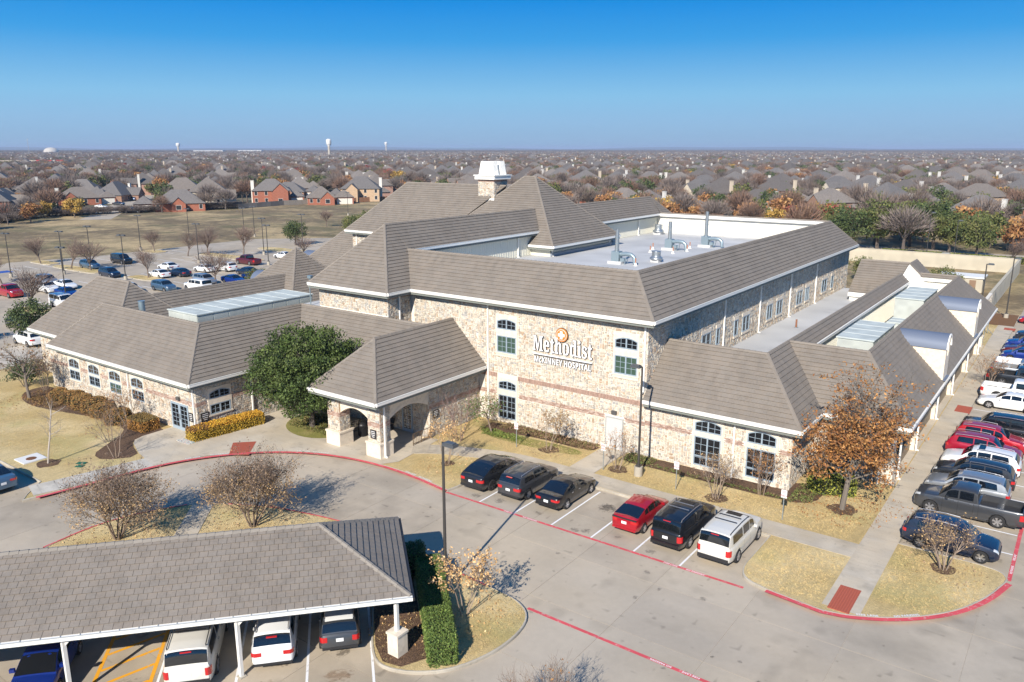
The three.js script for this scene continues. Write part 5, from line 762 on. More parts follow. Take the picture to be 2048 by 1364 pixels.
{ // right-hand row, from the nearest lawn to the far end
  const row = [['suv', NAVY, 'crossover_car', 'navy crossover beside rounded lawn with crepe myrtle', -4.15, -47.25, 0, {}], ['pickup', GREY, 'pickup_truck', 'grey crew cab pickup with black bed liner', -3.95, -52.6, 1, { chrome: 1 }], ['suv', SILVER, 'crossover_car', 'silver crossover beside grey pickup', -4.4, -55.4, 1, {}], ['suv', CHAR, 'sport_utility_car', 'dark sport utility between silver crossover and white sport utility', -4.35, -58.15, 1, {}], ['suv', WHITE, 'sport_utility_car', 'white sport utility with sunroof beside dark red car', -4.25, -60.9, 1, { sunroof: [.46, .54] }], ['suv', CRIMSON, 'sport_utility_car', 'crimson sport utility backed in beside white sport utility', -4.35, -63.65, 0, {}], ['suv', RED, 'crossover_car', 'bright red crossover backed in beside black large sport utility', -4.2, -66.4, 0, {}], ['big', BLACK, 'sport_utility_car', 'black large sport utility nosed to the red tactile ramp', -3.9, -69.15, 1, { chrome: 1 }], ['sedan', WHITE, 'sedan_car', 'white sedan beside white pickup in the right row', -3.9, -77.9, 1, {}], ['pickup', WHITE, 'pickup_truck', 'white pickup backed in beside white sedan', -3.5, -80.9, 0, {}], ['pickup', CHAR, 'pickup_truck', 'dark pickup behind the bare myrtle in the right row', -3.6, -86.2, 0, {}], ['pickup', SILVER, 'pickup_truck', 'silver pickup backed in between dark pickup and white pickup', -3.6, -89.0, 0, {}], ['pickup', WHITE, 'pickup_truck', 'white pickup backed in beside bright blue hatchback', -3.5, -91.8, 0, {}], ['hatch', BLUE, 'hatchback_car', 'bright blue hatchback beside maroon sedan', -4.1, -97.3, 1, {}], ['sedan', MAROON, 'sedan_car', 'maroon sedan between two blue cars', -4.1, -100.05, 1, {}], ['suv', BLUE, 'crossover_car', 'bright blue crossover beside maroon sedan', -4.1, -102.8, 1, {}], ['suv', NAVY, 'sport_utility_car', 'navy sport utility alone beyond the blue cars', -3.6, -108.4, 1, {}], ['sedan', RED, 'sedan_car', 'red sedan at far end beside the mulched strip', -4.0, -119.4, 1, {}]];
  for (const [k, c, n, l, x, z, nose, o] of row) makeCar(k, c, n, l, [x, 0, z], nose ? Math.PI : 0, o);
  makeCar('sedan', SKYB, 'sedan_car', 'pale blue sedan standing at end of the red kerb', [-57.1, 0, -19.55], Math.PI, {});
}
{ // rear lot
  const P = [['suv', SKYB, -150.2, -73.4, 0, 'pale blue crossover under bare trees in rear lot'], ['big', BLACK, -152.3, -80.6, 0, 'black large sport utility alone in rear lot'], ['sedan', WHITE, -137.1, -81.1, 1, 'white sedan behind navy sedan in rear lot'], ['sedan', WHITE, -130.2, -75.2, 1, 'white sedan with dark door stripe in rear lot'], ['sedan', NAVY, -128.7, -78.2, 1, 'navy sedan between white sedans in rear lot'], ['suv', NAVY, -137.5, -70.4, 0, 'navy sport utility beyond the left roof hip'], ['sedan', WHITE, -129.5, -83.6, 1, 'white sedan seen through bare branches'], ['suv', WHITE, -127.5, -86.6, 1, 'white sport utility seen through bare branches'], ['pickup', MAROON, -131.2, -94.2, 1, 'maroon pickup by the yellow-green bush'], ['suv', SILVER, -117.7, -75.8, 0, 'silver sport utility beside bare lot tree'], ['big', WHITE, -113.0, -71.5, 1, 'white large sport utility above the left roof ridge'], ['suv', SKYB, -117.1, -68.2, 0, 'steel blue crossover beside white large sport utility'], ['sedan', WHITE, -120.6, -64.6, 0, 'white sedan beside low green shrubs'], ['sedan', BLUE, -114.4, -79.0, 0, 'bright blue sedan under bare lot tree'], ['hatch', BLUE, -113.2, -82.0, 0, 'bright blue hatchback beside the roof ridge'], ['sedan', NAVY, -120.3, -86.0, 1, 'navy sedan beside the yellow-green bush'], ['suv', SILVER, -138.0, -60.2, 0, 'silver sport utility beside white sedans in rear lot'], ['sedan', WHITE, -131.8, -60.2, 0, 'white sedan behind the lamp in rear lot'], ['suv', WHITE, -130.8, -56.9, 0, 'white crossover beside red pickup'], ['pickup', RED, -131.5, -51.8, 0, 'red pickup behind bare tree'], ['big', WHITE, -116.0, -52.4, 0, 'white large sport utility beyond the left roof eave'], ['hatch', NAVY, -107.8, -43.0, 1, 'navy hatchback beyond the left eave'], ['suv', WHITE, -96.6, -39.4, 1, 'white crossover beside left end wall of building'], ['sedan', BLUE, -124.2, -56.8, 0, 'bright blue sedan behind the lamp in rear lot'], ['sedan', WHITE, -132.5, -103.6, 1, 'white sedan beyond the yellow-green bush']];
  for (const [k, c, x, z, n, l] of P) makeCar(k, c, k === 'pickup' ? 'pickup_truck' : k === 'sedan' ? 'sedan_car' : k === 'hatch' ? 'hatchback_car' : 'sport_utility_car', l, [x, 0, z], n ? Math.PI : 0, { detail: 0, group: 'cars in the rear lot' });
  for (const [k, c, x, z, t, l] of [['sedan', WHITE, -302.4, -154.7, .4, 'white car at the kerb of the suburban street'], ['sedan', GREY, -312.6, -166.8, .4, 'grey car on the suburban street'], ['suv', SKYB, -334.7, -186.3, 2.2, 'pale blue car on a driveway between brick houses'], ['suv', WHITE, -311.1, -186.9, .4, 'white car beside the red brick house'], ['pickup', CHAR, -271.8, -149.5, .9, 'dark pickup at the end of suburban street'], ['sedan', WHITE, -50.4, -163.3, 0, 'white car beyond the yard wall alone'], ['suv', NAVY, -29.8, -178.6, NZ, 'navy sport utility by the far hedge'], ['sedan', SILVER, -26.6, -178.2, NZ, 'silver sedan by the far hedge'], ['suv', WHITE, -23.4, -178.4, NZ, 'white crossover by the far hedge'], ['suv', CHAR, -20.2, -178.4, NZ, 'dark car with red taillights by the far hedge']]) makeCar(k, c, 'distant_car', l, [x, -.02, z], t, { detail: 0, group: 'cars far off' });
}
// ---------------------------------------------------------------- trees and planting
M.bark = std({ vertexColors: true, roughness: .95 });
M.leaf = std({ vertexColors: true, roughness: .75, side: THREE.DoubleSide });
const rdir = (r) => { const z = r() * 2 - 1, t = r() * Math.PI * 2, q = Math.sqrt(1 - z * z); return [q * Math.cos(t), z, q * Math.sin(t)]; };
function leaf(g, p, s, r, col, up = 0) { // one small folded leaf face
  let n = rdir(r); n[1] = n[1] * (1 - up) + up; n = V3.norm(n); let u = V3.norm(V3.cross(n, Math.abs(n[1]) > .9 ? [1, 0, 0] : [0, 1, 0])); const v = V3.cross(n, u), t = r() * 6.283, a = Math.cos(t), b = Math.sin(t), U = [0, 1, 2].map((i) => (u[i] * a + v[i] * b) * s), W = [0, 1, 2].map((i) => (v[i] * a - u[i] * b) * s * .55);
  const k = (i, j) => [0, 1, 2].map((m) => p[m] + U[m] * i + W[m] * j); g.tri(k(-.5, 0), k(.05, -.5), k(.5, 0), col); g.tri(k(-.5, 0), k(.5, 0), k(.05, .5), col);
}
const tone = (c, r, v = .35) => { const f = 1 + v * (r() - .5) * 2; return [c[0] * f, c[1] * f, c[2] * f]; };
function skeleton(o, seed) { // o: levels [{n, len, ang, rad, start, up}], returns {geo builder, tips}
  const r = rng(seed), g = new GB(), tips = [], bark = o.bark || [.16, .13, .105];
  const grow = (p, d, len, rad, lev) => {
    const L = o.levels[lev], seg = lev < 2 ? 4 : 2, pts = [p], rs = [rad], c = tone(lev > 1 && o.twig ? o.twig : bark, r, .12); let q = p, dir = d;
    for (let i = 1; i <= seg; i++) { dir = V3.norm([dir[0] + (r() - .5) * (o.wob ?? .3), dir[1] + (r() - .5) * .2 + (L.up || 0) / seg, dir[2] + (r() - .5) * (o.wob ?? .3)]); q = [0, 1, 2].map((k) => q[k] + dir[k] * len / seg); pts.push(q); rs.push(Math.max(o.minR || .004, rad * (1 - i / seg * (lev === 0 ? .45 : .75)))); }
    g.tube(pts, rs, lev === 0 ? 8 : lev === 1 ? 5 : 3, c);
    if (lev >= (o.leafFrom ?? o.levels.length - 1)) for (let i = 1; i <= seg; i++) tips.push([pts[i], lev]);
    const N = o.levels[lev + 1]; if (!N) return;
    const n = Math.round(N.n * (.8 + .4 * r()));
    for (let k = 0; k < n; k++) {
      const t = N.start + (1 - N.start) * ((k + r()) / n), fi = Math.min(seg - .001, t * seg), i = Math.floor(fi), u = fi - i, b = pts[i].map((x, m) => lerp(x, pts[i + 1][m], u)), a = N.ang * (.7 + .6 * r()), az = (k * 2.4 + r() * .9);
      const f = V3.norm(V3.sub(pts[i + 1], pts[i])); let s = V3.norm(V3.cross(f, Math.abs(f[1]) > .9 ? [1, 0, 0] : [0, 1, 0])); const w = V3.cross(f, s), nd = [0, 1, 2].map((m) => f[m] * Math.cos(a) + (s[m] * Math.cos(az) + w[m] * Math.sin(az)) * Math.sin(a));
      grow(b, V3.norm(nd), N.len * (.65 + .6 * r()) * (1 - .35 * t * (lev === 0 ? 1 : .5)), Math.min(rs[i] * .8, N.rad * (.7 + .5 * r())), lev + 1);
    }
  };
  for (const s of o.stems) grow(s.p || [0, 0, 0], V3.norm(s.d || [0, 1, 0]), s.len, s.rad, 0);
  return { g, tips, r };
}
function treeFrom(name, label, pos, o, seed, leaves, group, cat = 'tree') {
  const t = thing(name, label, cat, pos, 0, group), { g, tips, r } = skeleton(o, seed); obj('trunk', g.geo(), M.bark, t);
  if (leaves) { const L = new GB(); leaves(L, tips, r); if (L.n) obj('crown', L.geo(), M.leaf, t); }
  return t;
}
const onTips = (per, size, cols, spread, keep = () => true) => (L, tips, r) => { for (const [p] of tips) { if (!keep(p, r)) continue; for (let k = 0; k < per; k++) if (r() < (per < 1 ? per : 1)) { const d = rdir(r), q = [0, 1, 2].map((i) => p[i] + d[i] * spread * r()); leaf(L, q, size * (.6 + .8 * r()), r, tone(cols[Math.floor(r() * cols.length)], r, .3)); } } };
{ // the big evergreen oak by the portico
  const t = thing('live_oak_tree', 'large dense dark green oak tree beside the entrance portico', 'tree', [-48.3, .14, -39.5]); const r = rng(401);
  const { g } = skeleton({ stems: [{ len: 3.0, rad: .25, d: [.02, 1, 0] }], levels: [{ len: 3 }, { n: 7, len: 3.6, ang: .75, rad: .13, start: .55, up: .25 }, { n: 7, len: 1.9, ang: .8, rad: .05, start: .3 }], bark: [.12, .10, .085], leafFrom: 9 }, 402); obj('trunk', g.geo(), M.bark, t);
  const L = new GB(), cols = [[.046, .078, .014], [.064, .10, .018], [.086, .125, .026], [.034, .056, .012], [.105, .14, .036]];
  for (let k = 0; k < 760; k++) { const d = rdir(r), rad = Math.pow(r(), .36), el = d[1] > 0 ? 4.1 : 2.9, q = [d[0] * 4.6 * rad, 4.3 + d[1] * el * rad, d[2] * 4.6 * rad]; const wob = 1 + .09 * Math.sin(d[0] * 5 + 1) * Math.cos(d[2] * 4) + .06 * (r() - .5); q[0] *= wob; q[2] *= wob; if (q[1] < 1.55) continue; const cr = .42 + .42 * r(), base = cols[Math.floor(r() * cols.length)]; for (let i = 0; i < 66; i++) { const e = rdir(r), m = Math.pow(r(), .5) * cr; leaf(L, [q[0] + e[0] * m, q[1] + e[1] * m * .75, q[2] + e[2] * m], .185 * (.6 + .8 * r()), r, tone(base, r, .4), .25); } }
  obj('crown', L.geo(), M.leaf, t);
}
const BROWN = [[.36, .165, .045], [.30, .13, .04], [.42, .22, .075], [.24, .10, .035]], TAN = [[.47, .32, .15], [.41, .27, .125], [.34, .225, .12], [.27, .18, .11]], ORANGE = [[.60, .37, .15], [.52, .30, .12], [.66, .45, .23]];
treeFrom('oak_tree', 'tall oak with rust brown autumn leaves at the right wing corner', [-10.3, .13, -48.69], { stems: [{ len: 7.4, rad: .17, d: [.01, 1, 0] }], levels: [{ len: 7.4 }, { n: 28, len: 3.3, ang: 1.0, rad: .055, start: .22, up: .26 }, { n: 8, len: 1.35, ang: .75, rad: .02, start: .25, up: .1 }, { n: 5, len: .62, ang: .7, rad: .009, start: .3 }], bark: [.17, .145, .12], leafFrom: 2, minR: .005, wob: .22 }, 411, (L, tips, r) => { for (const [p] of tips) { const rad = Math.hypot(p[0], p[2]), prob = p[1] < 5.4 ? 1 : p[1] < 6.6 ? .5 : .14; if (r() > prob) continue; for (let k = 0; k < 7; k++) { const d = rdir(r); leaf(L, [p[0] + d[0] * .34, p[1] + d[1] * .2, p[2] + d[2] * .22], .17 * (.6 + .8 * r()), r, tone(BROWN[Math.floor(r() * 4)], r, .3)); } } });
{ // the two broad myrtles in the drive island
  const vase = (len, n, r0 = .06) => [...Array(n)].map((_, k) => { const a = k / n * 6.283 + .4; return { p: [Math.cos(a) * .18, 0, Math.sin(a) * .18], d: [Math.cos(a) * .42, 1, Math.sin(a) * .42], len, rad: r0 }; });
  const big = { stems: vase(2.5, 8, .05), levels: [{ len: 2.5 }, { n: 7, len: 2.3, ang: .72, rad: .026, start: .3, up: .08 }, { n: 7, len: 1.3, ang: .66, rad: .012, start: .3, up: .15 }, { n: 6, len: .6, ang: .6, rad: .006, start: .2, up: .08 }], bark: [.20, .15, .115], twig: [.17, .12, .09], leafFrom: 2, minR: .0045 };
  const lv = (L, tips, r) => { for (const [p, lev] of tips) { const high = p[1] > 3.0; if (lev === 3 && r() < (high ? .5 : .85)) for (let k = 0; k < 2; k++) { const d = rdir(r); leaf(L, [p[0] + d[0] * .1, p[1] + d[1] * .1, p[2] + d[2] * .1], .105 * (.6 + .8 * r()), r, tone(high ? [.25, .175, .12] : TAN[Math.floor(r() * 4)], r, .3)); } else if (lev === 2 && r() < .9) { const d = rdir(r); leaf(L, [p[0] + d[0] * .12, p[1] + d[1] * .1, p[2] + d[2] * .12], .105, r, tone(TAN[Math.floor(r() * 4)], r, .3)); } } };
  treeFrom('crepe_myrtle', 'broad leggy myrtle with sparse tan leaves at far end of carport island', [-42.6, .12, -20.5], big, 421, lv);
  treeFrom('crepe_myrtle', 'broad myrtle with tan leaves beside the walk crossing carport island', [-37.7, .12, -26.0], { ...big, stems: vase(2.45, 9, .05) }, 422, lv);
  const small = (n, len) => ({ stems: vase(len, n, .03).map((s) => ({ ...s, d: [s.d[0] * .55, 1, s.d[2] * .55] })), levels: [{ len }, { n: 5, len: 1.15, ang: .55, rad: .016, start: .45, up: .15 }, { n: 5, len: .7, ang: .55, rad: .008, start: .3, up: .12 }, { n: 3, len: .35, ang: .5, rad: .005, start: .3 }], bark: [.30, .23, .175], twig: [.22, .16, .12], leafFrom: 2, minR: .004 });
  const few = (pr, cols, s = .1) => (L, tips, r) => { for (const [p, lev] of tips) if (r() < pr) for (let k = 0; k < 2; k++) { const d = rdir(r); leaf(L, [p[0] + d[0] * .1, p[1] + d[1] * .1, p[2] + d[2] * .1], s * (.6 + .8 * r()), r, tone(cols[Math.floor(r() * cols.length)], r, .3)); } };
  treeFrom('crepe_myrtle', 'small myrtle with bright orange-tan leaves beside tall lamp post and clipped hedge', [-21.84, .12, -26.23], small(4, 2.5), 423, few(.75, ORANGE, .13));
  treeFrom('crepe_myrtle', 'myrtle with orange-brown leaves beside the portico walk', [-34.7, .12, -40.05], small(3, 2.4), 424, few(.6, ORANGE, .12));
  treeFrom('crepe_myrtle', 'bare twiggy myrtle in the foreground beyond the lower red line', [-14.2, 0, -21.6], small(7, 2.1), 440, few(.04, BROWN));
  treeFrom('crepe_myrtle', 'slim two-stemmed myrtle with brown leaves against front stone wall', [-30.36, .12, -46.41], small(3, 2.3), 425, few(.6, TAN, .12));
  treeFrom('crepe_myrtle', 'nearly bare myrtle in front of white service door', [-24.5, .12, -46.13], small(4, 1.9), 426, few(.15, BROWN));
  treeFrom('crepe_myrtle', 'many-stemmed myrtle with dry brown leaves in front of right wing windows', [-17.17, .12, -45.66], small(6, 1.9), 427, few(.35, TAN));
  treeFrom('crepe_myrtle', 'pale-stemmed myrtle before the last right wing window', [-15.04, .13, -47.86], small(5, 2.1), 428, few(.25, BROWN));
  treeFrom('crepe_myrtle', 'spreading bare myrtle on rounded lawn beside navy crossover', [-4.09, .12, -44.31], { ...small(7, 2.0), stems: vase(1.9, 7, .035).map((s) => ({ ...s, d: [s.d[0] * .8, 1, s.d[2] * .8] })) }, 429, few(.28, TAN));
  treeFrom('crepe_myrtle', 'sparse bare myrtle beside white pickup in right row', [-6.1, .0, -83.6], small(6, 2.2), 430, few(.25, BROWN));
  treeFrom('crepe_myrtle', 'slim myrtle with brown tips against left wing wall', [-60.5, .13, -31.0], small(4, 2.3), 431, few(.3, BROWN));
  treeFrom('crepe_myrtle', 'white-stemmed bare myrtle in mulch by the plaza', [-54.7, .13, -26.9], small(3, 2.2), 432, few(.05, BROWN));
  treeFrom('crepe_myrtle', 'dark-stemmed bare myrtle beyond the white-stemmed one in mulch', [-58.2, .13, -28.3], small(3, 2.0), 433, few(.05, BROWN));
  treeFrom('crepe_myrtle', 'myrtle with dark dry leaves at left end of wing wall', [-75.6, .13, -31.6], small(5, 2.4), 434, few(.5, [[.14, .09, .07], [.2, .12, .09]]));
  treeFrom('bare_tree', 'young bare tree with pale trunk beside manhole pad', [-57.5, .12, -23.5], { stems: [{ len: 3.9, rad: .065 }], levels: [{ len: 3.9 }, { n: 13, len: 1.5, ang: .95, rad: .022, start: .42, up: .35 }, { n: 6, len: .7, ang: .7, rad: .01, start: .3 }], bark: [.42, .37, .32], twig: [.2, .16, .13] }, 435, null);
  treeFrom('oak_tree', 'young oak with brown leaves in mulch at left wing end', [-74.2, .13, -29.6], { stems: [{ len: 3.4, rad: .14 }], levels: [{ len: 3.4 }, { n: 9, len: 2.7, ang: .8, rad: .06, start: .5, up: .2 }, { n: 7, len: 1.4, ang: .7, rad: .022, start: .3 }, { n: 4, len: .6, ang: .7, rad: .009, start: .3 }], bark: [.20, .165, .135], leafFrom: 2 }, 436, few(.42, [[.26, .13, .05], [.20, .11, .05], [.16, .12, .04]], .15));
  treeFrom('evergreen_shrub', 'dark green leafy shrub beside left end of wing', [-78.6, .13, -31.2], { stems: vase(1.8, 5, .04), levels: [{ len: 1.8 }, { n: 7, len: 1.2, ang: .7, rad: .02, start: .3 }, { n: 5, len: .6, ang: .7, rad: .01, start: .2 }], leafFrom: 1 }, 437, onTips(6, .16, [[.06, .09, .03], [.08, .11, .04]], .25), null, 'shrub');
  treeFrom('japanese_maple', 'leaning small tree with green and reddish foliage by front wall', [-35.9, .13, -46.75], { stems: [{ len: 1.7, rad: .07, d: [-.35, 1, -.1] }], levels: [{ len: 1.7 }, { n: 8, len: 1.7, ang: .8, rad: .035, start: .6, up: .15 }, { n: 7, len: .95, ang: .7, rad: .014, start: .3 }, { n: 4, len: .45, ang: .6, rad: .006, start: .3 }], bark: [.25, .19, .15], twig: [.19, .11, .09], leafFrom: 2 }, 438, (L, tips, r) => { for (const [p] of tips) { if (p[1] < 3.0 && p[1] > 1.5 && r() < .7) for (let k = 0; k < 3; k++) { const d = rdir(r); leaf(L, [p[0] + d[0] * .2 - .3, p[1] + d[1] * .2 - .2, p[2] + d[2] * .2], .14, r, tone([.09, .15, .025], r, .35)); } else if (r() < .3) leaf(L, p, .1, r, tone([.26, .12, .09], r, .3)); } });
  const tl = thing('bare_tree', 'tall bare twiggy tree beside the vestibule wall', 'tree', [-36.9, .13, -44.0]); obj('trunk', skeleton({ stems: vase(2.9, 4, .035).map((s) => ({ ...s, d: [s.d[0] * .7, 1, s.d[2] * .7] })), levels: [{ len: 2.9 }, { n: 7, len: 1.6, ang: .6, rad: .018, start: .4, up: .2 }, { n: 6, len: .8, ang: .6, rad: .008, start: .3 }], bark: [.23, .16, .14], twig: [.24, .15, .13], minR: .004 }, 439).g.geo(), M.bark, tl);
}
function hedge(name, label, pos, turn, hx, hy, hz, n, cols, size, seed, round = .18, cat = 'hedge') { // clipped block of leaves over a dark core
  const t = thing(name, label, cat, pos, turn), r = rng(seed); const core = new GB().box(-hx + .16, hx - .16, 0, hy - .16, -hz + .16, hz - .16); obj('core', core.geo(), plain(.02, .022, .012, 1), t);
  const L = new GB(), A = [4 * hx * hz, 2 * hx * hy, 2 * hx * hy, 2 * hz * hy, 2 * hz * hy], S = A.reduce((a, b) => a + b);
  for (let k = 0; k < n; k++) { let a = r() * S, f = 0; while (a > A[f]) a -= A[f++]; let p = f === 0 ? [(r() * 2 - 1) * hx, hy, (r() * 2 - 1) * hz] : f < 3 ? [(r() * 2 - 1) * hx, r() * hy, f === 1 ? hz : -hz] : [f === 3 ? hx : -hx, r() * hy, (r() * 2 - 1) * hz]; const ex = clamp(Math.abs(p[0]) - (hx - round), 0, round), ez = clamp(Math.abs(p[2]) - (hz - round), 0, round), ey = clamp(p[1] - (hy - round), 0, round), e = Math.hypot(ex, ey, ez); if (e > round) { const q = round / e; p[0] = Math.sign(p[0]) * (Math.abs(p[0]) - ex * (1 - q)); p[2] = Math.sign(p[2]) * (Math.abs(p[2]) - ez * (1 - q)); p[1] -= ey * (1 - q); } const d = rdir(r), m = .1 * r() + .04 * Math.sin(p[0] * 4) * Math.cos(p[2] * 5); leaf(L, [p[0] + d[0] * m, Math.max(.03, p[1] + d[1] * m), p[2] + d[2] * m], size * (.6 + .8 * r()), r, tone(cols(p, r), r, .35)); }
  obj('foliage', L.geo(), M.leaf, t); return t;
}
const pickC = (...c) => (p, r) => c[Math.floor(r() * c.length)];
hedge('clipped_hedge', 'clipped orange and gold hedge along the corner wall of left wing', [-53.05, .14, -34.9], -.13, .62, .95, 3.0, 14000, (p, r) => p[1] > .75 ? (p[2] > 1.6 && r() < .6 ? [.22, .11, .045] : [[.60, .33, .03], [.54, .26, .03], [.62, .40, .04]][Math.floor(r() * 3)]) : [[.46, .30, .03], [.32, .22, .03], [.56, .36, .04]][Math.floor(r() * 3)], .09, 451, .2);
hedge('clipped_hedge', 'long clipped green hedge beside lamp post at end of carport', [-22.9, .12, -25.3], Math.atan2(5.3, -5.6) + Math.PI / 2, .62, 1.12, 3.9, 26000, pickC([.10, .16, .03], [.13, .19, .035], [.07, .12, .025], [.17, .22, .05]), .085, 452, .12);
hedge('clipped_hedge', 'short dark green clipped hedge behind the long hedge at carport end', [-26.6, .12, -27.8], Math.atan2(5.3, -5.6) + Math.PI / 2, .6, 1.3, .8, 3500, pickC([.06, .10, .025], [.08, .13, .03]), .11, 453, .25);
hedge('clipped_hedge', 'small brown and gold box hedge beside glazed left entrance', [-58.9, .13, -31.4], .05, 1.05, 1.0, .75, 4200, (p, r) => p[1] > .85 ? [[.26, .17, .05], [.2, .14, .05]][r() < .5 ? 0 : 1] : [[.50, .26, .06], [.42, .2, .05]][r() < .5 ? 0 : 1], .1, 454, .2);
{ const r = rng(461); [[-61.9, -31.0, 1.0, 'round gold-brown shrub beside small box hedge'], [-64.6, -31.2, .95, 'first rust-brown shrub below the left wing windows, beside the round gold one'], [-66.4, -31.4, 1.0, 'second rust-brown shrub below the left wing windows'], [-68.3, -31.3, .95, 'third rust-brown shrub below the left wing windows'], [-70.2, -31.4, .95, 'fourth rust-brown shrub below the left wing windows'], [-72.2, -31.2, .85, 'last rust-brown shrub below the left wing windows, beside the young oak']].forEach(([x, z, s, l], i) => hedge('rounded_shrub', l, [x, .13, z], r() * 3, s, 1.1 * s, s * .8, 3600, pickC([.34, .18, .06], [.24, .13, .055], [.20, .16, .05], [.40, .22, .06]), .1, 470 + i, .55, 'shrub'));
  hedge('rounded_shrub', 'yellow-green bush behind the rust brown oak', [-11.6, .13, -51.2], .4, 1.4, 1.3, 1.0, 4200, pickC([.30, .30, .04], [.14, .17, .03], [.36, .36, .06], [.09, .12, .03]), .13, 481, .6, 'shrub'); }
{ // low ground cover along the front beds and the tree lawn: one mass each
  const cover = (label, pts, n, cols, size, seed) => { const L = new GB(), r = rng(seed); for (let k = 0; k < n; k++) { const [x0, x1, z0, z1] = pts[Math.floor(r() * pts.length)]; const q = [lerp(x0, x1, r()), .15 + r() * .1, lerp(z0, z1, r())]; for (let i = 0; i < 4; i++) { const d = rdir(r); leaf(L, [q[0] + d[0] * .12, q[1] + Math.abs(d[1]) * .1, q[2] + d[2] * .12], size * (.6 + .8 * r()), r, tone(cols[Math.floor(r() * cols.length)], r, .35), .4); } } const m = obj('ground_cover', L.geo(), M.leaf); tag(m, label, 'plants', null, 'stuff'); };
  cover('low green ground cover edging the front bed by portico', [[-37.2, -33, -47.3, -46.6], [-36.4, -33.4, -46.9, -46.2]], 420, [[.12, .17, .03], [.16, .22, .04], [.2, .2, .05]], .12, 491);
  cover('low reddish ground cover along the front stone wall', [[-36, -27.7, -49.2, -48.0]], 900, [[.20, .12, .06], [.14, .13, .04], [.24, .15, .09]], .12, 492);
  cover('low green and brown ground cover along the right wing bed', [[-25.1, -13, -48.1, -47.75], [-13.4, -12, -51, -48.2], [-25.1, -23, -49.2, -48]], 800, [[.14, .15, .04], [.18, .12, .06], [.10, .14, .03]], .11, 493);
  cover('leaf litter and low plants in left wing bed', [[-76, -60, -32.2, -30.2], [-74.5, -70, -30.4, -29.4]], 1200, [[.22, .12, .05], [.14, .085, .05], [.26, .17, .05]], .11, 494);
  cover('low brown-green ground cover around the evergreen oak', [[-50.6, -46, -41.6, -38.6]], 700, [[.15, .15, .04], [.2, .15, .06], [.1, .12, .03]], .1, 495);
}
{ // white cobbles by the orange hedge
  const r = rng(499), g = new GB(); for (let k = 0; k < 160; k++) { const x = -54.3 + r() * 1.5, z = -31.9 + r() * .55 + (x + 54.3) * -.05, s = .04 + r() * .06; g.obox([x, .14, z], [s * 1.4, .01, s * .3], [0, s * .8, 0], [-s * .3, 0, s], [.6 * (.8 + .4 * r()), .59, .57]); } const m = obj('white_cobbles', g.geo(), M.stone); tag(m, 'white cobbles along the orange hedge foot', 'stones', null, 'stuff');
}
// bare lot trees: three shapes, copied
const lotTree = [501, 502, 503].map((s, i) => { const t = thing('lot_tree', 'bare vase-shaped tree in a rear lot island', 'tree', [0, 0, 0], 0, 'bare trees in the rear lot'); const sk = skeleton({ stems: [{ len: 1.9, rad: .15 }], levels: [{ len: 1.9 }, { n: 9, len: 3.4, ang: .52, rad: .075, start: .7, up: .1 }, { n: 9, len: 1.9, ang: .5, rad: .03, start: .25, up: .1 }, { n: 6, len: 1.0, ang: .5, rad: .014, start: .3 }], bark: [.17, .13, .105], twig: [.19, .135, .11], minR: .014 }, s); obj('trunk', sk.g.geo(), M.bark, t); return t; });
[[-163.8, -70.8, 'the lone one by the blue painted stall'], [-152.2, -70.9, 'left of a pair behind the pale blue crossover'], [-147.1, -72.0, 'right of a pair behind the pale blue crossover'], [-164.1, -94.3, 'at the field edge'], [-151.6, -94.3, 'first in the far island row'], [-149.0, -97.2, 'second in the far island row'], [-142.3, -101.1, 'tallest in the far island row'], [-130.6, -73.5, 'beside two white sedans'], [-115.5, -76.4, 'over the silver sport utility'], [-116.8, -48.2, 'beside the red pickup'], [-144.8, -56.1, 'at the lot corner by the first lamp'], [-130.6, -107.3, 'behind the small hipped tower roof'], [-178.2, -154.9, 'alone out in the dry field'], [-12.1, -177.9, 'beyond the yard wall beside the hedge']].forEach(([x, z, l], i) => { const o = i < 3 ? lotTree[i] : copyOf(lotTree[i % 3], 'lot_tree', [0, 0, 0]); const s = [1, 1.05, 1.0, .85, .95, 1.1, 1.2, 1.0, 1.05, 1.1, 1, .8, .9, 1][i]; o.position.set(x, 0, z); o.rotation.y = i * 1.7; o.scale.setScalar(s); o.userData.label = 'bare vase-shaped tree ' + l; });

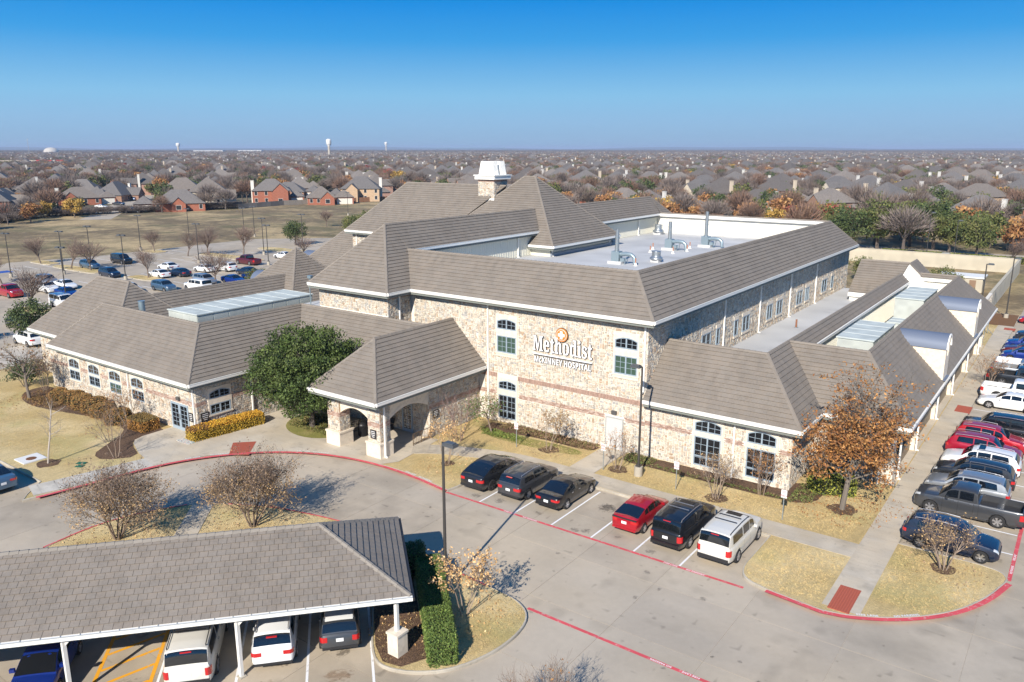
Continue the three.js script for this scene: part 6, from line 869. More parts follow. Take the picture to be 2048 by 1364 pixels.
{ // dry grass tufts and fallen leaves over the lawns: one mass each
  const r = rng(1201), tuft = new GB(); for (let k = 0; k < 7; k++) { const a = r() * 6.283, b = r() * .09, c = [Math.cos(a) * b, 0, Math.sin(a) * b], h = .05 + r() * .05, q = r() * 6.283, w = .012; tuft.tri([c[0] - Math.sin(q) * w, 0, c[2] + Math.cos(q) * w], [c[0] + Math.sin(q) * w, 0, c[2] - Math.cos(q) * w], [c[0] + Math.cos(q) * .05, h, c[2] + Math.sin(q) * .05]); }
  const tg = tuft.geo(), areas = [[[-36.5, -32], [-42.5, -37.6], 2200], [[-35, -27.6], [-47.4, -44.7], 2600], [[-25.2, -9], [-47.6, -44.7], 5200], [[-12.4, -8.5], [-42.4, -37.2], 2600], [[-6.4, -2.2], [-45.6, -39], 3600], [[-11.6, -8.6], [-53.5, -47], 1400], [[-85, -56], [-30, -23.2], 9000], [[-44, -22], [-28.6, -14], 9000], [[-21.4, -19.4], [-28.4, -22.6], 1500]];
  const pts = [], walks = [[-29.5, -8, -44.6, -42.7], [-27.5, -25.4, -49.5, -44], [-8.4, -6.5, -125, -36]];
  for (const [X, Z, n] of areas) for (let k = 0; k < n * .55; k++) { const x = lerp(X[0], X[1], r()), z = lerp(Z[0], Z[1], r()); if (!inPoly(lawnPoly, x, z) && !inPoly(islandPoly, x, z)) continue; if (walks.some((w) => x > w[0] && x < w[1] && z > w[2] && z < w[3])) continue; if (x < -36 && x > -44.5 && z < -18 && z + 41.6 > 0 && Math.abs((x + 42.9) * .725 - (z + 26.2) * .688) < 1.0) continue; if (x < -53 && (z < -29 + (x < -70 ? -1 : x < -60 ? -1.2 : 3) || (x > -62 && Math.hypot(x + 56, z + 28) < 3) || (x > -54.6 && z < -20))) continue; pts.push([x, z]); }
  const mats = [[.66, .52, .26], [.56, .42, .18], [.50, .42, .16]], m4 = new THREE.Matrix4(), Q = new THREE.Quaternion(), Y = new THREE.Vector3(0, 1, 0), im = new THREE.InstancedMesh(tg, std({ color: C(.58, .45, .22), roughness: 1, side: THREE.DoubleSide }), pts.length); pts.forEach(([x, z], i) => { const s = .35 + r() * .5; im.setMatrixAt(i, m4.compose(new THREE.Vector3(x, .118, z), Q.setFromAxisAngle(Y, r() * 6.28), new THREE.Vector3(s, s, s))); const f = .75 + .45 * r(); im.setColorAt(i, C(f, f * (.95 + .1 * r()), f)); }); im.name = 'lawn_grass'; im.castShadow = im.receiveShadow = true; scene.add(im); tag(im, 'short dry tan grass of the lawns', 'grass', null, 'stuff');
  const L = new GB(); for (const [x, z, n, sp, y, cols] of [[-10.3, -48.7, 420, 2.8, .16, BROWN], [-8.2, -50.5, 120, 1.6, .17, BROWN], [-37.7, -26, 380, 3, .16, TAN], [-42.6, -20.5, 320, 3, .16, TAN], [-21.8, -26.2, 160, 2, .16, ORANGE], [-23.4, -23.6, 160, 1.6, .16, ORANGE], [-34.7, -40, 150, 2, .16, ORANGE], [-30.4, -46.4, 160, 1.8, .16, TAN], [-74, -29.6, 260, 2.6, .16, BROWN], [-4, -44.3, 130, 2, .16, TAN], [-17.2, -45.7, 130, 1.6, .16, TAN], [-6.6, -83.6, 110, 2.2, .175, BROWN]]) for (let k = 0; k < n; k++) { const a = r() * 6.283, m = Math.sqrt(r()) * sp; leaf(L, [x + Math.cos(a) * m, y + r() * .03, z + Math.sin(a) * m], .09 + r() * .06, r, tone(cols[Math.floor(r() * cols.length)], r, .3), .75); } const fl = obj('fallen_leaves', L.geo(), M.leaf); tag(fl, 'dry leaves fallen under the trees on the lawns', 'leaves', null, 'stuff');
}
// ---------------------------------------------------------------- carport, lamps, signs, rooftop plant
{
  const t = thing('carport', 'long carport with hipped grey tile roof and white posts over parked cars', 'carport');
  const P = (u, y, v) => { const p = cp(u, v); return [p[0], y, p[1]]; }, U0 = -25, roof = part('roof', t), list = [];
  const o = { w: .37, e: .305, yRef: 3.0, t0: .05, t1: .012, tint: [.245, .211, .177], vary: .07, gap: .007 };
  tilePlane([P(0, 3, 0), P(-3.8, 4.9, 3.8), P(U0, 4.9, 3.8), P(U0, 3, 0)], list, { ...o, seed: 91 }); tilePlane([P(0, 3, 0), P(0, 3, 7.6), P(-3.8, 4.9, 3.8)], list, { ...o, seed: 92 }); tilePlane([P(0, 3, 7.6), P(U0, 3, 7.6), P(U0, 4.9, 3.8), P(-3.8, 4.9, 3.8)], list, { ...o, seed: 93 });
  const d = new GB(), low = (p) => [p[0], p[1] - .03, p[2]]; for (const q of [[P(0, 3, 0), P(-3.8, 4.9, 3.8), P(U0, 4.9, 3.8), P(U0, 3, 0)], [P(0, 3, 0), P(0, 3, 7.6), P(-3.8, 4.9, 3.8)], [P(0, 3, 7.6), P(U0, 3, 7.6), P(U0, 4.9, 3.8), P(-3.8, 4.9, 3.8)]]) d.poly(q.map(low)); d.poly([P(0, 2.86, 0), P(0, 2.86, 7.6), P(U0, 2.86, 7.6), P(U0, 2.86, 0)]); obj('deck', d.geo(), M.deck, roof);
  placeTiles(list, roof, 0, 300);
  const cap = (a, b) => { const L = Math.hypot(...V3.sub(b, a)), n = Math.round(L / .38), r = rng(77), g = new GB(); for (let k = 0; k < n; k++) { const p = a.map((x, q) => lerp(x, b[q], k / n)), q = a.map((x, m) => lerp(x, b[m], (k + 1.06) / n)), f = .93 + .14 * r(), col = [.24 * f, .215 * f, .185 * f]; p[1] += .10; q[1] += .075; const dd = V3.norm(V3.sub(q, p)), s = V3.norm([-dd[2], 0, dd[0]]), A = (c, tt, dy) => [c[0] + s[0] * tt, c[1] + dy, c[2] + s[2] * tt]; g.quad(A(p, -.13, -.11), A(q, -.13, -.11), A(q, -.05, 0), A(p, -.05, 0), col).quad(A(p, -.05, 0), A(q, -.05, 0), A(q, .05, 0), A(p, .05, 0), col).quad(A(p, .05, 0), A(q, .05, 0), A(q, .13, -.11), A(p, .13, -.11), col); g.poly([A(p, -.13, -.11), A(p, -.05, 0), A(p, .05, 0), A(p, .13, -.11)], col); } obj('ridge_cap', g.geo(), M.cap, roof); };
  cap(P(0, 3, 0), P(-3.8, 4.9, 3.8)); cap(P(0, 3, 7.6), P(-3.8, 4.9, 3.8)); cap(P(-3.8, 4.9, 3.8), P(U0, 4.9, 3.8));
  const bar = (n, a, b, w, h, m = M.gutter) => obj(n, new GB().beam(a, b, w, h).geo(), m, t);
  bar('gutter', P(.06, 2.93, -.08), P(U0, 2.93, -.08), .17, .17); bar('fascia', P(-.15, 2.78, .12), P(U0, 2.78, .12), .1, .2, plain(.70, .67, .57, .5)); bar('gutter_lip', P(.06, 3.02, -.165), P(U0, 3.02, -.165), .03, .035, plain(.4, .42, .42, .5)); bar('gutter', P(.08, 2.93, -.16), P(.08, 2.93, 7.6), .14, .15, M.black); bar('gutter', P(.06, 2.93, 7.68), P(U0, 2.93, 7.68), .17, .17);
  for (let u = -.8; u > U0; u -= .72) bar('gutter_strap', P(u, 3.025, -.15), P(u - .05, 3.03, .12), .025, .02, plain(.45, .44, .4, .5));
  for (const u of [-7.2, -13.8, -20.4]) { const p = part('post', t); obj('shaft', new GB().beam(P(u, .0, .2), P(u, 2.8, .2), .15, .15).geo(), M.white, p); obj('bracket', new GB().beam(P(u, 2.45, .2), P(u + .3, 2.74, .2), .08, .1).geo(), M.white, p); obj('base_plate', new GB().beam(P(u, .0, .2), P(u, .05, .2), .3, .3).geo(), M.kerb, p); obj('shaft', new GB().beam(P(u, .0, 6.4), P(u, 2.9, 6.4), .15, .15).geo(), M.white, p); }
  { const p = part('post', t); obj('pedestal', new GB().beam(P(-.63, .1, .3), P(-.63, 1.12, .3), .62, .62).geo(), M.limestone, p); obj('pedestal_cap', new GB().beam(P(-.63, 1.12, .3), P(-.63, 1.22, .3), .7, .7).geo(), M.limestone, p); obj('shaft', new GB().beam(P(-.63, 1.22, .3), P(-.63, 2.8, .3), .15, .15).geo(), M.white, p); }
}
function lampPost(label, x, z, y0, h, heads, turn = 0, group) { // square pole on a concrete base with shoebox heads
  const t = thing('lamp_post', label, 'lamp post', [x, y0, z], turn, group); obj('base', new GB().cyl(0, 0, -.1, .68, .29, .28, 16).geo(.5), M.kerb, t); obj('pole', new GB().tube([[0, .6, 0], [0, h, 0]], [.085, .065], 8).geo(.9), M.pole, t); obj('base_cover', new GB().box(-.16, .16, .68, .8, -.16, .16).geo(), M.pole, t);
  for (const s of heads) { const l = part('lamp_head', t); obj('housing', (() => { const g = new GB(), x0 = .12 * s, x1 = .82 * s, a = Math.min(x0, x1), b = Math.max(x0, x1); g.box(a, b, h - .12, h + .02, -.2, .2); g.box(a + .08, b - .08, h + .02, h + .08, -.15, .15); return g.geo(); })(), plain(.13, .14, .15, .4, .4), l); obj('arm', new GB().box(Math.min(0, .14 * s), Math.max(0, .14 * s), h - .08, h - .02, -.04, .04).geo(), M.pole, l); obj('lens', new GB().box(Math.min(.2 * s, .74 * s), Math.max(.2 * s, .74 * s), h - .13, h - .12, -.16, .16).geo(), plain(.5, .5, .48, .2), l); }
  return t;
}
lampPost('dark lamp post on concrete base beside clipped hedge and carport', -24.12, -27.5, .12, 7.8, [1]); lampPost('dark lamp post on concrete base in front of stone wall near service door', -22.85, -46.0, .12, 7.65, [-1]);
[[-150.9, -60.1, 'at the corner nearest the blue painted stall'], [-146.9, -67.1, 'beside the paired bare trees'], [-122.7, -55.9, 'beside the bright blue sedan'], [-152.5, -74.8, 'behind the pale blue crossover'], [-132, -70.2, 'beside the dark sport utility'], [-168.5, -93.7, 'at the field edge beside a bare tree'], [-178.1, -111.6, 'standing out in the dry field edge'], [-140.6, -89.7, 'in the middle of the rear lot'], [-168.9, -120.7, 'behind the tallest bare tree'], [-171.8, -125.8, 'beyond the tallest bare tree'], [-140.7, -105, 'beyond the maroon pickup'], [-127.3, -95.9, 'beside the yellow-green bush'], [-142.2, -116.6, 'in front of the round green tree'], [-202.4, -185.6, 'farthest out by the fence']].forEach(([x, z, l]) => lampPost('tall dark twin-headed lamp post ' + l, x, z, 0, 7.6, [1, -1], .3, 'lamp posts of the rear lot'));
[[-26.7, -177.2, 'between the far parked cars', 9.5], [-21.3, -172.9, 'beyond the yard wall', 8.5], [-10.6, -117.0, 'behind the right wing, inside the yard', 7.5], [-8.0, -121, 'in the mulched strip by the yard wall', 8]].forEach(([x, z, l, h]) => lampPost('dark lamp post ' + l, x, z, 0, h, [1], 0));
{ // parking signs
  const only = flatText('ONLY', .1); const pts = [[-32.65, -45.49, 'beside the slim two-stemmed myrtle'], [-25.27, -45.47, 'beside the walk to the service door'], [-19.83, -45.42, 'between lamp post and many-stemmed myrtle'], [-12.81, -45.1, 'with an arrow near the rust brown oak']];
  for (const [x, z, l] of pts) { const t = thing('parking_sign', 'white and red parking sign on grey post ' + l, 'sign', [x, .12, z]); obj('post', new GB().tube([[0, -.05, 0], [0, 1.9, 0]], [.03, .03], 6).geo(), plain(.36, .40, .40, .5, .5), t); const b = obj('panel', new GB().box(-.17, .17, 1.42, 1.92, .03, .04).geo(), plain(.82, .80, .79, .5), t); const tx = only.clone(); tx.translate(0, 1.56, .044); obj('lettering', tx, plain(.55, .02, .04, .6), b); const g = new GB(); for (const y of [1.86, 1.80, 1.74]) g.box(-.12, .12, y - .014, y + .014, .04, .043); obj('small_print', g.geo(), plain(.60, .2, .22, .6), b); g.n; if (l.includes('arrow')) { const a = new GB().box(-.06, .11, 1.468, 1.484, .04, .044); a.tri([-.12, 1.476, .044], [-.05, 1.45, .044], [-.05, 1.502, .044]); obj('arrow', a.geo(), plain(.08, .08, .08, .6), b); } else obj('rule', new GB().box(-.12, .12, 1.462, 1.478, .04, .043).geo(), plain(.60, .2, .22, .6), b); }
}
{ // dark wall plaques with lines of white print
  const plaque = (label, F, u0, u1, v0, v1) => { const t = thing('wall_plaque', label, 'sign'); const g = new GB(); fbox(g, F, u0, u1, v0, v1, .05, .1); obj('panel', g.geo(), M.signdark, t); const n = 4, p = new GB(); for (let k = 0; k < n; k++) { const v = lerp(v1, v0, (k + .9) / (n + .8)), m = (u0 + u1) / 2, w = (u1 - u0) * [.34, .38, .3, .22][k]; fbox(p, F, m - w, m + w, v - .022, v + .022, .1, .104); } obj('print', p.geo(), M.signwhite, t).userData = { kind: 'stuff' }; };
  plaque('dark plaque on shaded wall above the orange hedge', WR, 33.3, 34.0, 1.15, 1.85); plaque('dark plaque beside the glazed left entrance doors', WF, -54.85, -54.3, 1.15, 1.85); plaque('dark plaque on front of the portico pier', fz(-37.9), -40.0, -39.45, 1.55, 2.2); plaque('dark plaque on stone wall beside vestibule', VR, 43.55, 44.15, 1.6, 2.2);
}
{ // under the portico
  const b = thing('litter_bin', 'black slatted litter bin with domed lid under the portico', 'bin', [-43.6, .148, -40.4]); const g = new GB(); for (let k = 0; k < 20; k++) { const a = k / 20 * 6.283; g.beam([Math.cos(a) * .3, .06, Math.sin(a) * .3], [Math.cos(a) * .32, .85, Math.sin(a) * .32], .05, .03); } obj('slats', g.geo(), M.black, b).userData = { kind: 'stuff' }; obj('drum', new GB().cyl(0, 0, .0, .85, .27, .27, 16).geo(.6), M.black, b); obj('lid', new THREE.LatheGeometry([[.34, .85], [.34, .92], [.28, 1.02], [.16, 1.1], [.0, 1.12]].map((q) => new THREE.Vector2(...q)), 18), M.black, b);
  const be = thing('bench', 'dark metal bench beside the vestibule door', 'bench', [-43.2, .148, -42.6]); obj('seat', new GB().box(-.6, .6, .42, .47, -.22, .22).geo(), M.black, be); obj('backrest', new GB().obox([-.6, .5, -.25], [1.2, 0, 0], [0, .42, -.1], [0, 0, .04]).geo(), M.black, be); for (const s of [-1, 1]) obj('leg', new GB().box(s * .55 - .03, s * .55 + .03, 0, .44, -.2, .2).geo(), M.black, be);
  const rail = (label, a, c) => { const t = thing('railing', label, 'railing'), n = 11, tan = plain(.17, .12, .08, .5, .2); for (let k = 0; k <= n; k++) { const p = [lerp(a[0], c[0], k / n), .148, lerp(a[1], c[1], k / n)], end = k === 0 || k === n || k === 5; obj(end ? 'post' : 'baluster', new GB().beam(p, [p[0], 1.02, p[2]], end ? .05 : .02, end ? .05 : .02).geo(), tan, t); } for (const y of [1.05, .28]) obj('rail', new GB().beam([a[0], y, a[1]], [c[0], y, c[1]], .045, .04).geo(), tan, t); };
  rail('brown metal railing beside portico curved walk', [-39.0, -41.15], [-39.0, -43.1]); rail('dark metal railing on oak side of portico', [-44.6, -39.9], [-44.6, -42.3]);
}
{ // rooftop plant
  const box = (n, label, x0, x1, y0, y1, z0, z1, o = {}) => { const t = thing(n, label, 'air handler', [x0, y0, z1]); const w = x1 - x0, d = z1 - z0, h = y1 - y0; obj('casing', new GB().box(0, w, .15, h - .08, -d, 0).geo(), M.unit, t); obj('skid', new GB().box(.1, w - .1, -.01, .15, -d + .1, -.1).geo(), M.black, t); obj('roof', new GB().box(-.08, w + .08, h - .08, h, -d - .08, .08).geo(), M.unitroof, t); const ns = Math.round(d / (o.step || 1.2)); for (let k = 0; k <= ns; k++) { const z = -d * k / ns; obj('roof_seam', new GB().box(-.09, w + .09, h, h + .014, z - .035, z + .035).geo(), M.unitseam, t); if (k < ns) { const zz = z - d / ns + .05; obj('side_panel', new GB().box(w, w + .02, .3, h - .2, zz, z - .05).geo(), M.unit, t); } } if (o.mid) obj('roof_seam', new GB().box(w / 2 - .025, w / 2 + .025, h, h + .012, -d - .08, .08).geo(), M.unitseam, t); for (let k = 0; k < Math.round(w / 1.1); k++) { const a = k / Math.round(w / 1.1) * w; obj('end_panel', new GB().box(a + .05, a + w / Math.round(w / 1.1) - .05, .3, h - .2, 0, .02).geo(), M.unit, t); } return t; };
  const a = box('air_handling_unit', 'long pale green air handling unit with panelled roof behind left wing roof', -62.0, -57.9, 4.6, 8.62, -48.2, -36.3, { step: 1.55, mid: 1 });
  for (const [z, n] of [[-6.2, 'hood'], [-7.9, 'hood'], [-9.6, 'louvre_hood'], [-10.7, 'louvre_hood']]) obj(n, n === 'hood' ? (() => { const g = new GB(); g.poly([[4, 3.0, z], [4, 3.0, z - 1.4], [4.8, 2.2, z - 1.4], [4.8, 2.2, z]]); g.quad([4.8, 2.2, z], [4.8, 2.2, z - 1.4], [4.8, 1.6, z - 1.4], [4.8, 1.6, z]); g.poly([[4, 1.6, z], [4.8, 1.6, z], [4.8, 2.2, z], [4, 3, z]]); g.poly([[4, 1.6, z - 1.4], [4, 3, z - 1.4], [4.8, 2.2, z - 1.4], [4.8, 1.6, z - 1.4]]); return g.geo(); })() : new GB().box(4, 4.5, 2.3, 2.42, z - .9, z).geo(), M.unit, a);
  box('rooftop_unit', 'pale green rooftop unit in right service court nearest the front', -14.5, -12.0, 4.6, 8.1, -68.4, -61.2, { step: 1.8 }); box('rooftop_unit', 'pale green rooftop unit at far end of right service court', -14.3, -11.9, 4.6, 8.2, -88.0, -80.6, { step: 1.8 }); box('rooftop_unit', 'small pale condenser box before the far rooftop unit', -14.0, -12.6, 4.6, 6.6, -78.9, -76.6, { step: 1.1 });
  const stack = (label, x, z, top, dir) => { const t = thing('exhaust_stack', label, 'exhaust stack', [x, 10.5, z]); obj('plinth', new GB().box(-.75, .75, 0, .28, -.55, .55).geo(), M.flatroof, t); obj('fan_box', new GB().box(-.42, .42, .28, 1.25, -.4, .4).geo(), M.galv, t); obj('chimney_pipe', new GB().tube([[0, 1.25, 0], [0, top - 10.5, 0]], [.21, .19], 14).geo(.8), M.metal, t); for (const y of [1.35, 2.0, 2.6]) if (y < top - 10.6) obj('band', new GB().cyl(0, 0, y, y + .05, .235, .235, 14).geo(.6), M.galv, t); obj('duct', new GB().tube([[.4, .95, 0], [1.0, 1.05, 0], [1.6, 1.0, 0], [1.95, .75, 0], [2.0, .1, 0]], [.21, .21, .2, .19, .18], 12).geo(.9), M.galv, t); obj('motor', new GB().box(.5, .95, .28, .6, -.25, .25).geo(), M.galv, t); for (const s of [-1, 1]) obj('brace', new GB().beam([1.0, 0, s * .3], [1.2, .85, s * .2], .05, .05).geo(), M.galv, t); };
  stack('galvanised exhaust stack with bent duct nearest the front parapet', -38.4, -70.65, 13.9, 1); stack('slim galvanised exhaust stack in middle of court roof', -38.9, -83.9, 13.7, 1); stack('tallest galvanised exhaust stack by the back parapet', -36.7, -89.0, 14.6, 1);
  const fan = (label, x, z, s, y = 10.5) => { const t = thing('roof_fan', label, 'roof fan', [x, y, z]); obj('curb', new GB().box(-.5 * s, .5 * s, 0, .35 * s, -.5 * s, .5 * s).geo(), M.flatroof, t); obj('shroud', new THREE.LatheGeometry([[.75, .35], [.78, .5], [.6, .65], [.52, .75], [.52, 1.25], [.56, 1.3], [.3, 1.34], [0, 1.35]].map((q) => new THREE.Vector2(q[0] * s, q[1] * s)), 22), M.metal, t); };
  fan('bright round metal roof fan near the right roof slope', -35.7, -74, .85); fan('metal roof fan in back corner of court roof', -47.4, -98.6, 1.0); fan('metal roof fan by the pyramid roof corner', -47.7, -86.4, .8);
  [[-39.5, -72.6, 'left of the front exhaust stack'], [-36.1, -70.3, 'right of the front exhaust stack'], [-39.6, -80.5, 'between the front and middle stacks'], [-37.2, -81.2, 'before the middle stack'], [-36.7, -83.8, 'right of the middle stack'], [-40.6, -83.2, 'left of the middle stack'], [-37.6, -86.6, 'before the tallest stack']].forEach(([x, z, l]) => { const t = thing('plumbing_vent', 'short vent pipe with rusty cap and white boot ' + l, 'vent', [x, 10.5, z]); obj('boot', new GB().cyl(0, 0, 0, .3, .2, .07, 10).geo(), M.white, t); obj('pipe', new GB().cyl(0, 0, .3, .75, .055, .055, 8).geo(), plain(.42, .16, .07, .7), t); });
  const pv = thing('vent_pipe', 'short rusty vent pipe on long flat roof beside right wall', 'vent', [-22.0, 5.0, -76.6]); obj('pipe', new GB().cyl(0, 0, 0, .8, .09, .09, 10).geo(), plain(.25, .11, .06, .8), pv); obj('flange', new GB().cyl(0, 0, 0, .04, .2, .2, 12).geo(), M.galv, pv);
  const bp = thing('vent_pipe', 'blue-grey metal flue standing behind left wing roof ridge', 'vent', [-67.2, 4.6, -36.9]); obj('pipe', new GB().cyl(0, 0, 0, 4.0, .28, .28, 14).geo(.7), M.galv, bp); obj('cap', new GB().cyl(0, 0, 4.0, 4.05, .31, .31, 14).geo(), M.galv, bp);
  const af = thing('roof_floodlight', 'small floodlight on mast at left tower eave', 'floodlight', [-56.0, 8.4, -46.4]); obj('mast', new GB().tube([[0, -3.6, 0], [0, 2.2, 0]], [.05, .05], 6).geo(), M.galv, af); obj('head', new GB().box(-.1, .35, 2.1, 2.35, -.15, .15).geo(), M.galv, af);
  for (const [x, y, z, r, l] of [[-80.4, 6.0, -59.6, 1.5, 0], [-89.5, 6.2, -74.7, 1.5, 0], [-84.2, 5.2, -39.6, 1.4, 0]]) { const d = part('dormer', H), g = new GB(), n = 12; for (let k = 0; k < n; k++) { const a = k / n * Math.PI, b = (k + 1) / n * Math.PI, Q = (tt, xx) => [xx, y + Math.sin(tt) * r, z + Math.cos(tt) * r]; g.quad(Q(a, x - .6), Q(a, x + 4), Q(b, x + 4), Q(b, x - .6)); } obj('barrel_roof', g.geo(.6), M.zinc, d); obj('front', new GB().box(x - .5, x - .3, 4.2, y, z - r + .1, z + r - .1).geo(), M.limestone, d); }
}
{ // stone and stucco yard walls behind the right wing
  const yw = (n, label, pts, h, mat) => { const t = thing(n, label, 'wall'); for (let i = 0; i < pts.length - 1; i++) { const [a, b] = [pts[i], pts[i + 1]], d = [b[0] - a[0], b[1] - a[1]], L = Math.hypot(...d), nx = -d[1] / L * .15, nz = d[0] / L * .15; obj('panel', new GB().obox([a[0] - nx, -.05, a[1] - nz], [d[0], 0, d[1]], [0, h, 0], [nx * 2, 0, nz * 2]).geo(), mat, t); obj('coping', new GB().obox([a[0] - nx * 1.3, h - .05, a[1] - nz * 1.3], [d[0], 0, d[1]], [0, .1, 0], [nx * 2.6, 0, nz * 2.6]).geo(), mat, t); } return t; };
  yw('yard_wall', 'long cream stucco wall enclosing the yard behind the hospital', [[-50, -168], [-31.5, -168], [-10.2, -168], [-10.4, -124.2]], 2.6, M.stucco);
  const sw = yw('yard_wall', 'short stone wall at yard corner by the mulched strip', [[-16.5, -110], [-10.3, -110], [-10.3, -124]], 2.7, M.mortar); const keep = stones.length; stoneWall(fz(-109.8), -16.5, -10.2, .1, 2.6, [], 881); stoneWall(fx(-10.1), 110, 124, .1, 2.6, [], 882); const g = new GB(); stones.slice(keep).forEach((s) => tileGeo(s, g)); obj('stones', g.geo(), M.stone, sw).userData = { kind: 'stuff' };
  const sh1 = thing('yard_shed', 'low white shed inside the service yard', 'shed', [-16, 0, -143]); obj('wall', new GB().box(-3, 3, 0, 2.2, -2, 2).geo(), M.stucco, sh1); obj('roof', new GB().box(-3.2, 3.2, 2.2, 2.4, -2.2, 2.2).geo(), M.white, sh1); obj('door', new GB().box(1.2, 2.1, 0, 1.9, 2, 2.04).geo(), plain(.25, .16, .1), sh1);
  const gate = thing('pipe_frame', 'thin grey pipe frame beside the right sidewalk', 'frame', [-8.9, .14, -106]); for (const z of [0, -3.4]) obj('post', new GB().tube([[0, 0, z], [0, 1.9, z]], [.035, .035], 6).geo(), M.galv, gate); obj('crossbar', new GB().tube([[0, 1.9, 0], [0, 1.9, -3.4]], [.035, .035], 6).geo(), M.galv, gate); obj('brace', new GB().tube([[0, .5, -3.4], [.7, 0, -2.6]], [.03, .03], 6).geo(), M.galv, gate);
}
// ---------------------------------------------------------------- the suburb beyond
const ROOFC = [[.165, .15, .14], [.18, .155, .135], [.14, .13, .125], [.20, .175, .155], [.125, .11, .10]], WALLC = { 'red brick': [.36, .135, .085], 'tan brick': [.52, .37, .24], 'cream': [.66, .58, .46], 'brown brick': [.32, .19, .13], 'pink brick': [.48, .29, .22] }, CHIMC = [[.72, .69, .62], [.60, .50, .38], [.66, .63, .58]];
function hipRoof(g, x0, x1, z0, z1, y, pitch, col, ov = .45) { // hip roof with overhang
  x0 -= ov; x1 += ov; z0 -= ov; z1 += ov; const w = x1 - x0, d = z1 - z0, h = Math.min(w, d) / 2, yr = y + h * pitch, A = [x0, y, z1], B = [x1, y, z1], D = [x1, y, z0], E = [x0, y, z0]; let R, S;
  if (w >= d) { R = [x0 + h, yr, (z0 + z1) / 2]; S = [x1 - h, yr, (z0 + z1) / 2]; g.quad(A, B, S, R, col).quad(D, E, R, S, col).tri(B, D, S, col).tri(E, A, R, col); } else { R = [(x0 + x1) / 2, yr, z1 - h]; S = [(x0 + x1) / 2, yr, z0 + h]; g.tri(A, B, R, col).quad(B, D, S, R, col).tri(D, E, S, col).quad(E, A, R, S, col); }
  g.quad([x0, y - .02, z0], [x1, y - .02, z0], [x1, y - .02, z1], [x0, y - .02, z1], col); return yr;
}
function houseSpec(seed) { const r = rng(seed), wn = Object.keys(WALLC)[Math.floor(r() * 5)]; return { r, wn, wall: WALLC[wn], roof: ROOFC[Math.floor(r() * 5)], chim: CHIMC[Math.floor(r() * 3)], st: r() < .45 ? 2 : 1, w: 12.5 + r() * 4.5, d: 10.5 + r() * 3.5, hasC: r() < .6, seed }; }
function houseGeo(s) { // returns builders of each part; front faces +z
  const r = rng(s.seed + 5), { w, d, st } = s, y = st === 2 ? 5.3 : 2.75, W = new GB(), R = new GB(), Cm = new GB(), wins = [], p = .66 + r() * .2;
  W.box(-w / 2, w / 2, 0, y, -d / 2, d / 2); hipRoof(R, -w / 2, w / 2, -d / 2, d / 2, y, p, null);
  const gx = (r() - .5) * w * .5, gw = 4.6 + r() * 1.6, gd = 2.2 + r() * 2, gy = st === 2 && r() < .5 ? y : 2.75, z1 = d / 2 + gd; // gabled front bay
  W.box(gx - gw / 2, gx + gw / 2, 0, gy, d / 2 - .1, z1); const gp2 = gy + gw / 2 * .95; W.tri([gx - gw / 2, gy, z1], [gx + gw / 2, gy, z1], [gx, gp2 - .12, z1]); const o = .35, ov = .25; R.quad([gx - gw / 2 - o, gy - o * .95, z1 + ov], [gx, gp2, z1 + ov], [gx, gp2, d / 2 - 2.6], [gx - gw / 2 - o, gy - o * .95, d / 2 - 2.6]); R.quad([gx, gp2, z1 + ov], [gx + gw / 2 + o, gy - o * .95, z1 + ov], [gx + gw / 2 + o, gy - o * .95, d / 2 - 2.6], [gx, gp2, d / 2 - 2.6]);
  const sx = r() < .5 ? -1 : 1, ww = 5.2 + r() * 2, wd = d * .62, wz = (r() - .6) * d * .3, x0 = sx > 0 ? w / 2 - .1 : -w / 2 - ww + .1; W.box(x0, x0 + ww, 0, 2.7, wz - wd / 2, wz + wd / 2); hipRoof(R, x0, x0 + ww, wz - wd / 2, wz + wd / 2, 2.7, p, null);
  const rd = 4 + r() * 2; W.box(-w * .28, w * .22, 0, 2.75, -d / 2 - rd, -d / 2 + .1); hipRoof(R, -w * .28, w * .22, -d / 2 - rd, -d / 2 + 2.5, 2.75, p, null);
  const cx = -sx * (w / 2 - .1), cz = (r() - .5) * d * .5, ch = y + Math.min(w, d) * .33 + .2; if (s.hasC) { Cm.box(cx - .6, cx + .6, 0, ch, cz - .45, cz + .45); Cm.box(cx - .7, cx + .7, ch, ch + .16, cz - .55, cz + .55); }
  const win = (a, b, c, dd, z, n) => wins.push([a, b, c, dd, z, n]);
  for (let f = 0; f < st; f++) for (let k = 0; k < 4; k++) { const x = lerp(-w / 2 + 1.4, w / 2 - 1.4, k / 3), v = .9 + f * 2.75; if (Math.abs(x - gx) > gw / 2 + .6) win(x - .5, x + .5, v, v + 1.45, d / 2, 0); win(x - .5, x + .5, v, v + 1.4, -d / 2 - (Math.abs(x + w * .03) < w * .26 && f === 0 ? rd : 0), 1); } win(gx - .8, gx + .8, .8, 2.3, z1, 0);
  for (let f = 0; f < st; f++) for (let k = 0; k < 2; k++) { const z = lerp(-d / 4, d / 4, k); win(z - .45, z + .45, .9 + f * 2.75, 2.2 + f * 2.75, -sx * w / 2, 2); }
  return { W, R, Cm, wins, gar: [x0 + .5, x0 + ww - .5, wz + wd / 2], door: [clamp(gx + gw / 2 + .9, -w / 2 + .6, w / 2 - .6), d / 2] };
}
const winBox = (g, w, t0, t1, grow = 0) => { const [a, b, c, d, z, n] = w; if (n === 0) g.box(a - grow, b + grow, c - grow, d + grow, z + t0, z + t1); else if (n === 1) g.box(a - grow, b + grow, c - grow, d + grow, z - t1, z - t0); else { const s = Math.sign(z); g.box(Math.min(z + s * t0, z + s * t1), Math.max(z + s * t0, z + s * t1), c - grow, d + grow, a - grow, b + grow); } return g; };
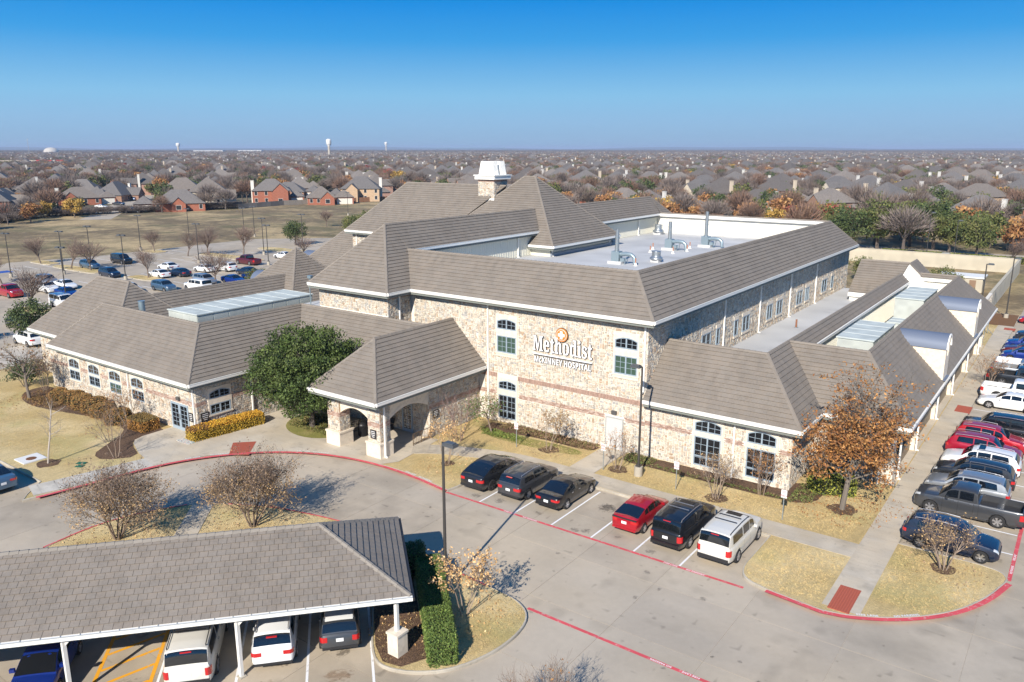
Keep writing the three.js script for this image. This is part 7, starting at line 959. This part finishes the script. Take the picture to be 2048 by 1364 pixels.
const houseWin = plain(.03, .035, .042, .12), houseTrim = plain(.66, .63, .57, .6), shingle = ROOFC.map((c, i) => std({ map: tex(256, 9, 601 + i, (x, y, N, r) => c.map((v) => v * (.82 + .3 * N(40, x, y) + .12 * r()))), roughness: .95 })), brickM = {}; for (const k in WALLC) brickM[k] = std({ map: tex(256, 5, 620 + k.length, (x, y, N, r) => WALLC[k].map((v) => v * (.8 + .3 * N(70, x, y) + .2 * (N(20, x, y) - .5)))), roughness: .95 }); const chimM = CHIMC.map((c) => plain(...c, .8));
function makeHouse(s, full, label) {
  const t = thing('house', label, 'house', [0, 0, 0], 0, 'suburban houses'), q = houseGeo(s); obj('wall', q.W.geo(), brickM[s.wn], t); obj('roof', q.R.geo(), shingle[ROOFC.indexOf(s.roof)], t); if (s.hasC) obj('chimney', q.Cm.geo(), chimM[CHIMC.indexOf(s.chim)], t);
  if (full) for (const w of q.wins) { const f = obj('window', winBox(new GB(), w, 0, .04, .09).geo(), houseTrim, t); obj('pane', winBox(new GB(), w, .04, .05).geo(), houseWin, f); } else { const g = new GB(); q.wins.forEach((w) => winBox(g, w, 0, .05)); obj('windows', g.geo(), houseWin, t).userData = { kind: 'stuff' }; }
  obj('garage_door', new GB().box(q.gar[0], q.gar[1], .05, 2.25, q.gar[2], q.gar[2] + .05).geo(), houseTrim, t); obj('door', new GB().box(q.door[0] - .5, q.door[0] + .5, 0, 2.1, q.door[1], q.door[1] + .05).geo(), plain(.16, .09, .06), t); return t;
}
// distant tree shapes
function farTree(kind, seed, n = 1) { const r = rng(seed), T = new GB(), L = new GB(), hgt = kind === 'bare' ? 7.5 : 6.8, R = kind === 'bare' ? 3.5 : 3.1, bark = [.13, .105, .09];
  T.tube([[0, 0, 0], [.1, hgt * .25, 0], [0, hgt * .5, .1]], [.24, .18, .1], 5, bark); for (let k = 0; k < 9; k++) { const a = k / 9 * 6.283 + r(), e = [Math.cos(a) * R * .65, hgt * (.62 + .25 * r()), Math.sin(a) * R * .65]; T.tube([[0, hgt * .28, 0], [e[0] * .45, hgt * .45, e[2] * .45], e], [.1, .06, .025], 3, bark); }
  if (kind === 'bare') { const base = [[.19, .145, .12], [.205, .165, .145], [.155, .125, .11], [.22, .135, .095]][seed % 4]; for (let k = 0; k < 900 * n; k++) { const d = rdir(r); d[1] = Math.abs(d[1]) * .9 - .12; const m = Math.pow(r(), .5), p = [d[0] * R * m, hgt * .5 + d[1] * hgt * .5 * m, d[2] * R * m], len = .9 + 1.0 * r(), o = V3.norm([d[0] + (r() - .5) * .9, d[1] + .5 + (r() - .5) * .6, d[2] + (r() - .5) * .9]), w = .04 + .045 * r(), s = V3.norm(V3.cross(o, rdir(r))); const q = p.map((x, i) => x + o[i] * len), c = tone(base, r, .3); L.tri(p.map((x, i) => x - s[i] * w), p.map((x, i) => x + s[i] * w), q, c); } }
  else { const cols = { green: seed % 2 ? [[.10, .12, .03], [.13, .145, .04], [.07, .095, .025], [.17, .165, .05]] : [[.055, .085, .025], [.075, .105, .03], [.04, .065, .02], [.10, .12, .04]], autumn: [[.34, .16, .06], [.26, .12, .05], [.40, .22, .08]], gold: [[.46, .30, .06], [.38, .23, .05]], red: [[.34, .07, .05], [.27, .07, .05]] }[kind]; for (let k = 0; k < 110; k++) { const d = rdir(r), m = Math.pow(r(), .4), q = [d[0] * R * m, hgt * .58 + d[1] * hgt * .36 * m, d[2] * R * m], c = cols[Math.floor(r() * cols.length)]; for (let i = 0; i < 9 * n; i++) { const e = rdir(r), cr = .85 * Math.pow(r(), .5); leaf(L, [q[0] + e[0] * cr, q[1] + e[1] * cr * .8, q[2] + e[2] * cr], .62 / Math.sqrt(n) * (.6 + .8 * r()), r, tone(c, r, .35), .2); } } }
  return { T, L };
}
const KINDS = [['bare', 0], ['bare', 1], ['bare', 2], ['bare', 3], ['green', 0], ['green', 1], ['autumn', 0], ['gold', 0], ['red', 0], ['green', 2], ['green', 3]], WORDS = { bare: ['greyish bare', 'pale bare', 'dark bare', 'reddish bare'], green: ['dark evergreen', 'dark evergreen', 'large evergreen', 'large evergreen'], autumn: ['rust brown'], gold: ['golden yellow'], red: ['deep red'] };
const treeProto = KINDS.map(([k, i]) => { const q = farTree(k, 700 + i * 1 + KINDS.findIndex((x) => x[0] === k) * 20, k === 'green' && i > 1 ? 4 : 1); return { k, i, tg: q.T.geo(), lg: q.L.geo(), all: (() => { const g = new GB(); g.p = q.T.p.concat(q.L.p); g.c = q.T.c.concat(q.L.c); g.has = true; return g.geo(); })() }; });
function placeTree(kind, x, z, s, turn, label, group, name = 'suburb_tree') { const p = treeProto[kind], t = thing(name, label, 'tree', [x, -.05, z], turn, group); t.scale.set(s, s * (.9 + .2 * ((x * 7.3 % 1 + 1) % 1)), s); obj('trunk', p.tg, M.bark, t); obj('crown', p.lg, M.leaf, t); return t; }
{
  const r = rng(9001), houses = [], trees = [], cam = [Math.sin(-.62846), -Math.cos(.62846)], hf = Math.tan(.5696) * 1.12;
  const inView = (x, z) => { const f = x * -Math.sin(.62846) + z * -Math.cos(.62846), s = x * Math.cos(.62846) - z * Math.sin(.62846); return f > 30 && Math.abs(s) < f * hf * 1.0 + 12 ? { f, s } : null; };
  const free = (x, z) => { // outside the hospital site and the dry field
    if (x > -62 && x < 60 && z > -207) return false; if (x > -268 && z > -150 + (x + 268) * -.55 && z > -262) return false; if (x > -250 && x < -60 && z > -255 + (x + 250) * .08) return false; const v = inView(x, z); return v && Math.hypot(x, z) > 195; };
  const manual = [[-273.3, -209.7, .9, 'red brick', 2, 14.5, 11], [-254, -219, .9, 'red brick', 1, 11, 10], [-256, -243, .7, 'tan brick', 2, 16, 12], [-269, -166, 1.0, 'red brick', 1, 17, 12], [-312, -194.6, .9, 'red brick', 2, 15, 11], [-340, -181, 2.2, 'brown brick', 1, 17, 12], [-376, -185, .8, 'tan brick', 1, 16, 12], [-330, -160, 1.2, 'red brick', 1, 15, 11], [-300, -240, .7, 'brown brick', 1, 15, 11], [-330, -235, .7, 'tan brick', 1, 15, 11]];
  const taken = []; manual.forEach(([x, z, t, wn, st, w, d], i) => { const s = houseSpec(3000 + i); s.wn = wn; s.wall = WALLC[wn]; s.st = st; s.w = w; s.d = d; s.roof = ROOFC[i % 3]; houses.push({ x, z, t, s, d: Math.hypot(x, z), man: 1 }); taken.push([x, z, 11]); });
  const far = [], ang = .5, ca = Math.cos(ang), sa = Math.sin(ang);
  const clash = (x, z, d) => taken.some((q) => Math.hypot(q[0] - x, q[1] - z) < d + (q[2] || 0));
  const PROT = 16, specs = [...Array(PROT)].map((_, k) => houseSpec(4000 + k * 3));
  for (let i = -260; i < 260; i++) for (let j = -170; j < 170; j++) { // rows of lots along gently bending streets
    const u = i * 19 + ((j % 2) ? 7 : 0) + (r() - .5) * 5, bend = 24 * Math.sin(u / 170 + j * .15), v = Math.floor(j / 2) * 68 + (j % 2 ? 29 : 0) + bend + (r() - .5) * 4, x = u * ca - v * sa - 200, z = u * sa + v * ca - 400; if (!free(x, z)) { continue; } const d = Math.hypot(x, z); if (d > 4200 || r() < .13) continue; if (d < 420 && clash(x, z, 9)) continue;
    const t = -ang + (j % 2 ? 0 : Math.PI) + (r() - .5) * .3 + (r() < .12 ? Math.PI / 2 : 0); houses.push({ x, z, t, s: null, k: Math.floor(r() * PROT), d });
    const nt = d < 1000 ? 11 : 8; for (let q = 0; q < nt; q++) if (r() < .9) { const k = r(); trees.push({ x: x + (r() - .5) * 26, z: z + (r() - .5) * 34, k: k < .62 ? Math.floor(r() * 4) : k < .89 ? 4 + Math.floor(r() * 2) : k < .965 ? 6 : k < .98 ? 7 : k < .987 ? 8 : 3, s: .75 + r() * .65, t: r() * 6 }); }
  }
  houses.sort((a, b) => a.d - b.d); const near = houses.slice(0, 290), protos = new Map();
  near.forEach((h, i) => { const full = h.man || h.d < 330, key = i, s = h.s || houseSpec(5000 + i * 7), label = `${s.wn === 'cream' ? 'cream rendered' : s.wn} ${s.st === 2 ? 'two-storey' : 'single-storey'} house with ${['grey', 'brownish grey', 'dark grey', 'pale grey', 'dark brown'][ROOFC.indexOf(s.roof)]} hip roof ${s.hasC ? ['and white chimney ', 'and tan chimney ', 'and pale stone chimney '][CHIMC.indexOf(s.chim)] : ''}${h.man ? ['facing the dry field, with gabled centre', 'low beside the wooden fence', 'at the end of wooden fence', 'behind brush at the field edge', 'at the bend of the street', 'side-on at the street end', 'deep behind the street', 'behind golden trees at the field corner', 'behind the gabled brick house', 'in the second row behind the fence'][i] || '' : 'in the suburb'}`.trim(); let o; if (protos.has(key)) o = copyOf(protos.get(key), 'house', [0, 0, 0]); else { o = makeHouse(s, full, label); protos.set(key, o); } o.position.set(h.x, -.05, h.z); o.rotation.y = h.t; });
  const farGeo = specs.map((s) => { const q = houseGeo(s), g = new GB(), push = (b, c) => { for (let i = 0; i < b.p.length; i++) g.p.push(b.p[i]); for (let i = 0; i < b.p.length / 3; i++) g.c.push(...c); g.has = true; }; push(q.W, s.wall); push(q.R, s.roof); push(q.Cm, s.chim); const w = new GB(); q.wins.forEach((x) => winBox(w, x, 0, .06)); push(w, [.04, .045, .05]); return g.geo(); }), m4 = new THREE.Matrix4(), Q = new THREE.Quaternion(), Y = new THREE.Vector3(0, 1, 0), vc = std({ vertexColors: true, roughness: .95 });
  farGeo.forEach((g, k) => { const set = houses.slice(290).filter((h) => h.k === k); if (!set.length) return; const m = new THREE.InstancedMesh(g, vc, set.length); set.forEach((h, i) => { m.setMatrixAt(i, m4.compose(new THREE.Vector3(h.x, -.05, h.z), Q.setFromAxisAngle(Y, h.t), new THREE.Vector3(1, 1, 1))); const f = .85 + .3 * ((i * 37) % 11) / 11; m.setColorAt(i, C(f, f, f)); }); m.name = numbered('distant_houses'); m.castShadow = m.receiveShadow = true; scene.add(m); tag(m, 'far suburban houses with grey hip roofs stretching to the horizon', 'houses', null, 'stuff'); });
  // the row of evergreens along the road and other trees placed one by one
  const placed = []; const put = (k, x, z, s, l, g) => { placeTree(k, x, z, s, x * 3, l, g); placed.push([x, z]); };
  [[-44.2, -186, 1.5], [-38.8, -191, 1.65], [-33.0, -188, 1.5], [-28.5, -197, 1.55], [-25, -194, 1.35], [-19.2, -188, 1.25], [-49, -192, 1.5], [-54, -186, 1.3], [-13, -203, 1.3], [-41, -199, 1.6], [-34, -201, 1.55]].forEach(([x, z, s], i) => put([9, 10, 1, 9, 10, 10, 10, 3, 6, 0, 10][i], x, z, s, i === 8 ? 'rust brown tree at end of the row along the road' : [2, 7, 9].includes(i) ? `${['pale', 'reddish', 'grey'][[2, 7, 9].indexOf(i)]} bare tree within the evergreen row along the road` : `${s > 1.5 ? 'tallest' : s > 1.32 ? 'large' : 'lesser'} ${[0, 3].includes(i) ? 'dark green' : 'olive green'} tree in the row along the road behind the hospital`, 'evergreens along the road'));
  put(9, -148.8, -119.9, .85, 'round green tree standing in the rear lot'); [[-104.5, -76.5, .62], [-101.5, -74.5, .5], [-149, -138, .95], [-152, -146, 1.0], [-146, -142, .85]].forEach(([x, z, s]) => put(10, x, z, s, x > -110 ? 'olive bush beside the small hipped tower roof' : 'olive evergreen clump behind left hip of tall roof', 'evergreens behind the left roofs'));
  [[-31, -143, .62], [-35.5, -146, .6], [-17, -131, .72], [-20.5, -133, .62], [-14.5, -128, .55]].forEach(([x, z, s]) => put(10, x, z, s, 'grey-green leafy tree in the yard behind the right wing', 'yard trees behind the right wing'));
  [[-96.5, -40, .8], [-103, -34.5, .65]].forEach(([x, z, s]) => put(9, x, z, s, 'dark evergreen at the far left beside the lot', 'evergreens at the lot end'));
  [[-268, -128, 1.0, 7], [-276, -122, .9, 7], [-262, -112, .95, 6], [-272, -116, 1, 2], [-258, -104, .9, 2], [-283, -135, .9, 7], [-262, -172, .9, 0], [-259, -178, 1.1, 1], [-290, -140, .9, 4], [-264, -156, .8, 3], [-247, -92, 1, 6], [-240, -84, 1, 0]].forEach(([x, z, s, k]) => put(k, x, z, s, `${WORDS[KINDS[k][0]][KINDS[k][1]] || ''} tree at the edge of the dry field`.trim(), 'trees at the field edge'));
  const hash = new Map(), hk = (x, z) => Math.floor(x / 20) + ',' + Math.floor(z / 20); houses.forEach((h) => { const k = hk(h.x, h.z); if (!hash.has(k)) hash.set(k, []); hash.get(k).push(h); });
  const blocked = (x, z) => { for (let a = -1; a <= 1; a++) for (let b = -1; b <= 1; b++) for (const h of hash.get(hk(x + a * 20, z + b * 20)) || []) if (Math.hypot(h.x - x, h.z - z) < 8.2) return true; return false; };
  const ok = trees.filter((t) => free(t.x, t.z) && !blocked(t.x, t.z)).map((t) => ({ ...t, d: Math.hypot(t.x, t.z) })).sort((a, b) => a.d - b.d);
  ok.slice(0, 250).forEach((t) => placeTree(t.k, t.x, t.z, t.s, t.t, `${t.s < 1.0 ? 'small' : t.s < 1.3 ? 'mid-sized' : 'tall'} ${WORDS[KINDS[t.k][0]][KINDS[t.k][1]]} tree between the suburban houses`, 'trees between the houses'));
  treeProto.forEach((p, k) => { const set = ok.slice(250).filter((t) => t.k === k); if (!set.length) return; const m = new THREE.InstancedMesh(p.all, M.leaf, set.length); set.forEach((t, i) => { m.setMatrixAt(i, m4.compose(new THREE.Vector3(t.x, -.05, t.z), Q.setFromAxisAngle(Y, t.t), new THREE.Vector3(t.s, t.s, t.s))); }); m.name = numbered('distant_trees'); m.castShadow = m.receiveShadow = true; scene.add(m); tag(m, `far ${WORDS[p.k][p.i] || ''} trees filling the suburb to the horizon`, 'trees', null, 'stuff'); });
  { // woods nearer the horizon
    const set = []; for (let k = 0; k < 26000; k++) { const d = 3200 + 9000 * r() * r(), a = -.62846 + (r() - .5) * 1.3, x = Math.sin(a) * d, z = -Math.cos(a) * d; set.push([x, z]); } [0, 2, 4].forEach((k, q) => { const s = set.filter((_, i) => i % 3 === q), m = new THREE.InstancedMesh(treeProto[k].all, M.leaf, s.length); s.forEach(([x, z], i) => m.setMatrixAt(i, m4.compose(new THREE.Vector3(x, -.05, z), Q.setFromAxisAngle(Y, i), new THREE.Vector3(2.4, 1.1 + (i % 7) * .08, 2.4)))); m.name = numbered('horizon_woods'); scene.add(m); tag(m, 'belt of woods along the horizon, ' + ['greyish', 'dark bare', 'evergreen'][q], 'woods', null, 'stuff'); });
  }
  { // belt of mixed trees behind the road, seen over the court roof
    const rr = rng(1301); for (let k = 0; k < 64; k++) { const t = k / 64, x = lerp(-165, -6, t) + (rr() - .5) * 8, z = lerp(-232, -216, t) + (rr() - .5) * 22, q = rr(), kind = q < .48 ? Math.floor(rr() * 4) : q < .74 ? 6 : q < .80 ? 7 : q < .83 ? 8 : 4 + Math.floor(rr() * 2), s = .85 + rr() * .5; placeTree(kind, x, z, s, rr() * 6, `${s < 1.1 ? 'smaller' : 'taller'} ${WORDS[KINDS[kind][0]][KINDS[kind][1]]} tree in the belt behind the hospital road`, 'trees behind the hospital road'); }
  }
  // brush along the field edge
  { const b = [], m = []; for (let k = 0; k < 260; k++) { const t = r(), p = t < .5 ? [lerp(-236, -282, t * 2), lerp(-62, -124, t * 2)] : [lerp(-280, -262, (t - .5) * 2), lerp(-126, -186, (t - .5) * 2)]; b.push([p[0] + (r() - .5) * 7, p[1] + (r() - .5) * 7]); } const im = new THREE.InstancedMesh(treeProto[2].all, M.leaf, b.length); b.forEach(([x, z], i) => im.setMatrixAt(i, m4.compose(new THREE.Vector3(x, -.6, z), Q.setFromAxisAngle(Y, i), new THREE.Vector3(.6, .4, .6)))); im.name = 'field_brush'; scene.add(im); tag(im, 'tangled bare brush along the far edge of dry field', 'brush', null, 'stuff'); }
  // suburban streets
  struct('suburban_street', strip([[-255, -128], [-280, -146], [-312, -168], [-350, -198], [-420, -250]], 9, -.02).geo(), M.concrete[2]);
  // board fence behind the first houses
  const fence = (label, pts, col) => { const t = thing('board_fence', label, 'fence'), rr = rng(77), mats = [0, 1, 2].map((k) => plain(col[0] * (.85 + k * .15), col[1] * (.85 + k * .15), col[2] * (.85 + k * .15), .95)); for (let i = 0; i < pts.length - 1; i++) { const a = pts[i], b = pts[i + 1], L = Math.hypot(b[0] - a[0], b[1] - a[1]), n = Math.round(L / 2.4); for (let k = 0; k < n; k++) { const p = [lerp(a[0], b[0], k / n), -.05, lerp(a[1], b[1], k / n)], q = [lerp(a[0], b[0], (k + .97) / n), -.05, lerp(a[1], b[1], (k + .97) / n)]; obj('fence_panel', new GB().beam([p[0], .9 + rr() * .05, p[2]], [q[0], .9, q[2]], .06, 1.85).geo(), mats[Math.floor(rr() * 3)], t); obj('post', new GB().beam([p[0], -.05, p[2]], [p[0], 1.95, p[2]], .1, .1).geo(), mats[0], t); } } };
  fence('weathered grey board fence between field and brick houses', [[-257, -182], [-260, -205], [-254, -221]], [.24, .215, .19]); fence('newer brown board fence at the end of the field', [[-251, -228], [-250, -238], [-246, -252]], [.30, .15, .08]);
  hedge('long_hedge', 'long low clipped hedge beyond the yard wall', [-22, -.04, -182.6], 0, 14, 1.15, .8, 9000, pickC([.16, .18, .035], [.11, .14, .03], [.22, .22, .04]), .3, 990, .25);
  // landmarks on the horizon
  const dirAt = (px, D) => { const k = (px - 1024) / 1600, f = [-Math.sin(.62846) * .9723, -Math.cos(.62846) * .9723], s = [Math.cos(.62846), -Math.sin(.62846)], x = f[0] + s[0] * k + 0, z = f[1] + s[1] * k, l = Math.hypot(x, z); return [x / l * D, z / l * D]; };
  const tower = (label, px, D, h, rad) => { const [x, z] = dirAt(px, D), t = thing('water_tower', label, 'water tower', [x, -.05, z]); obj('tank', new THREE.LatheGeometry([[0, h], [rad * .5, h * .995], [rad * .95, h * .96], [rad, h * .9], [rad, h * .76], [rad * .8, h * .69], [rad * .45, h * .64], [rad * .42, 0]].map((q) => new THREE.Vector2(...q)), 20), plain(.74, .72, .68, .6), t); obj('pedestal', new GB().cyl(0, 0, 0, h * .62, rad * .5, rad * .46, 20).geo(.6), plain(.46, .41, .34, .8), t); };
  tower('large white water tower with tan pedestal above the suburb', 678, 1900, 43, 5.8); tower('small white water tower far off above white sheds', 393, 3600, 44, 8); tower('tiny white water tower far off beyond the large one', 786, 5200, 62, 9); tower('tiny white water tower at the far left horizon', 34, 4200, 42, 9);
  { const [x, z] = dirAt(152, 3300), t = thing('domed_hall', 'low white dome on the far left horizon', 'dome', [x, -.05, z]); obj('dome', new THREE.LatheGeometry([[0, 25.5], [10, 24.5], [18, 21], [23, 15], [24, 10], [24, 0]].map((q) => new THREE.Vector2(...q)), 24), plain(.52, .48, .42, .7), t); }
  { const [x, z] = dirAt(110, 2300), t = thing('radio_mast', 'thin grey radio mast on the far left', 'mast', [x, 0, z]); for (let k = 0; k < 3; k++) obj('leg', new GB().beam([Math.cos(k * 2.09) * 1.2, 0, Math.sin(k * 2.09) * 1.2], [0, 46, 0], .35, .35).geo(), plain(.4, .4, .42, .6), t); for (let k = 1; k < 8; k++) obj('cross_brace', new GB().box(-1.2 + k * .14, 1.2 - k * .14, k * 5.5, k * 5.5 + .3, -.15, .15).geo(), plain(.4, .4, .42, .6), t); obj('antenna_ring', new GB().cyl(0, 0, 41, 42.2, 1.6, 1.6, 8).geo(), plain(.6, .6, .6), t); }
  { const [x, z] = dirAt(120, 1150), t = thing('store_building', 'wide low store with tan wall and red front panel', 'building', [x, -.05, z], .62846); obj('wall', new GB().box(-38, 40, 0, 7.5, -12, 12).geo(), plain(.55, .46, .36, .8), t); obj('red_panel', new GB().box(8, 40.3, 4.2, 8.4, 11.6, 12.4).geo(), plain(.50, .02, .03, .6), t); obj('parapet', new GB().box(-38.3, 40.3, 7.5, 8.0, -12.3, 12.3).geo(), plain(.5, .42, .33, .8), t); }
  [[452, 3900, 130], [530, 4100, 110]].forEach(([px, D, w], i) => { const [x, z] = dirAt(px, D), t = thing('white_shed', `long white warehouse on the horizon ${['beside the small water tower', 'right of the small water tower', 'left of the small water tower', 'beyond the tall parapet', 'beyond the right roof', 'at the far right'][i]}`, 'warehouse', [x, -.05, z], .62846); obj('wall', new GB().box(-w / 2, w / 2, 0, 13, -20, 20).geo(), plain(.72, .71, .68, .7), t); obj('roof', new GB().box(-w / 2 - 1, w / 2 + 1, 13, 14, -21, 21).geo(), plain(.62, .62, .62, .7), t); });
  // dark low ridge closing the horizon
  { const g = new GB(), n = 60; let prev = null; for (let k = 0; k <= n; k++) { const a = -.62846 - .75 + 1.5 * k / n, D = 14000, hh = 34 + 16 * Math.sin(k * .35) + 8 * Math.sin(k * .9), p = [Math.sin(a) * D, -Math.cos(a) * D]; if (prev) { g.quad([prev[0][0], -1, prev[0][1]], [p[0], -1, p[1]], [p[0] * 1.12, hh, p[1] * 1.12], [prev[0][0] * 1.12, prev[1], prev[0][1] * 1.12]); } prev = [p, hh]; } struct('hills', g.geo(), plain(.07, .085, .06, 1)); }
}
renderer.render(scene, camera);
